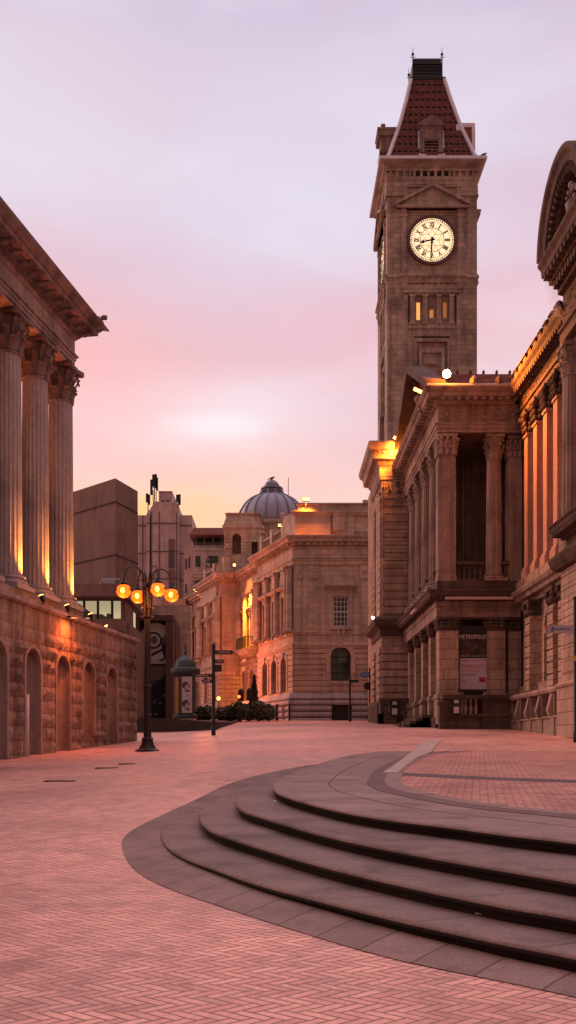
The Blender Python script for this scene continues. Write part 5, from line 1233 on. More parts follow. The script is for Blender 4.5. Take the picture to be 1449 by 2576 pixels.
# lower piers
lp = [(ux(1128, 45), 45.45), (ux(1250, 45), 45.45), (ux(1298, 45) , 45.45)]
ply = MB()
def lowpier(cx, cy, w_, z0=1.2):
    b = MB(); b.box(cx - w_ / 2 - .08, cx + w_ / 2 + .08, cy - w_ / 2 - .08, cy + w_ / 2 + .08, z0, z0 + 1.45); b.box(cx - w_ / 2 - .12, cx + w_ / 2 + .12, cy - w_ / 2 - .12, cy + w_ / 2 + .12, z0 + 1.2, z0 + 1.32)
    b.box(cx - w_ / 2, cx + w_ / 2, cy - w_ / 2, cy + w_ / 2, z0 + 1.45, 5.62); o = b.build('portico_pier', CHB, co)
    b = MB(); h = 6.25 - 5.62
    b.box(cx - w_ / 2 + .02, cx + w_ / 2 - .02, cy - w_ / 2 + .02, cy + w_ / 2 - .02, 5.62, 6.1)
    for sx, sy in ((0, -1), (-1, 0), (1, 0)):
        for k in range(3):
            t = (-.33 + .33 * k) * w_; X = cx + sx * (w_ / 2 + .02) + (t if sx == 0 else 0); Yv = cy + sy * (w_ / 2 + .02) + (t if sy == 0 else 0)
            b.sphere((X, Yv, 5.80), .11, 7, 5); b.sphere((X, Yv, 5.98), .12, 7, 5)
    b.box(cx - w_ / 2 - .10, cx + w_ / 2 + .10, cy - w_ / 2 - .10, cy + w_ / 2 + .10, 6.12, 6.25); b.box(cx - w_ / 2 - .03, cx + w_ / 2 + .03, cy - w_ / 2 - .03, cy + w_ / 2 + .03, 5.60, 5.68); b.build('capital', CHD, o)
lowpier(lp[0][0] + .03, 45.5, .92); lowpier(lp[1][0], 45.5, .84); lowpier(ux(1299, 45), 45.6, .62)
for y in (48.0, 50.5, 53.0, 55.6): lowpier(8.0, y, .66)
# lower entablature with cornice / balcony edge
b = MB(); b.box(PX0 - .02, PX1, PY0 + .02, PY0 + .9, 6.25, 6.75); b.box(PX0 - .02, PX0 + .9, PY0 + .9, PY1, 6.25, 6.75)
b.box(PX0 - .06, PX1, PY0 - .04, PY0 + .9, 6.75, 6.98); b.box(PX0 - .06, PX0 + .9, PY0 + .9, PY1, 6.75, 6.98)
for k in range(26): x = PX0 + .05 + k * .15; b.box(x, x + .08, PY0 - .10, PY0 - .03, 6.55, 6.66)
b.build('lower_entablature', FLU, co)
b = MB()
rows = [(.0, 6.98), (-.06, 7.0), (-.08, 7.14), (-.40, 7.18), (-.44, 7.34), (-.52, 7.42), (-.52, 7.48), (.0, 7.5)]
b.loft([[(PX1, PY0 + y, z) for y, z in rows], [(PX0 + y, PY0 + y, z) for y, z in rows], [(PX0 + y, PY1, z) for y, z in rows]])
for k in range(16): x = PX0 + .05 + k * .25; b.box(x, x + .13, PY0 - .38, PY0 - .07, 7.05, 7.17)
for k in range(30): y = PY0 + .1 + k * .38; b.box(PX0 - .38, PX0 - .07, y, y + .16, 7.05, 7.17)
b.build('balcony_cornice', CHD, co)
b = MB(); b.box(PX0, PX1, PY0, PY0 + .9, 7.5, 7.95); b.box(PX0, PX0 + .9, PY0 + .9, PY1, 7.5, 7.95); b.build('upper_plinth', CHD, co)
# sign strips
b = MB(); b.box(ux(1120, 44.4), ux(1290, 44.4), 44.36, 44.5, 6.98, 7.10); b.build('sign_strip', simple('pale_strip', (.50, .36, .30), .6), co)
b = MB(); b.box(PX0 - .62, PX0 - .5, 48.0, 49.6, 6.98, 7.10); b.build('sign_strip', MATS['pale_strip'], co)
# upper corner pier, column, pilasters
ZU0, ZU1 = 7.95, 14.9; CPH = 1.15
def uppier(cx, cy, w_, fl=5, nm='portico_pier', mat=None, parent=None):
    s_ = sqpier(w_, w_, ZU1 - ZU0 - CPH, fl); s_.v = [(x + cx, y + cy, z + ZU0) for x, y, z in s_.v]; o = s_.build(nm, mat or FLU, parent or co)
    c_ = capmb(w_); c_.v = [(x + cx, y + cy, z + ZU1 - CPH) for x, y, z in c_.v]; c_.build('capital', FLU, o); return o
def capmb(w_):
    b = MB(); h = CPH; a = w_ / 2
    b.box(-a * .92, a * .92, -a * .92, a * .92, 0, h * .86); b.box(-a * 1.02, a * 1.02, -a * 1.02, a * 1.02, 0, h * .06)
    for (sx, sy) in ((0, -1), (-1, 0), (0, 1), (1, 0)):
        for rowi, (z, n, out, rr) in enumerate(((h * .25, 3, .05, .16), (h * .50, 4, .09, .15), (h * .70, 3, .13, .14))):
            for k in range(n):
                t = (-.38 + .76 * k / (n - 1)) * w_
                X, Y_ = (t, sy * (a * .92 + out * .6)) if sx == 0 else (sx * (a * .92 + out * .6), t); rr_ = rr * w_
                b.sphere((X, Y_, z), rr_, 7, 6, 1.5); b.sphere((X + sx * out, Y_ + sy * out, z + rr_ * 1.0), rr_ * .6, 6, 5)
    for sx in (-1, 1):
        for sy in (-1, 1): b.sphere((sx * a * 1.12, sy * a * 1.12, h * .76), w_ * .14, 8, 6)
    b.box(-a * 1.22, a * 1.22, -a * 1.22, a * 1.22, h * .88, h); return b
uppier(ux(1124, 45) + .03, 45.45, .78)
uppier(ux(1301, 45), 45.65, .62, 4)
p = (ux(1243, 45.4), 45.45, ZU0); cs = colshaft(.38, ZU1 - ZU0 - CPH, True, True, .88, 72).mesh('column', FLU, autos=50); cc_ = leafcap(.335, CPH).mesh('capital', FLU, autos=35)
c = place('column', cs, co, p); place('capital', cc_, c, (p[0], p[1], ZU1 - CPH))
for y in (47.9, 50.35, 52.8, 55.2):
    p = (7.98, y, ZU0); c = place('column', cs, co, p); place('capital', cc_, c, (p[0], p[1], ZU1 - CPH))
b = MB(); b.box(8.4, 9.4, 48.6, 49.3, 7.3, 14.9); b.box(9.41, 9.39 + .05, 48, 50, 7.5, 14.9); b.build('inner_pier', CHD, co)
b = MB(); b.box(9.0, 9.08, 47.92, 47.99, 9.2, 10.3); b.build('slit_window', MATS['shadow_black'], co)
# balustrades
bal(lambda s, d, z: (s, d, z), co, PX0 + .95, ux(1222, 45) - .05, 45.3, 7.95, .95, .24, CHD, .085)
bal(lambda s, d, z: (s, d, z), co, ux(1262, 45), ux(1285, 45), 45.3, 7.95, .95, .24, CHD, .085)
for y0, y1 in ((45.95, 47.45), (48.35, 49.9), (50.8, 52.35), (53.25, 54.75)): bal(lambda s, d, z: (d, s, z), co, y0, y1, 7.9, 7.95, .95, .3, CHD, .085)
# upper entablature
b = MB(); rowsA = [(.02, 14.95), (-.0, 14.96), (-.0, 15.12), (-.05, 15.14), (-.05, 15.28), (-.12, 15.33), (-.12, 15.38), (.03, 15.40), (.03, 16.18), (-.06, 16.22), (.05, 16.24)]
b.loft([[(PX1 + .3, PY0 + y, z) for y, z in rowsA], [(PX0 + y, PY0 + y, z) for y, z in rowsA], [(PX0 + y, PY1, z) for y, z in rowsA]]); b.box(PX0 + .05, PX1, PY0 + .05, PY0 + .9, 14.96, 16.3); b.box(PX0 + .05, PX0 + .9, PY0 + .9, PY1, 14.96, 16.3); b.build('upper_entablature', FLU, co)
# frieze scrolls
b = MB(); x = PX0 + .45; k = 0
while x < PX1 - .2:
    zc_ = 15.78; pts = [(x + (.30 - .022 * j) * cos(j * .62 + (0 if k % 2 else pi)), PY0 - .0, zc_ + (.27 - .02 * j) * sin(j * .62) * (1 if k % 2 else -1)) for j in range(12)]
    b.tube(pts, .045, 5); b.sphere((x, PY0 - .02, zc_), .07, 7, 5)
    for q in range(5): a = q * 1.25 + k; b.sphere((x + .33 * cos(a), PY0 - .0, zc_ + .26 * sin(a)), .05, 6, 4)
    x += .62; k += 1
b.build('frieze_scroll', CH, co)
b = MB(); rowsC = [(.0, 16.24), (-.10, 16.27), (-.12, 16.42), (-.18, 16.44), (-.50, 16.50), (-.52, 16.66), (-.62, 16.74), (-.70, 16.86), (-.70, 16.92), (.3, 16.96)]
b.loft([[(PX1 - .3, PY0 + y, z) for y, z in rowsC], [(PX0 + y, PY0 + y, z) for y, z in rowsC], [(PX0 + y, PY1 + .4, z) for y, z in rowsC]])
for k in range(10): x = PX0 + .1 + k * .38; b.box(x, x + .18, PY0 - .46, PY0 - .1, 16.36, 16.48)
for k in range(24): y = PY0 + .2 + k * .48; b.box(PX0 - .46, PX0 - .1, y, y + .18, 16.36, 16.48)
b.build('upper_cornice', CH, co)
# gable roof with ridge along x and the pediment facing the square
ZR = 20.0; ym = (PY0 + PY1) / 2
b = MB(); b.loft([[(PX0 + .1, PY0 - .3, 16.97), (PX0 + .1, ym, ZR), (PX0 + .1, PY1 + .3, 16.97)], [(20, PY0 - .3, 16.97), (20, ym, ZR), (20, PY1 + .3, 16.97)]])
TILE = stone('plain_roof_tile', (.19, .07, .06), .25, .11, .4, .25, .3, .5, .012, rough=1.0); TILE.node_tree.nodes['Principled BSDF'].inputs['Specular IOR Level'].default_value = 0; b.build('portico_roof', TILE, co)
b = MB()
for sg in (-1, 1): ye = ym - sg * (PY1 - PY0 + .9) / 2; b.loft([[(PX0 - .65, ye, 16.93), (PX0 + .3, ye, 16.93), (PX0 + .3, ye, 17.28), (PX0 - .65, ye, 17.28)], [(PX0 - .65, ym, ZR + .05), (PX0 + .3, ym, ZR + .05), (PX0 + .3, ym, ZR + .42), (PX0 - .65, ym, ZR + .42)]])
b.build('raking_cornice', SOOT, co)
b = MB(); x = PX0 + .6
while x < 13: b.box(x, x + .1, ym - .1, ym + .1, ZR, ZR + .16); x += .7
b.build('ridge_tile', TILE, co)
b = MB(); b.box(PX0 - .55, 11.4, PY0 - .62, PY0 - .35, 16.965, 17.03); b.build('eaves_flashing', MATS['pale_lead'], co)
b = MB()
for u in (1187, 1250): x = ux(u, 45); b.lathe([(.20, 0), (.20, .2), (.14, .32), (.02, .42)], x, 44.5, 17.03, 10)
b.build('antefix', CHD, co)
# floodlights of the portico and pavilion
t = flood((ux(1123, 44.6) , 44.55, 17.35), (11.4, 42.0, 16.4), 1500, 'brightest floodlight, star-like, on the roof edge of the portico', (.36, .3, .34), 'floodlights on the portico and pavilion roofs', 100, mat=emit('lamp_white', (1, .80, .42), 14))
light(t, 'POINT', (ux(1123, 44.6), 44.2, 17.6), 500, SOD, None, rad=.2)
light(t, 'SPOT', (ux(1123, 44.6), 44.0, 17.6), 3600, SOD, (11.6, 41.5, 12.0), 60, .8, .2, name='wing_light')
def tubelamp(c, d, label, tgt, e):
    t = thing('tube_floodlight', c, label, 'floodlight', 'floodlights on the portico and pavilion roofs')
    c = Vector(c); d = Vector(d).normalized(); b = MB(); b.tube([c - d * .26, c + d * .26], .085, 8); b.build('lamp_tube', LAMP, t)
    b = MB(); b.tube([c - Vector((0, -.05, .5)), c - Vector((0, -.03, .1))], .035, 6); b.tube([c - d * .3 + Vector((0, .07, 0)), c + d * .3 + Vector((0, .07, 0))], .10, 8); b.build('bracket', IRON, t)
    light(t, 'SPOT', c + (Vector(tgt) - c).normalized() * .3, e, SOD, tgt, 110, .9, .15); return t
tubelamp(px(1053, 983, 47.5), (1, 0, -.45), 'tilted bright lamp tube on the left edge of the portico gable', (PX0 - .3, 46.2, 15.8), 1100)
t2 = px(1000, 1105, 56.0)
tubelamp(t2, (1, 0, -.55), 'tilted bright lamp tube above the glowing cornice of the far pavilion', (7.0, 56.8, 16.5), 900)
# bracket scrolls glowing under the first tube
b = MB()
for k, (u, v) in enumerate(((1050, 1005), (1054, 1018), (1057, 1030), (1059, 1042))): p = px(u, v, 46.6); b.sphere(p, .17 - .02 * k, 8, 6)
b.build('corner_scroll', CH, co)
# poster
po_ = thing('exhibition_poster', (ux(1190, 45.3), 45.3, 2.9), 'tall exhibition poster reading METROPOLIS hung between the portico piers', 'poster')
YP = 45.35; b = MB(); b.box(ux(1153, YP), ux(1228, YP), YP, YP + .08, vz(1740, YP), vz(1575, YP)); b.build('frame', simple('poster_black', (.012, .012, .014), .55), po_)
m, nt_, bs = newmat('city_picture'); t = N(nt_, 'ShaderNodeTexCoord'); vo = N(nt_, 'ShaderNodeTexVoronoi'); L(nt_, t.outputs['Object'], vo.inputs['Vector']); vo.inputs['Scale'].default_value = 5; 
L(nt_, RAMP(nt_, vo.outputs['Color'], [(.0, (.01, .01, .015)), (.45, (.03, .02, .02)), (.6, (.10, .025, .015)), (.8, (.04, .05, .06)), (1, (.5, .16, .03))]), bs.inputs['Base Color'])
b = MB(); b.box(ux(1157, YP), ux(1225, YP), YP - .01, YP, vz(1648, YP), vz(1608, YP)); b.build('picture', m, po_)
b = MB(); b.box(ux(1156.5, YP), ux(1226, YP), YP - .012, YP, vz(1734, YP), vz(1656, YP)); b.build('white_panel', simple('poster_white', (.56, .47, .55), .6, var=.03), po_)
b = MB(); b.box(ux(1205, YP), ux(1221, YP), YP - .016, YP - .012, vz(1716, YP), vz(1704, YP)); b.build('red_square', simple('poster_red', (.38, .02, .04), .6), po_)
RED = simple('red_ink', (.45, .05, .05), .6); INK = simple('grey_ink', (.10, .08, .11), .6); PW = simple('white_ink', (.70, .58, .55), .6)
def ptext(s, u, v, hpx, wpx, mat, parent, Yq=YP, name='lettering', d=.02):
    me = text_mesh(s, 1.0, name, .01, .002); xs_ = [q.co.x for q in me.vertices]; ys_ = [q.co.y for q in me.vertices]; W0, H0 = max(xs_) - min(xs_), max(ys_) - min(ys_)
    sc = Yq / FP; me.transform(Matrix.Translation((-(max(xs_) + min(xs_)) / 2, -(max(ys_) + min(ys_)) / 2, 0))); me.transform(Matrix.Diagonal((wpx * sc / W0, hpx * sc / H0, 1, 1)))
    M = Matrix(((1, 0, 0, ux(u, Yq)), (0, 0, -1, Yq - d), (0, 1, 0, vz(v, Yq)), (0, 0, 0, 1))); me.transform(Matrix.Translation(-Vector(wloc(parent))) @ M); me.materials.append(mat)
    o = bpy.data.objects.new(name, me); COL.objects.link(o); o.parent = parent; WL[o.name] = wloc(parent)
ptext('METROPOLIS', 1189, 1602, 10.5, 66, PW, po_); ptext('Reflections on the modern city', 1189, 1650.5, 4, 64, PW, po_)
ptext('23 March - 23 June 2013', 1191, 1662, 5, 64, RED, po_); ptext('Photographs and video of', 1191, 1674, 5, 62, RED, po_); ptext('city life from around the', 1190, 1680, 5, 60, RED, po_); ptext('world, free entry', 1183, 1687, 4.5, 46, RED, po_)
for v, w1 in ((1695, 38), (1699, 38), (1711, 10)): ptext('Gas Hall exhibition', 1158 + w1 / 2 + 2, v, 2.6, w1, INK, po_)
# ground level balustrades of the portico with small posters
def pedestal(x0_, x1_, y0_, y1_, z0_, z1_, mat=CHD):
    b = MB(); b.box(x0_, x1_, y0_, y1_, z0_, z1_ - .16); b.box(x0_ - .06, x1_ + .06, y0_ - .06, y1_ + .06, z1_ - .16, z1_); b.box(x0_ - .05, x1_ + .05, y0_ - .05, y1_ + .05, z0_, z0_ + .35); return b
b = pedestal(ux(1104, 44.3), ux(1121, 44.3), 44.1, 44.5, .6, vz(1765, 44.3)); b.build('pedestal', CHD, co)
b = MB(); YQ = 44.0
b.box(ux(1124, YQ), ux(1290, YQ), YQ, YQ + .5, .5, vz(1802, YQ)); b.box(ux(1121, YQ), ux(1288, YQ), YQ - .08, YQ + .5, vz(1802, YQ), vz(1796, YQ)); b.box(ux(1214, YQ), ux(1288, YQ), YQ + .02, YQ + .5, vz(1797, YQ), vz(1757, YQ)); b.box(ux(1118, YQ), ux(1143, YQ), YQ + .02, YQ + .5, vz(1797, YQ), vz(1757, YQ)); b.build('terrace_wall', CHD, co)
b = MB(); b.box(ux(1112, YQ), ux(1290, YQ), YQ - .1, YQ + .55, vz(1758, YQ), vz(1748, YQ)); o = b.build('terrace_rail', CHD, co)
bm_ = baluster_mb(vz(1757, YQ) - vz(1797, YQ), .10).mesh('baluster', CHB, smooth=True)
for u in (1150, 1162, 1174, 1187, 1200): place('baluster', bm_, o, (ux(u, YQ), YQ + .25, vz(1797, YQ)))
def smallposter(u, v, Yq, label):
    t = thing('notice_board', px(u, v, Yq), label, 'notice board', 'small framed notices on the balustrades')
    b = MB(); b.box(ux(u - 11, Yq), ux(u + 11, Yq), Yq - .06, Yq, vz(v + 21, Yq), vz(v - 21, Yq)); b.tube([(ux(u, Yq), Yq + .0, vz(v, Yq) - .1), (ux(u, Yq), Yq + .2, vz(v, Yq) - .1)], .03, 5); b.build('frame', MATS['poster_black'], t)
    b = MB(); b.box(ux(u - 6, Yq), ux(u + 7, Yq), Yq - .07, Yq - .058, vz(v + 16, Yq), vz(v + 0, Yq)); b.box(ux(u - 5, Yq), ux(u + 6, Yq), Yq - .07, Yq - .058, vz(v - 9, Yq), vz(v - 17, Yq)); b.build('sheet', MATS['poster_white'], t)
smallposter(1147, 1778, 43.95, 'small framed notice on the portico balustrade under the poster')
# entrance steps and handrail at the side
b = MB()
for k in range(5): b.box(PX0 - 1.6 + k * .3, PX0 + .1, 47.0, 53.5, .6, 1.10 + k * .15)
b.build('entrance_step', CHD, co)
b = MB(); b.tube([(PX0 - 1.5, 46.9, 1.7), (PX0 - .2, 46.9, 2.4)], .035, 6); b.tube([(PX0 - 1.5, 46.9, 1.1), (PX0 - 1.5, 46.9, 1.7)], .03, 6); b.tube([(PX0 - .2, 46.9, 1.6), (PX0 - .2, 46.9, 2.4)], .03, 6); b.build('handrail', IRON, co)

# --- far pavilion at the left end
AX0, AX1, AY0, AY1 = ux(960, 57), 7.8, 57.0, 62.5
def az(v): return vz(v, 57)
b = MB(); b.box(AX0, AX1 + 5, AY0, AY1 + 3, .9, az(1160)); b.build('pavilion_wall', CHB, co)
FA = lambda s, d, z: (AX0 + s, AY0 + d, z); FB = lambda s, d, z: (AX0 + d, AY0 + s, z); WA = AX1 - AX0
b = MB(FA); courses(b, .12, WA, az(1545), az(1250), .46, [], 0, .08, .07); b.build('pavilion_courses', CHB, co); b = MB(FA); courses(b, .0, WA, az(1760), az(1628), .46, [], 0, .12, .07)
b.build('pavilion_courses', CHB, co); merge_ = MB(FB); courses(merge_, .14, 1.7, az(1545), az(1250), .46, [], 0, .08, .07); courses(merge_, 3.4, 5.2, az(1545), az(1250), .46, [], 0, .08, .07); courses(merge_, .14, 1.9, az(1760), az(1628), .46, [], 0, .12, .07); courses(merge_, 3.4, 5.2, az(1760), az(1628), .46, [], 0, .12, .07); merge_.build('pavilion_courses', CHB, co)
def turn(rows, nm, mat, ext=5.2):
    b = MB(); b.loft([[(AX1, AY0 + y, z) for y, z in rows], [(AX0 + y, AY0 + y, z) for y, z in rows], [(AX0 + y, AY0 + ext - y, z) for y, z in rows], [(AX1, AY0 + ext - y, z) for y, z in rows]]); return b.build(nm, mat, co)
turn([(.02, az(1200)), (-.12, az(1199)), (-.15, az(1175)), (-.3, az(1165)), (-.55, az(1160)), (-.62, az(1142)), (-.80, az(1134)), (-.86, az(1122)), (-.80, az(1119)), (.02, az(1117))], 'pavilion_cornice', CH)
turn([(.02, az(1208)), (-.08, az(1207)), (-.10, az(1200)), (.02, az(1199))], 'pavilion_frieze', CH)
turn([(.02, az(1600)), (-.08, az(1599)), (-.1, az(1583)), (-.18, az(1580)), (-.45, az(1572)), (-.52, az(1560)), (-.42, az(1554)), (.02, az(1548))], 'pavilion_string', CHD)
turn([(.02, az(1830)), (-.30, az(1829)), (-.30, az(1770)), (-.16, az(1762)), (.02, az(1760))], 'pavilion_plinth', CHD)
b = MB(FA); lump(b, (.55, -.08, az(1228)), (.55, .12, .38), 26, 3); lump(b, (.55 + .7, -.08, az(1228)), (.4, .12, .38), 14, 4)
bb = MB(FB); lump(bb, (.6, -.08, az(1228)), (.5, .12, .38), 18, 5); merge(b, bb); bc = MB(FA); lump(bc, (.8, -.12, az(1612)), (.85, .08, .2), 22, 7); merge(b, bc); b.build('capital', CHD, co)
b = MB(FA); b.box(.2, WA - .1, -.10, .02, az(1196), az(1170)); b.build('frieze_panel', CH, co)
dnt = MB(FA); dentils(dnt, -.6, WA, -.74, -.5, az(1148), az(1143), .24, .13); dnt.build('dentil_band', CH, co)
p = FA(.75, -.30, az(1212)); light(co, 'POINT', (AX0 + .7, AY0 - .9, az(1150)), 1000, SOD, None, rad=.2)
light(co, 'SPOT', (AX0 + .9, AY0 - 2.0, az(1090)), 7500, SOD, (AX0 + .8, AY0, az(1270)), 80, .9, .15, name='cornice_light')
YQ2 = 55.6
b = MB(); b.box(ux(957, YQ2), ux(1012, YQ2), YQ2, AY0, .9, vz(1795, YQ2)); b.box(ux(957, YQ2), ux(965, YQ2), YQ2, AY0, .9, vz(1765, YQ2)); b.box(ux(1000, YQ2), ux(1040, YQ2), YQ2, AY0, .9, vz(1765, YQ2)); b.build('terrace_wall', CHD, co)
b = MB(); b.box(ux(954, YQ2), ux(1042, YQ2), YQ2 - .08, YQ2 + .5, vz(1765, YQ2), vz(1756, YQ2)); o = b.build('terrace_rail', CHD, co)
bm2 = baluster_mb(vz(1765, YQ2) - vz(1795, YQ2), .09).mesh('baluster', CHB, smooth=True)
for u in (971, 980, 989, 997): place('baluster', bm2, o, (ux(u, YQ2), YQ2 + .25, vz(1795, YQ2)))
smallposter(992, 1782, 55.5, 'small framed notice on the balustrade of the far pavilion')
ptl = thing('wall_lamp', px(938, 1556, 58.3), 'tiny lit bulb on the ledge of the far pavilion', 'lamp'); b = MB(); b.sphere(px(938, 1554, 58.3), .09, 8, 6); b.build('bulb', emit('small_bulb', (1, .75, .5), 14), ptl)
b = MB(); q = px(938, 1554, 58.3); b.tube([(q[0], q[1], q[2] - .1), (q[0] + .5, q[1], q[2] - .25)], .03, 5); b.build('bracket', IRON, ptl)

# --- wing facade facing the square (plane x ~ 11.4), Y 36..45
FW = lambda s, d, z: (d, s, z)      # s = Y, d = x
WZ = 7.27
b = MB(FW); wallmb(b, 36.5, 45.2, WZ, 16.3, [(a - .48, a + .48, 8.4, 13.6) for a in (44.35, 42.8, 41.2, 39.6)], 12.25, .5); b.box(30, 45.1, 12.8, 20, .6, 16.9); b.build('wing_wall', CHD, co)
for a in (44.35, 42.8, 41.2, 39.6): b = MB(FW); b.box(a - .47, a + .47, 12.6, 12.64, 8.41, 13.59); b.build('pane', GLASS, co)
PIER = stone('pier_stone', (.46, .27, .205), 0, 0, .6, .1, .2)
PYS = [(43.35, .58), (41.8, .58), (40.25, .58), (38.75, .58), (37.3, .55)]
PT, PBt = 14.3, 7.9
for i, (y, w_) in enumerate(PYS):
    b = MB(FW); b.box(y, y + w_, 11.38, 12.3, PBt + .45, PT); b.box(y - .06, y + w_ + .06, 11.32, 12.3, PBt + .3, PBt + .45); b.box(y - .1, y + w_ + .1, 11.26, 12.3, PBt - .25, PBt + .3); b.box(y - .05, y + w_ + .05, 11.33, 12.3, PT - .02, PT + .1); o = b.build('pier', PIER, co)
    b = MB(FW); b.box(y + .02, y + w_ - .02, 11.42, 12.3, PT + .1, PT + 1.0)
    for z, n in ((PT + .28, 3), (PT + .52, 3), (PT + .78, 4)):
        for k in range(n): s = y - .02 + (w_ + .04) * (k + .5) / n; b.sphere((s, 11.38 - (z - PT) * .12, z), .12, 7, 5, 1.2)
        for k in range(3): b.sphere((y - .03 - (z - PT) * .12, 11.5 + .28 * k, z), .12, 7, 5, 1.2)
    b.sphere((y - .08, 11.26, PT + .85), .15, 8, 6); b.sphere((y + w_ + .08, 11.26, PT + .85), .15, 8, 6)
    b.box(y - .14, y + w_ + .14, 11.22, 12.3, PT + 1.0, PT + 1.12); b.build('capital', SOOT, o)
ZE = PT + 1.12
b = MB(FW); b.box(36.4, 45.0, 11.34, 12.6, ZE, ZE + .30); b.box(36.4, 45.0, 11.28, 12.6, ZE + .30, ZE + .42); b.box(36.4, 45.0, 11.38, 12.6, ZE + .42, ZE + 1.0)
for k in range(17): s = 36.9 + k * .5; lump(b, (s, 11.36, ZE + .7), (.22, .05, .22), 6, k)
b.build('wing_entablature', SOOT, co)
b = MB(FW); b.ext_x([(12.6, ZE + .95), (11.26, ZE + 1.0), (11.22, ZE + 1.12), (10.98, ZE + 1.16), (10.94, ZE + 1.30), (10.84, ZE + 1.42), (10.80, ZE + 1.55), (12.6, ZE + 1.6)], 36.4, 45.0); dentils(b, 36.5, 44.8, 10.98, 11.3, ZE + 1.03, ZE + 1.15, .34, .18); b.build('wing_cornice', SOOT, co)
for k in range(10):
    s = 44.4 - k * .80; b = MB(FW); b.ext_x([(10.86, ZE + 1.56), (11.1, ZE + 1.56), (11.08, ZE + 1.92), (11.0, ZE + 2.0), (10.92, ZE + 2.0)], s - .20, s + .20); b.box(s - .26, s + .26, 10.84, 11.14, ZE + 1.86, ZE + 1.93); b.build('antefix', CHD, co)
light(co, 'SPOT', (9.6, 43.6, 17.9), 3600, SOD, (11.2, 41.6, 16.2), 110, .9, .2, name='eaves_light')
# sill band, lower storey
b = MB(FW); b.ext_x([(12.3, WZ - .45), (11.18, WZ - .42), (11.14, WZ - .25), (11.0, WZ - .2), (10.94, WZ - .04), (10.94, WZ + .02), (11.2, WZ + .06), (12.3, WZ + .06)], 31, 45.05); b.ext_x([(12.3, WZ + .06), (11.24, WZ + .06), (11.24, WZ + .55), (12.3, WZ + .55)], 36.2, 45.0); b.build('sill_course', FLU, co)
ops = [(39.65, 41.15, 2.9, 5.9, True), (43.0, 44.3, 2.9, 5.9, True), (42.4, 42.6, 1, 1.01)][:2]
b = MB(FW); wallmb(b, 36.2, 45.1, .3, WZ - .4, ops, 11.65, .6); courses(b, 36.3, 45.0, .9, 5.0, .46, [(a - .3, c + .3, z0_, z1_, True) for a, c, z0_, z1_, _ in ops], 11.65, .05, .06); b.box(36, 45.1, 12.27, 13, .3, WZ); b.build('lower_wall', CHB, co)
for a, c, z0_, z1_, _ in ops:
    window(co, FW, a, c, z0_, z1_, 12.05, True, IRON, GLASS, 2, 3)
    b = MB(FW); archring(b, (a + c) / 2, z1_ - (c - a) / 2, (c - a) / 2, .25, 11.65, .14, 10, True, z0_); b.box(a - .35, c + .35, 11.35, 11.8, z0_ - .35, z0_); b.box(a - .15, c + .15, 11.42, 11.8, z0_ - .7, z0_ - .35); b.build('arch_surround', CHB, co)
for y, w_, xf in ((42.05, .85, 11.12), (38.45, .85, 11.12), (36.95, .8, 11.12)):
    b = MB(FW); b.box(y + .03, y + w_ - .03, xf + .08, 11.7, .9, 5.9); courses(b, y, y + w_, 2.6, 5.85, .50, [], xf + .1, .10, .07); b.box(y - .03, y + w_ + .03, xf, 11.7, .9, 2.5)
    o = b.build('banded_pilaster', CHB, co)
    b = MB(FW); b.box(y, y + w_, xf + .05, 11.7, 5.9, 6.45)
    for k in range(4): b.sphere((y + w_ * (k + .5) / 4, xf + .02, 6.08), .12, 7, 5, 1.2); b.sphere((y - .02, xf + .1 + .12 * k, 6.08), .11, 7, 5)
    b.sphere((y, xf, 6.3), .14, 8, 6); b.sphere((y + w_, xf, 6.3), .14, 8, 6); b.box(y - .1, y + w_ + .1, xf - .08, 11.7, 6.45, 6.6); b.build('capital', CHD, o)
b = MB(FW)
for s in (43.9, 42.45, 40.4, 38.85, 37.3): lump(b, (s, 11.55, 6.72), (.2, .08, .16), 5, int(s))
b.box(36.2, 45, 11.45, 11.7, 6.6, 6.84); b.build('lower_frieze', FLU, co)
# basement balustrade in front of the wing
b = MB(FW); b.ext_x([(11.6, 2.20), (10.72, 2.24), (10.68, 2.34), (10.72, 2.46), (11.6, 2.50)], 36.4, 44.6); b.box(36.4, 44.6, 10.85, 11.6, .3, 1.25); b.ext_x([(11.6, 1.22), (10.78, 1.25), (10.78, 1.33), (11.6, 1.36)], 36.4, 44.6); o = b.build('area_balustrade', FLU, co)
for y in (44.2, 42.6, 40.9, 39.2, 37.5):
    b = MB(FW); b.box(y - .28, y + .28, 10.80, 11.6, .3, 2.22); b.ext_x([(10.81, 1.3), (10.66, 1.36), (10.60, 1.55), (10.66, 1.75), (10.76, 2.2), (10.81, 2.2)], y - .14, y + .14); b.build('pedestal', FLU, co)
me_ = baluster_mb(.86, .11).mesh('baluster', CHB, smooth=True)
for y in (43.4, 41.75, 40.05, 38.35):
    for dy in (-.38, 0, .38): place('baluster', me_, o, (11.1, y + dy, 1.35))
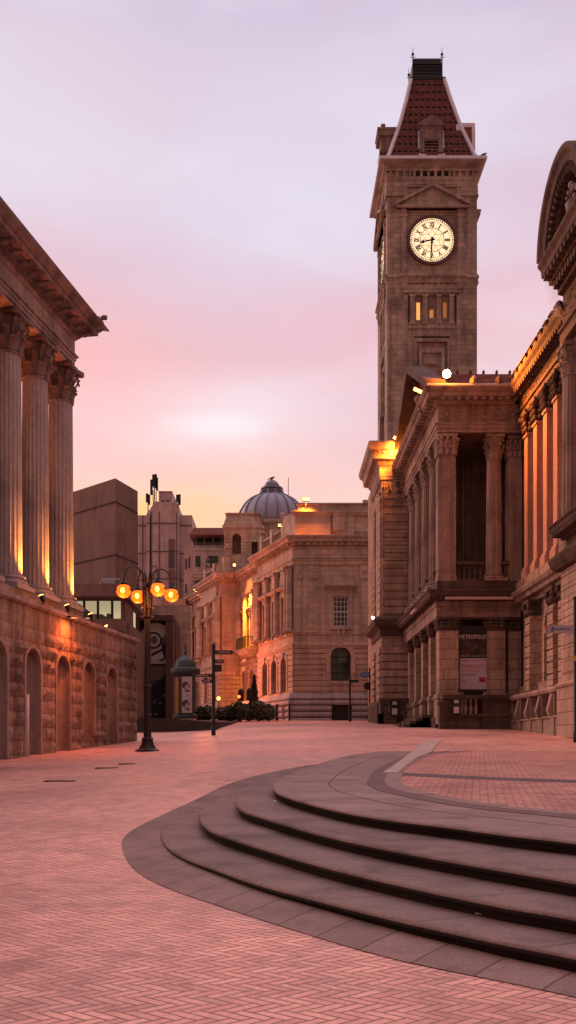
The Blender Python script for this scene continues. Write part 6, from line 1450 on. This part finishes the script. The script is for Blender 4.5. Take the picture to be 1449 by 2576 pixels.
# --- near pavilion with the curved pediment (Y 30..38)
CPV = CHB
b = MB(FW); b.box(31, 36.45, 11.15, 20, .2, 16.9); courses(b, 33.6, 36.4, 2.9, WZ - .5, .52, [], 11.15, .32, .05); b.box(33.6, 36.42, 10.86, 11.2, 2.4, WZ - .5); b.box(33.4, 36.5, 10.70, 11.2, .2, 2.35); b.ext_x([(11.2, 2.3), (10.66, 2.32), (10.62, 2.44), (10.80, 2.55), (11.2, 2.6)], 33.4, 36.52); courses(b, 29, 33.5, 2.9, WZ - .5, .52, [], 11.15, .05, .05)
b.build('near_pavilion', CPV, co)
b = MB(FW); b.ext_x([(12.3, WZ - .5), (10.62, WZ - .46), (10.5, WZ - .3), (10.42, WZ - .1), (10.42, WZ + .0), (12.3, WZ + .1)], 30, 36.7); b.build('near_sill_course', SOOT, co)
for y in (35.4, 32.2):
    b = MB(FW); b.box(y - .5, y + .5, 10.60, 11.2, WZ + .1, WZ + .9); b.build('pedestal', CH, co)
    cm = colshaft(.40, 15.0 - 8.17 - 1.2, True, True, .88, 64).mesh('column', FLU, autos=50); c = place('column', cm, co, (10.95, y, 8.17)); place('capital', leafcap(.35, 1.2).mesh('capital', FLU, autos=35), c, (10.95, y, 13.8))
# hood (small pediment window) on the pavilion side
hz0, hz1 = 7.72, 8.1
b = MB(FW); b.ext_x([(12.2, hz0 - .1), (10.5, hz0), (10.45, hz0 + .12), (10.1, hz0 + .22), (10.05, hz0 + .36), (12.2, hz1 + .2)], 31.0, 35.3); dentils(b, 31.1, 35.2, 10.1, 10.5, hz0 + .05, hz0 + .2, .22, .12); b.box(31.4, 34.9, 10.6, 11.1, WZ + .12, hz0); b.build('window_hood', CHD, co)
b = MB(FW)
for k in range(16): s = 31.1 + k * .27; b.sphere((s, 10.04, hz0 + .42), .07, 6, 4)
b.build('hood_edge', CHD, co)
b = MB(); q = px(1441, 1330, 35.0); b.tube([(q[0], q[1], q[2] + .18), (q[0], q[1], q[2] - .16)], .12, 10); b.build('wall_lantern', WHITEP, co); b = MB(); b.box(q[0] - .28, q[0] + .3, q[1] - .15, q[1] + .15, q[2] - .42, q[2] - .18); b.sphere((q[0] - .1, q[1] - .15, q[2] - .32), .14, 8, 6); b.build('camera_box', IRON, co)
# entablature and arch
ZN = 15.45
XF = 10.85
prof_ = [(12, ZN), (XF - .02, ZN), (XF - .02, ZN + .4), (XF - .1, ZN + .45), (XF - .1, ZN + .55), (XF + .1, ZN + .58), (XF + .1, ZN + 1.9), (XF - .1, ZN + 1.95), (XF - .12, ZN + 2.4), (XF - .2, ZN + 2.5), (12, ZN + 2.5)]
b = MB(FW); b.ext_x(prof_, 30, 36.55); 
for k in range(14): s = 30.4 + k * .5; lump(b, (s, XF + .08, ZN + 1.2), (.24, .06, .45), 7, 40 + k)
dentils(b, 30, 36.5, XF - .3, XF, ZN + 2.1, ZN + 2.38, .34, .2); b.build('near_entablature', SOOT, co)
b = MB(FW); b.ext_x([(12, ZN + 2.5), (XF - .30, ZN + 2.52), (XF - .34, ZN + 2.75), (XF - .6, ZN + 2.8), (XF - .62, ZN + 3.05), (XF - .75, ZN + 3.2), (XF - .75, ZN + 3.3), (12, ZN + 3.35)], 29.6, 37.0); dentils(b, 29.7, 36.9, XF - .58, XF - .3, ZN + 2.6, ZN + 2.78, .4, .22)
b.build('near_cornice', SOOT, co)
b = MB(FW); 
ym2, zb2_, rise, hwid = 34.35, ZN + 3.36, 2.6, 2.62
Rr = 2.62; zcc = zb2_; amax = pi / 2
rows = [(0, 12.2, -.85), (0, XF - .30, -.85), (0, XF - .34, -.62), (0, XF - .62, -.56), (0, XF - .66, -.30), (0, XF - .78, -.18), (0, XF - .80, 0), (0, 12.2, .05)]
rings = []
for k in range(29):
    a = -amax + 2 * amax * k / 28; rings.append([(ym2 + (Rr + dr_) * sin(a), xx, zcc + (Rr + dr_) * cos(a)) for _, xx, dr_ in rows])
b.loft(rings)
for k in range(24):
    a = -amax + 2 * amax * (k + .5) / 24; R_ = Rr - .80
    q = [(ym2 + R * sin(a + s_), zcc + R * cos(a + s_)) for R, s_ in ((R_ - .1, -.018), (R_ + .2, -.018), (R_ + .2, .018), (R_ - .1, .018))]
    b.loft([[(s, XF - .56, z) for s, z in q], [(s, XF - .2, z) for s, z in q]])
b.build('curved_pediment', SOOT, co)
b = MB(FW); pts = [(ym2 + (Rr - .8) * sin(-amax + 2 * amax * k / 20), zcc + (Rr - .8) * cos(-amax + 2 * amax * k / 20)) for k in range(21)]
b.ext_y([(s, z) for s, z in pts if z > zb2_ - .1] + [(ym2 + hwid - .8, zb2_ - .1), (ym2 - hwid + .8, zb2_ - .1)], XF + .0, 12.2); b.build('tympanum', SOOT, co)
b = MB(FW); lump(b, (34.3, XF - .15, zb2_ + 1.0), (.7, .25, .6), 30, 77); b.build('tympanum_sculpture', simple('pale_sculpture', (.30, .24, .25), .8, 0, .3, 6), co, smooth=True); b = MB(FW); lump(b, (35.4, XF - .12, zb2_ + .5), (.4, .2, .4), 16, 78); b.build('tympanum_sculpture', MATS['pale_sculpture'], co, smooth=True); b = MB(FW); lump(b, (33.3, XF - .12, zb2_ + .5), (.4, .2, .4), 16, 79)
b.build('tympanum_sculpture', MATS['pale_sculpture'], co, smooth=True); b = MB(FW); b.tube([(34.2, XF - .2, zb2_ + .1), (34.3, XF - .3, zb2_ + .8), (34.2, XF - .25, zb2_ + 1.25)], [.22, .2, .1], 8); b.sphere((34.2, XF - .28, zb2_ + 1.42), .14, 8, 6); b.build('tympanum_sculpture', simple('pale_sculpture', (.36, .30, .33), .8, 0, .3, 6), co, smooth=True)
b = MB(FW); b.box(29, 37.5, 12.2, 20, 16.9, ZN + 3.3); b.build('near_attic', CHD, co)
# netting under the curved pediment
b = MB(); A1, A2, A3 = (10.2, 38.3, 17.9), (10.9, 38.6, 15.4), (11.1, 37.8, 16.4); b.face([(10.25, 36.9, 18.6), (10.75, 37.3, 16.9), (10.9, 36.6, 16.6), (10.7, 36.5, 18.2)])
m, nt_, bs = newmat('bird_net'); bs.inputs['Base Color'].default_value = (.7, .6, .66, 1); bs.inputs['Alpha'].default_value = .18; b.build('bird_net', m, co)

# ------------------------------------------------------------------ street furniture
YL = 30.3; LX = ux(371, YL); LG = G(LX, YL)
sp = thing('street_lamp', (LX, YL, LG), 'tall dark lamp standard with four glowing orange globes beside the podium wall', 'street lamp')
def lz(v): return vz(v, YL)
b = MB(); b.lathe([(.40, 0), (.40, .03), (.28, .08), (.20, .22), (.17, .34), (.19, .36), (.19, .40), (.15, .42), (.13, .46)], LX, YL, LG, 24); b.build('base', IRON, sp, autos=35)
b = MB(); b.lathe([(.125, .45), (.12, 1.1), (.135, 1.12), (.135, 1.16), (.11, 1.18), (.11, 2.0), (.14, 2.02), (.14, 2.08), (.115, 2.1), (.10, 2.5), (.09, lz(1552) - LG)], LX, YL, LG, 16); b.build('pole', IRON, sp, autos=35)
b = MB(); b.lathe([(.035, lz(1470) - LG), (.03, lz(1400) - LG), (.022, lz(1297) - LG), (.005, lz(1292) - LG)], LX + .09, YL, LG, 8); b.build('spire', IRON, sp)
b = MB()
for k in range(6):
    a = 2 * pi * k / 6; b.tube([(LX + .13 * cos(a), YL + .13 * sin(a), lz(1552)), (LX + .16 * cos(a), YL + .16 * sin(a), lz(1475))], .022, 6)
for v in (1552, 1530, 1485): b.lathe([(.10, -.02), (.20, -.02), (.20, .02), (.10, .02)], LX, YL, lz(v), 16)
b.lathe([(.05, 0), (.09, .05), (.07, .12), (.02, .18)], LX, YL, lz(1478), 10); b.build('lantern_cage', IRON, sp)
GLOBE = emit('globe_glow', (1, .125, .004), 2.0); CORE = emit('globe_core', (1, .55, .09), 4.5)
for i, (dx, dy) in enumerate(((-.69, -.41), (.72, .41), (.42, -.69), (-.40, .69))):
    r = hypot(dx, dy); ex, ey = dx / r, dy / r; zt_ = lz(1428); zc_ = lz(1492)
    pts = [(LX + ex * .12, YL + ey * .12, lz(1545)), (LX + ex * .12, YL + ey * .12, lz(1462))]
    for k in range(9):
        a = pi - pi * k / 8; R_ = (r - .12) / 2; pts.append((LX + ex * (.12 + R_ + R_ * cos(a)), YL + ey * (.12 + R_ + R_ * cos(a)), lz(1462) + (zt_ - lz(1462)) * sin(a)))
    pts.append((LX + dx, YL + dy, zc_ + .24))
    b = MB(); b.tube(pts, .024, 8); b.lathe([(.02, .42), (.05, .36), (.06, .30), (.12, .25), (.15, .19), (.13, .18)], LX + dx, YL + dy, zc_, 14); b.tube([(LX + ex * .12, YL + ey * .12, lz(1470)), (LX + ex * .3, YL + ey * .3, lz(1436))], .014, 5); arm = b.build('arm', IRON, sp, smooth=True)
    b = MB(); b.sphere((LX + dx, YL + dy, zc_), .228, 24, 16, .95); g = b.build('globe', GLOBE, arm, smooth=True)
    b = MB(); b.sphere((LX + dx, YL + dy - .168, zc_ - .01), .085, 12, 8, 1.2); b.build('bulb', CORE, g, smooth=True)
    b = MB()
    for a in (0, pi): b.box(LX + dx + .205 * cos(a) - .025, LX + dx + .205 * cos(a) + .025, YL + dy - .12, YL + dy + .12, zc_ + .01, zc_ + .05)
    b.build('clip', IRON, g)
    light(sp, 'POINT', (LX + dx * 1.15, YL + dy * 1.15, zc_ - .42), 60, (1, .22, .035), None, rad=.2)

def post(x, y, h, r, parent, mat=BLUEIRON, cap_=True, bands=True):
    g = G(x, y); b = MB(); b.lathe([(r * 1.25, 0), (r * 1.25, .35), (r, .37), (r, h - .1), (r * 1.3, h - .08), (r * 1.3, h - .02), (r * .6, h)] if bands else [(r, 0), (r, h)], x, y, g, 12); b.build('pole', mat, parent, autos=40); return g
def arm_sign(parent, x, y, u0, u1, v0, v1, Y, mat=BLUEIRON, text=None, point=None, tm=None, man=False):
    b = MB(); a, c = ux(u0, Y), ux(u1, Y); z1_, z0_ = vz(v0, Y), vz(v1, Y); mz = (z0_ + z1_) / 2; k = (z1_ - z0_) * .5
    if point == 'l': poly = [(a, mz), (a + k, z0_), (c, z0_), (c, z1_), (a + k, z1_)]
    elif point == 'r': poly = [(a, z0_), (c - k, z0_), (c, mz), (c - k, z1_), (a, z1_)]
    else: poly = [(a, z0_), (c, z0_), (c, z1_), (a, z1_)]
    b.ext_y(poly, y - .03, y + .03); o = b.build('direction_arm', mat, parent)
    if text: ptext(text, (u0 + u1) / 2 + (3 if man else 0), (v0 + v1) / 2, (v1 - v0) * .42, (u1 - u0) * .6, tm or PW, parent, Y, d=.035)
    return o
# middle fingerpost
Y = 40.7; X = ux(537, Y); f1 = thing('fingerpost', (X, Y, G(X, Y)), 'dark fingerpost with four direction arms standing in front of the museum', 'signpost')
post(X, Y, vz(1622, Y) - G(X, Y), .075, f1)
b = MB(); b.sphere((X, Y, vz(1618, Y)), .085, 10, 8); b.build('finial', simple('old_gold', (.30, .20, .10), .5), f1, smooth=True)
arm_sign(f1, X, Y, 541, 589, 1636, 1646, Y, text='Museum & Art Gallery', point='r'); arm_sign(f1, X, Y, 541, 566, 1659, 1669, Y, text='Library', point='r')
arm_sign(f1, X, Y, 485, 533, 1696, 1703, Y, text='Convention Centre', point='l'); arm_sign(f1, X, Y, 506, 533, 1709, 1718, Y, text='Town Hall', point='l')
b = MB(); b.tube([(ux(506, Y), Y, vz(1706, Y)), (X, Y, vz(1706, Y))], .02, 6); b.box(X - .05, X + .35, Y - .04, Y + .04, vz(1690, Y), vz(1672, Y)); b.build('bracket', IRON, f1)
# two posts by the museum
Y = 64.0; X = ux(880, Y); f2 = thing('fingerpost', (X, Y, G(X, Y)), 'thin dark post with one short black arm left of the blue sign', 'signpost')
post(X, Y, vz(1702, Y) - G(X, Y), .07, f2); arm_sign(f2, X, Y, 882, 904, 1710, 1717, Y, point='r')
X = ux(930, Y); f3 = thing('fingerpost', (X, Y, G(X, Y)), 'thin post carrying a bright blue direction sign beside the far pavilion', 'signpost')
post(X, Y, vz(1680, Y) - G(X, Y), .06, f3, bands=False); arm_sign(f3, X, Y, 904, 943, 1691, 1704, Y, simple('sign_blue', (.03, .17, .42), .5), 'Victoria Square', 'l')
b = MB(); b.tube([(X - .15, Y - .12, vz(1726, Y)), (X - .15, Y + .05, vz(1726, Y))], .26, 14); b.tube([(X - .15, Y, vz(1726, Y)), (X, Y, vz(1726, Y))], .03, 5); b.build('round_plate', IRON, f3)
# right-hand fingerpost, half out of frame
Y = 31.8; X = ux(1447.5, Y); f4 = thing('fingerpost', (X, Y, G(X, Y)), 'tall dark post with a pale walking-route arm at the right edge', 'signpost')
post(X, Y, vz(1500, Y) - G(X, Y), .06, f4, BLUEIRON)
PS = simple('pale_sign', (.40, .33, .36), .5); arm_sign(f4, X, Y, 1369, 1444, 1573, 1593, Y, PS, 'Chamberlain Sq', None, simple('sign_ink', (.03, .10, .30), .5), True)
b = MB(); z0_, z1_ = vz(1593, Y), vz(1573, Y); b.ext_y([(ux(1366, Y), z1_), (ux(1376, Y), z1_), (ux(1380, Y), z0_), (ux(1376, Y), z0_)], Y - .035, Y + .035); b.build('orange_tip', simple('sign_orange', (.45, .16, .08), .5), f4)
b = MB(); cxm, czm = ux(1389, Y), vz(1583, Y); q = Y - .045
b.sphere((cxm, q, czm + .085), .018, 8, 6); b.tube([(cxm, q, czm + .06), (cxm - .01, q, czm)], .016, 6)
for pts in ([(cxm - .01, czm), (cxm - .03, czm - .05), (cxm - .06, czm - .09)], [(cxm - .01, czm), (cxm + .02, czm - .05), (cxm + .03, czm - .1)], [(cxm, czm + .05), (cxm - .04, czm + .01)], [(cxm, czm + .05), (cxm + .04, czm + .02)]): b.tube([(a, q, c) for a, c in pts], .010, 5)
b.build('walking_figure', MATS['sign_ink'], f4)
b = MB(); b.box(ux(1438, Y), ux(1449, Y), Y - .09, Y - .07, vz(1663, Y), vz(1650, Y)); b.build('sticker', simple('yellow_sticker', (.45, .33, .08), .6), f4)

# advertising column
Y = 52.0; X = ux(466, Y); kz = vz(1806, Y)
k_ = thing('advertising_column', (X, Y, kz), 'round advertising column with green domed cap and pale posters', 'kiosk')
GRN = simple('dark_green_paint', (.035, .055, .055), .5, .1)
def kv(v): return vz(v, Y) - kz
b = MB(); b.lathe([(.70, 0), (.70, .12), (.66, .16), (.60, .20), (.58, .22)], X, Y, kz, 24); b.build('base', GRN, k_, autos=35)
b = MB(); b.lathe([(.55, .20), (.55, kv(1700))], X, Y, kz, 6); b.build('core', GRN, k_)
b = MB(); b.lathe([(.60, kv(1703)), (.80, kv(1695)), (.83, kv(1690)), (.80, kv(1684)), (.62, kv(1680)), (.60, kv(1676)), (.58, kv(1673))], X, Y, kz, 32)
b.lathe([(.58, kv(1676)), (.55, kv(1668)), (.46, kv(1660)), (.30, kv(1654)), (.14, kv(1650)), (.10, kv(1646))], X, Y, kz, 32); b.build('cap', GRN, k_, autos=40)
b = MB()
for k in range(16): a = 2 * pi * k / 16; b.tube([(X + .80 * cos(a), Y + .80 * sin(a), kz + kv(1684)), (X + .60 * cos(a), Y + .60 * sin(a), kz + kv(1680))], .035, 5)
b.build('cap_ribs', GRN, k_)
b = MB(); b.lathe([(.10, kv(1650)), (.06, kv(1646)), (.12, kv(1640)), (.05, kv(1634)), (.08, kv(1629)), (.04, kv(1624)), (.01, kv(1612))], X, Y, kz, 12); b.build('finial', GRN, k_, autos=40)
def portrait(px0, pz, s, parent, yq):
    for name, cc, sx, sz, dx, dz, dd, mt in (('printed_hair', 0, .19, .18, 0, .07, .004, simple('print_hair', (.09, .03, .04), .6)), ('printed_face', 0, .10, .125, .05, -.03, .008, simple('print_skin', (.46, .31, .31), .6)), ('printed_collar', 0, .12, .06, .07, -.18, .006, simple('print_dark', (.12, .06, .08), .6)), ('printed_hat', 0, .07, .08, .15, .17, .006, simple('print_pale', (.40, .30, .36), .6))):
        b = MB(); b.ext_y([(px0 + (dx + sx * cos(2 * pi * k / 16)) * s, pz + (dz + sz * sin(2 * pi * k / 16)) * s) for k in range(16)], yq - dd, yq); b.build(name, mt, parent)
    b = MB()
    for ex in (.0, .10): b.box(px0 + ex * s - .02, px0 + ex * s + .025, yq - .011, yq - .008, pz + .0, pz + .018)
    b.box(px0 + .035, px0 + .085, yq - .011, yq - .008, pz - .10 * s, pz - .085 * s); b.build('printed_feature', MATS['print_dark'], parent)
yq = Y - .62; b = MB(); x0_, x1_ = ux(457, yq), ux(483, yq); b.box(x0_, x1_, yq, yq + .06, kz + .25, kz + kv(1703) - .02); pp = b.build('poster', simple('kiosk_poster', (.50, .40, .46), .55, var=.04), k_)
portrait((x0_ + x1_) / 2 - .05, vz(1728, yq), 1.15, pp, yq); portrait((x0_ + x1_) / 2 - .05, vz(1774, yq), 1.15, pp, yq)
b = MB(); b.ext_y([((x0_ + x1_) / 2 + .04 + .05 * cos(2 * pi * k / 12), vz(1750, yq) + .05 * sin(2 * pi * k / 12)) for k in range(12)], yq - .006, yq); b.build('printed_emblem', simple('print_grey', (.22, .15, .18), .6), pp)
b = MB(); b.box(x0_ - .16, x0_ - .02, yq - .02, yq + .3, kz + .2, kz + kv(1703)); b.box(x1_ + .01, x1_ + .05, yq - .02, yq + .3, kz + .2, kz + kv(1703)); b.build('corner_post', GRN, k_)
b = MB(); b.box(x0_ - .34, x0_ - .18, yq + .1, yq + .16, kz + .25, kz + kv(1705)); b.build('side_poster', simple('yellow_poster', (.45, .26, .05), .6), k_)

# dark stone ramp block rising to the left
A_, B_, C_ = (ux(330, 47), 47), (ux(540, 48.5), 48.5), (ux(597, 63), 63)
rp = thing('stone_ramp', (A_[0], A_[1], .8), 'low wedge of dark stone steps between the podium wall and the advertising column', 'ramp')
b = MB(); D_, E_ = (ux(300, 72), 72), (ux(600, 70), 70)
zA, zB, zC = 1.61, 1.40, G(*C_) + .02
tops = [(A_, zA), (B_, zB), (C_, zC), (E_, G(*E_) + .03), (D_, 2.3)]
ids_t = [b.P(p[0], p[1], z) for p, z in tops]; ids_b = [b.P(p[0], p[1], .2) for p, z in tops]; cen = b.P(ux(470, 58), 58, 1.72); n = 5
for k in range(n): b.f.append([ids_t[k], ids_t[(k + 1) % n], ids_b[(k + 1) % n], ids_b[k]]); b.f.append([ids_t[k], ids_t[(k + 1) % n], cen])
b.build('ramp_body', stone('dark_ramp_stone', (.075, .06, .06), 1.2, .16, .6, .12, .3), rp)
for k in range(3):
    t0 = k * .22; b = MB(); z_ = .95 + k * .2
    b.loft([[(A_[0], A_[1] - .05 - (2 - k) * .12, zz2), (B_[0] * (1 - t0 * .1), B_[1] - .05 - (2 - k) * .12, zz2)] + [(B_[0] * (1 - t0 * .1), B_[1] + .2, zz2), (A_[0], A_[1] + .2, zz2)] for zz2 in (.3, z_)]); b.build('ramp_step', MATS['dark_ramp_stone'], rp)

# shrubs in front of the museum
LEAF = simple('shrub_leaf', (.030, .040, .026), .7, var=.3)
def shrub(c, r, h, label, n=700, seed=1, cone=False, cat='shrub', grp='dark shrubs in front of the museum'):
    rnd = random.Random(seed); b = MB(); X, Y_, Z = c; pr = thing(cat.replace(' ', '_'), c, label, cat, grp)
    for i in range(n):
        t = rnd.random(); a = rnd.uniform(0, 2 * pi); 
        rr = (r * (1 - t) if cone else r * sqrt(max(.02, 1 - (2 * t - 1) ** 2)) * (.85 + .75 * mnoise.noise(Vector((cos(a) * 2.5, sin(a) * 2.5, t * 4 + seed * 1.7))))) * rnd.uniform(.35, 1) ** .5
        p = Vector((X + rr * cos(a), Y_ + rr * sin(a), Z + .1 + t * h)); u = Vector((rnd.gauss(0, 1), rnd.gauss(0, 1), rnd.gauss(0, 1))).normalized(); v = u.orthogonal().normalized(); s_ = rnd.uniform(.07, .19)
        b.face([tuple(p - u * s_), tuple(p + v * s_ * .5), tuple(p + u * s_), tuple(p - v * s_ * .5)])
    me = bpy.data.meshes.new('foliage'); me.from_pydata([tuple(Vector(q) - Vector(c)) for q in b.v], [], b.f); me.materials.append(LEAF); place('foliage', me, pr, c)
    b = MB(); 
    for k in range(5): a = 2 * pi * k / 5; b.tube([(X, Y_, Z - .05), (X + r * .5 * cos(a), Y_ + r * .5 * sin(a), Z + h * .7)], [.035, .012], 5)
    b.build('stem', simple('bark', (.05, .035, .03), .9), pr)
SH = [(505, 68, .55, .9, 'low dark shrub just right of the advertising column'), (522, 68, .6, 1.0, 'dark shrub left of the middle fingerpost'), (556, 67, .65, .85, 'wide low shrub right of the middle fingerpost'), (580, 66, .6, 1.0, 'dark shrub with ragged top, second right of the fingerpost'),
      (602, 66, .7, 1.25, 'bushy shrub below the small red light'), (626, 67, .7, 1.1, 'rounded shrub under the dark conifer, left side'), (652, 67, .85, 1.3, 'largest dark shrub left of the museum plinth'), (676, 67, .7, 1.05, 'rightmost dark shrub at the start of the museum plinth')]
for i, (u, y, r, h, lb) in enumerate(SH): x = ux(u, y); shrub((x, y, G(x, y)), r, h, lb, 420, i)
x, y = ux(640, 70), 70; shrub((x, y, G(x, y)), .55, 3.2, 'narrow dark conifer against the museum wall', 900, 31, True, 'conifer', None)
# small traffic signals and amber lamp
def signal(u, v0, v1, Y, col, label):
    x = ux(u, Y); g = G(x, Y); t = thing('traffic_signal', (x, Y, g), label, 'traffic signal', 'traffic signals near the museum shrubs')
    b = MB(); b.tube([(x, Y, g), (x, Y, vz(v0, Y))], .05, 8); b.build('pole', IRON, t)
    b = MB(); b.box(x - .2, x + .2, Y - .1, Y + .12, vz(v0 + 26, Y), vz(v0, Y)); b.lathe([(.2, 0), (.14, .12), (.03, .18)], x, Y, vz(v0, Y), 10)
    for k in range(3): b.tube([(x, Y - .2, vz(v0 + 5 + 8 * k, Y)), (x, Y - .1, vz(v0 + 5 + 8 * k, Y))], .11, 8)
    b.build('signal_head', IRON, t)
    if col: b = MB(); b.tube([(x - .12, Y - .23, vz(v0 + 15, Y)), (x - .12, Y - .20, vz(v0 + 15, Y))], .10, 10); b.build('lit_lens', emit('red_signal', (1, .12, .02), 6), t)
signal(606, 1738, 1800, 65, True, 'traffic signal with a glowing red light among the shrubs'); signal(628, 1736, 1800, 66, False, 'unlit dark traffic signal right of the red one')
x, y, z = px(550, 1757, 66); t = thing('path_lamp', (x, y, G(x, y)), 'small amber path lamp glowing behind the middle fingerpost', 'lamp')
b = MB(); b.tube([(x, y, G(x, y)), (x, y, z)], .03, 6); b.build('post', IRON, t); b = MB(); b.sphere((x, y, z), .13, 10, 8); b.build('globe', emit('amber_globe', (1, .42, .08), 5), t)
light(t, 'POINT', (x, y - .3, z), 20, SOD, None, rad=.1)
# black posts put in for dark upright recesses of the museum plinth
for i, u in enumerate((697, 728)):
    Y = 69.2; x = ux(u, Y); g = G(x, Y); b = MB(); b.lathe([(.10, 0), (.10, .1), (.08, .12), (.08, 1.05), (.10, 1.08), (.09, 1.18), (.03, 1.24)], x, Y, g, 10); tag(b.build('bollard', IRON, None, org=(x, Y, g)), ('left', 'right')[i] + ' one of the two black bollards in front of the museum plinth', 'bollard', 'black bollards by the museum plinth')
b = MB(); Y = 67.6
for k in range(6): x = ux(662 + k * 5.2, Y); b.tube([(x, Y, G(x, Y)), (x, Y, 2.55), (x + .07, Y, 2.63), (x + .14, Y, 2.55), (x + .14, Y, G(x, Y))], .018, 5)
tag(b.build('hoop_railing', IRON, None, org=(ux(675, Y), Y, 2.0)), 'low black hooped railing beside the shrubs', 'railing')
# drain covers
for u, v, w_, lb in ((152, 1967, 40, 'dark drain cover nearest the camera, left of the steps'), (270, 1936, 29, 'long narrow drain cover in front of the podium wall'), (320, 1927, 21, 'short drain cover near the lamp standard base')):
    Y = 4272 / (v - 1752); x = ux(u, Y); wd = w_ * Y / FP; g = G(x, Y); b = MB(); b.box(x - wd, x + wd, Y - .12, Y + .12, g - .05, g + .012)
    for k in range(7): b.box(x - wd * .9 + k * wd * .27, x - wd * .9 + k * wd * .27 + .03, Y - .10, Y + .10, g + .012, g + .02)
    tag(b.build('drain_cover', simple('drain_iron', (.045, .03, .03), .6), None, org=(x, Y, g)), lb, 'drain cover', 'drain covers in the brick paving')
b = MB(); p_ = FH(.2, .8, 0); b.tube([(-5.1, 38.3, vz(1640, 38)), (-4.85, 38.1, vz(1640, 38))], .06, 8); 
# small litter bits on the steps
for i, (u, v, k) in enumerate(((1200, 2304, 1), (690, 2018, 3), (521, 2035, 0))):
    c0 = CZ[k]; Y = -c0 / (.04 + (v - 1885) / FP); x = ux(u, Y); z = c0 + .04 * Y; b = MB(); b.sphere((x, Y, z + .012), .018, 6, 4, .6); b.sphere((x + .02, Y, z + .01), .012, 6, 4, .6)
    tag(b.build('litter', MATS['drain_iron'] if i != 1 else WHITEP, None, org=(x, Y, z)), ('dark scrap of litter on the second step at the right', 'tiny white scrap on the tread below the top step', 'dark scrap at the left end of the lowest step')[i], 'litter')
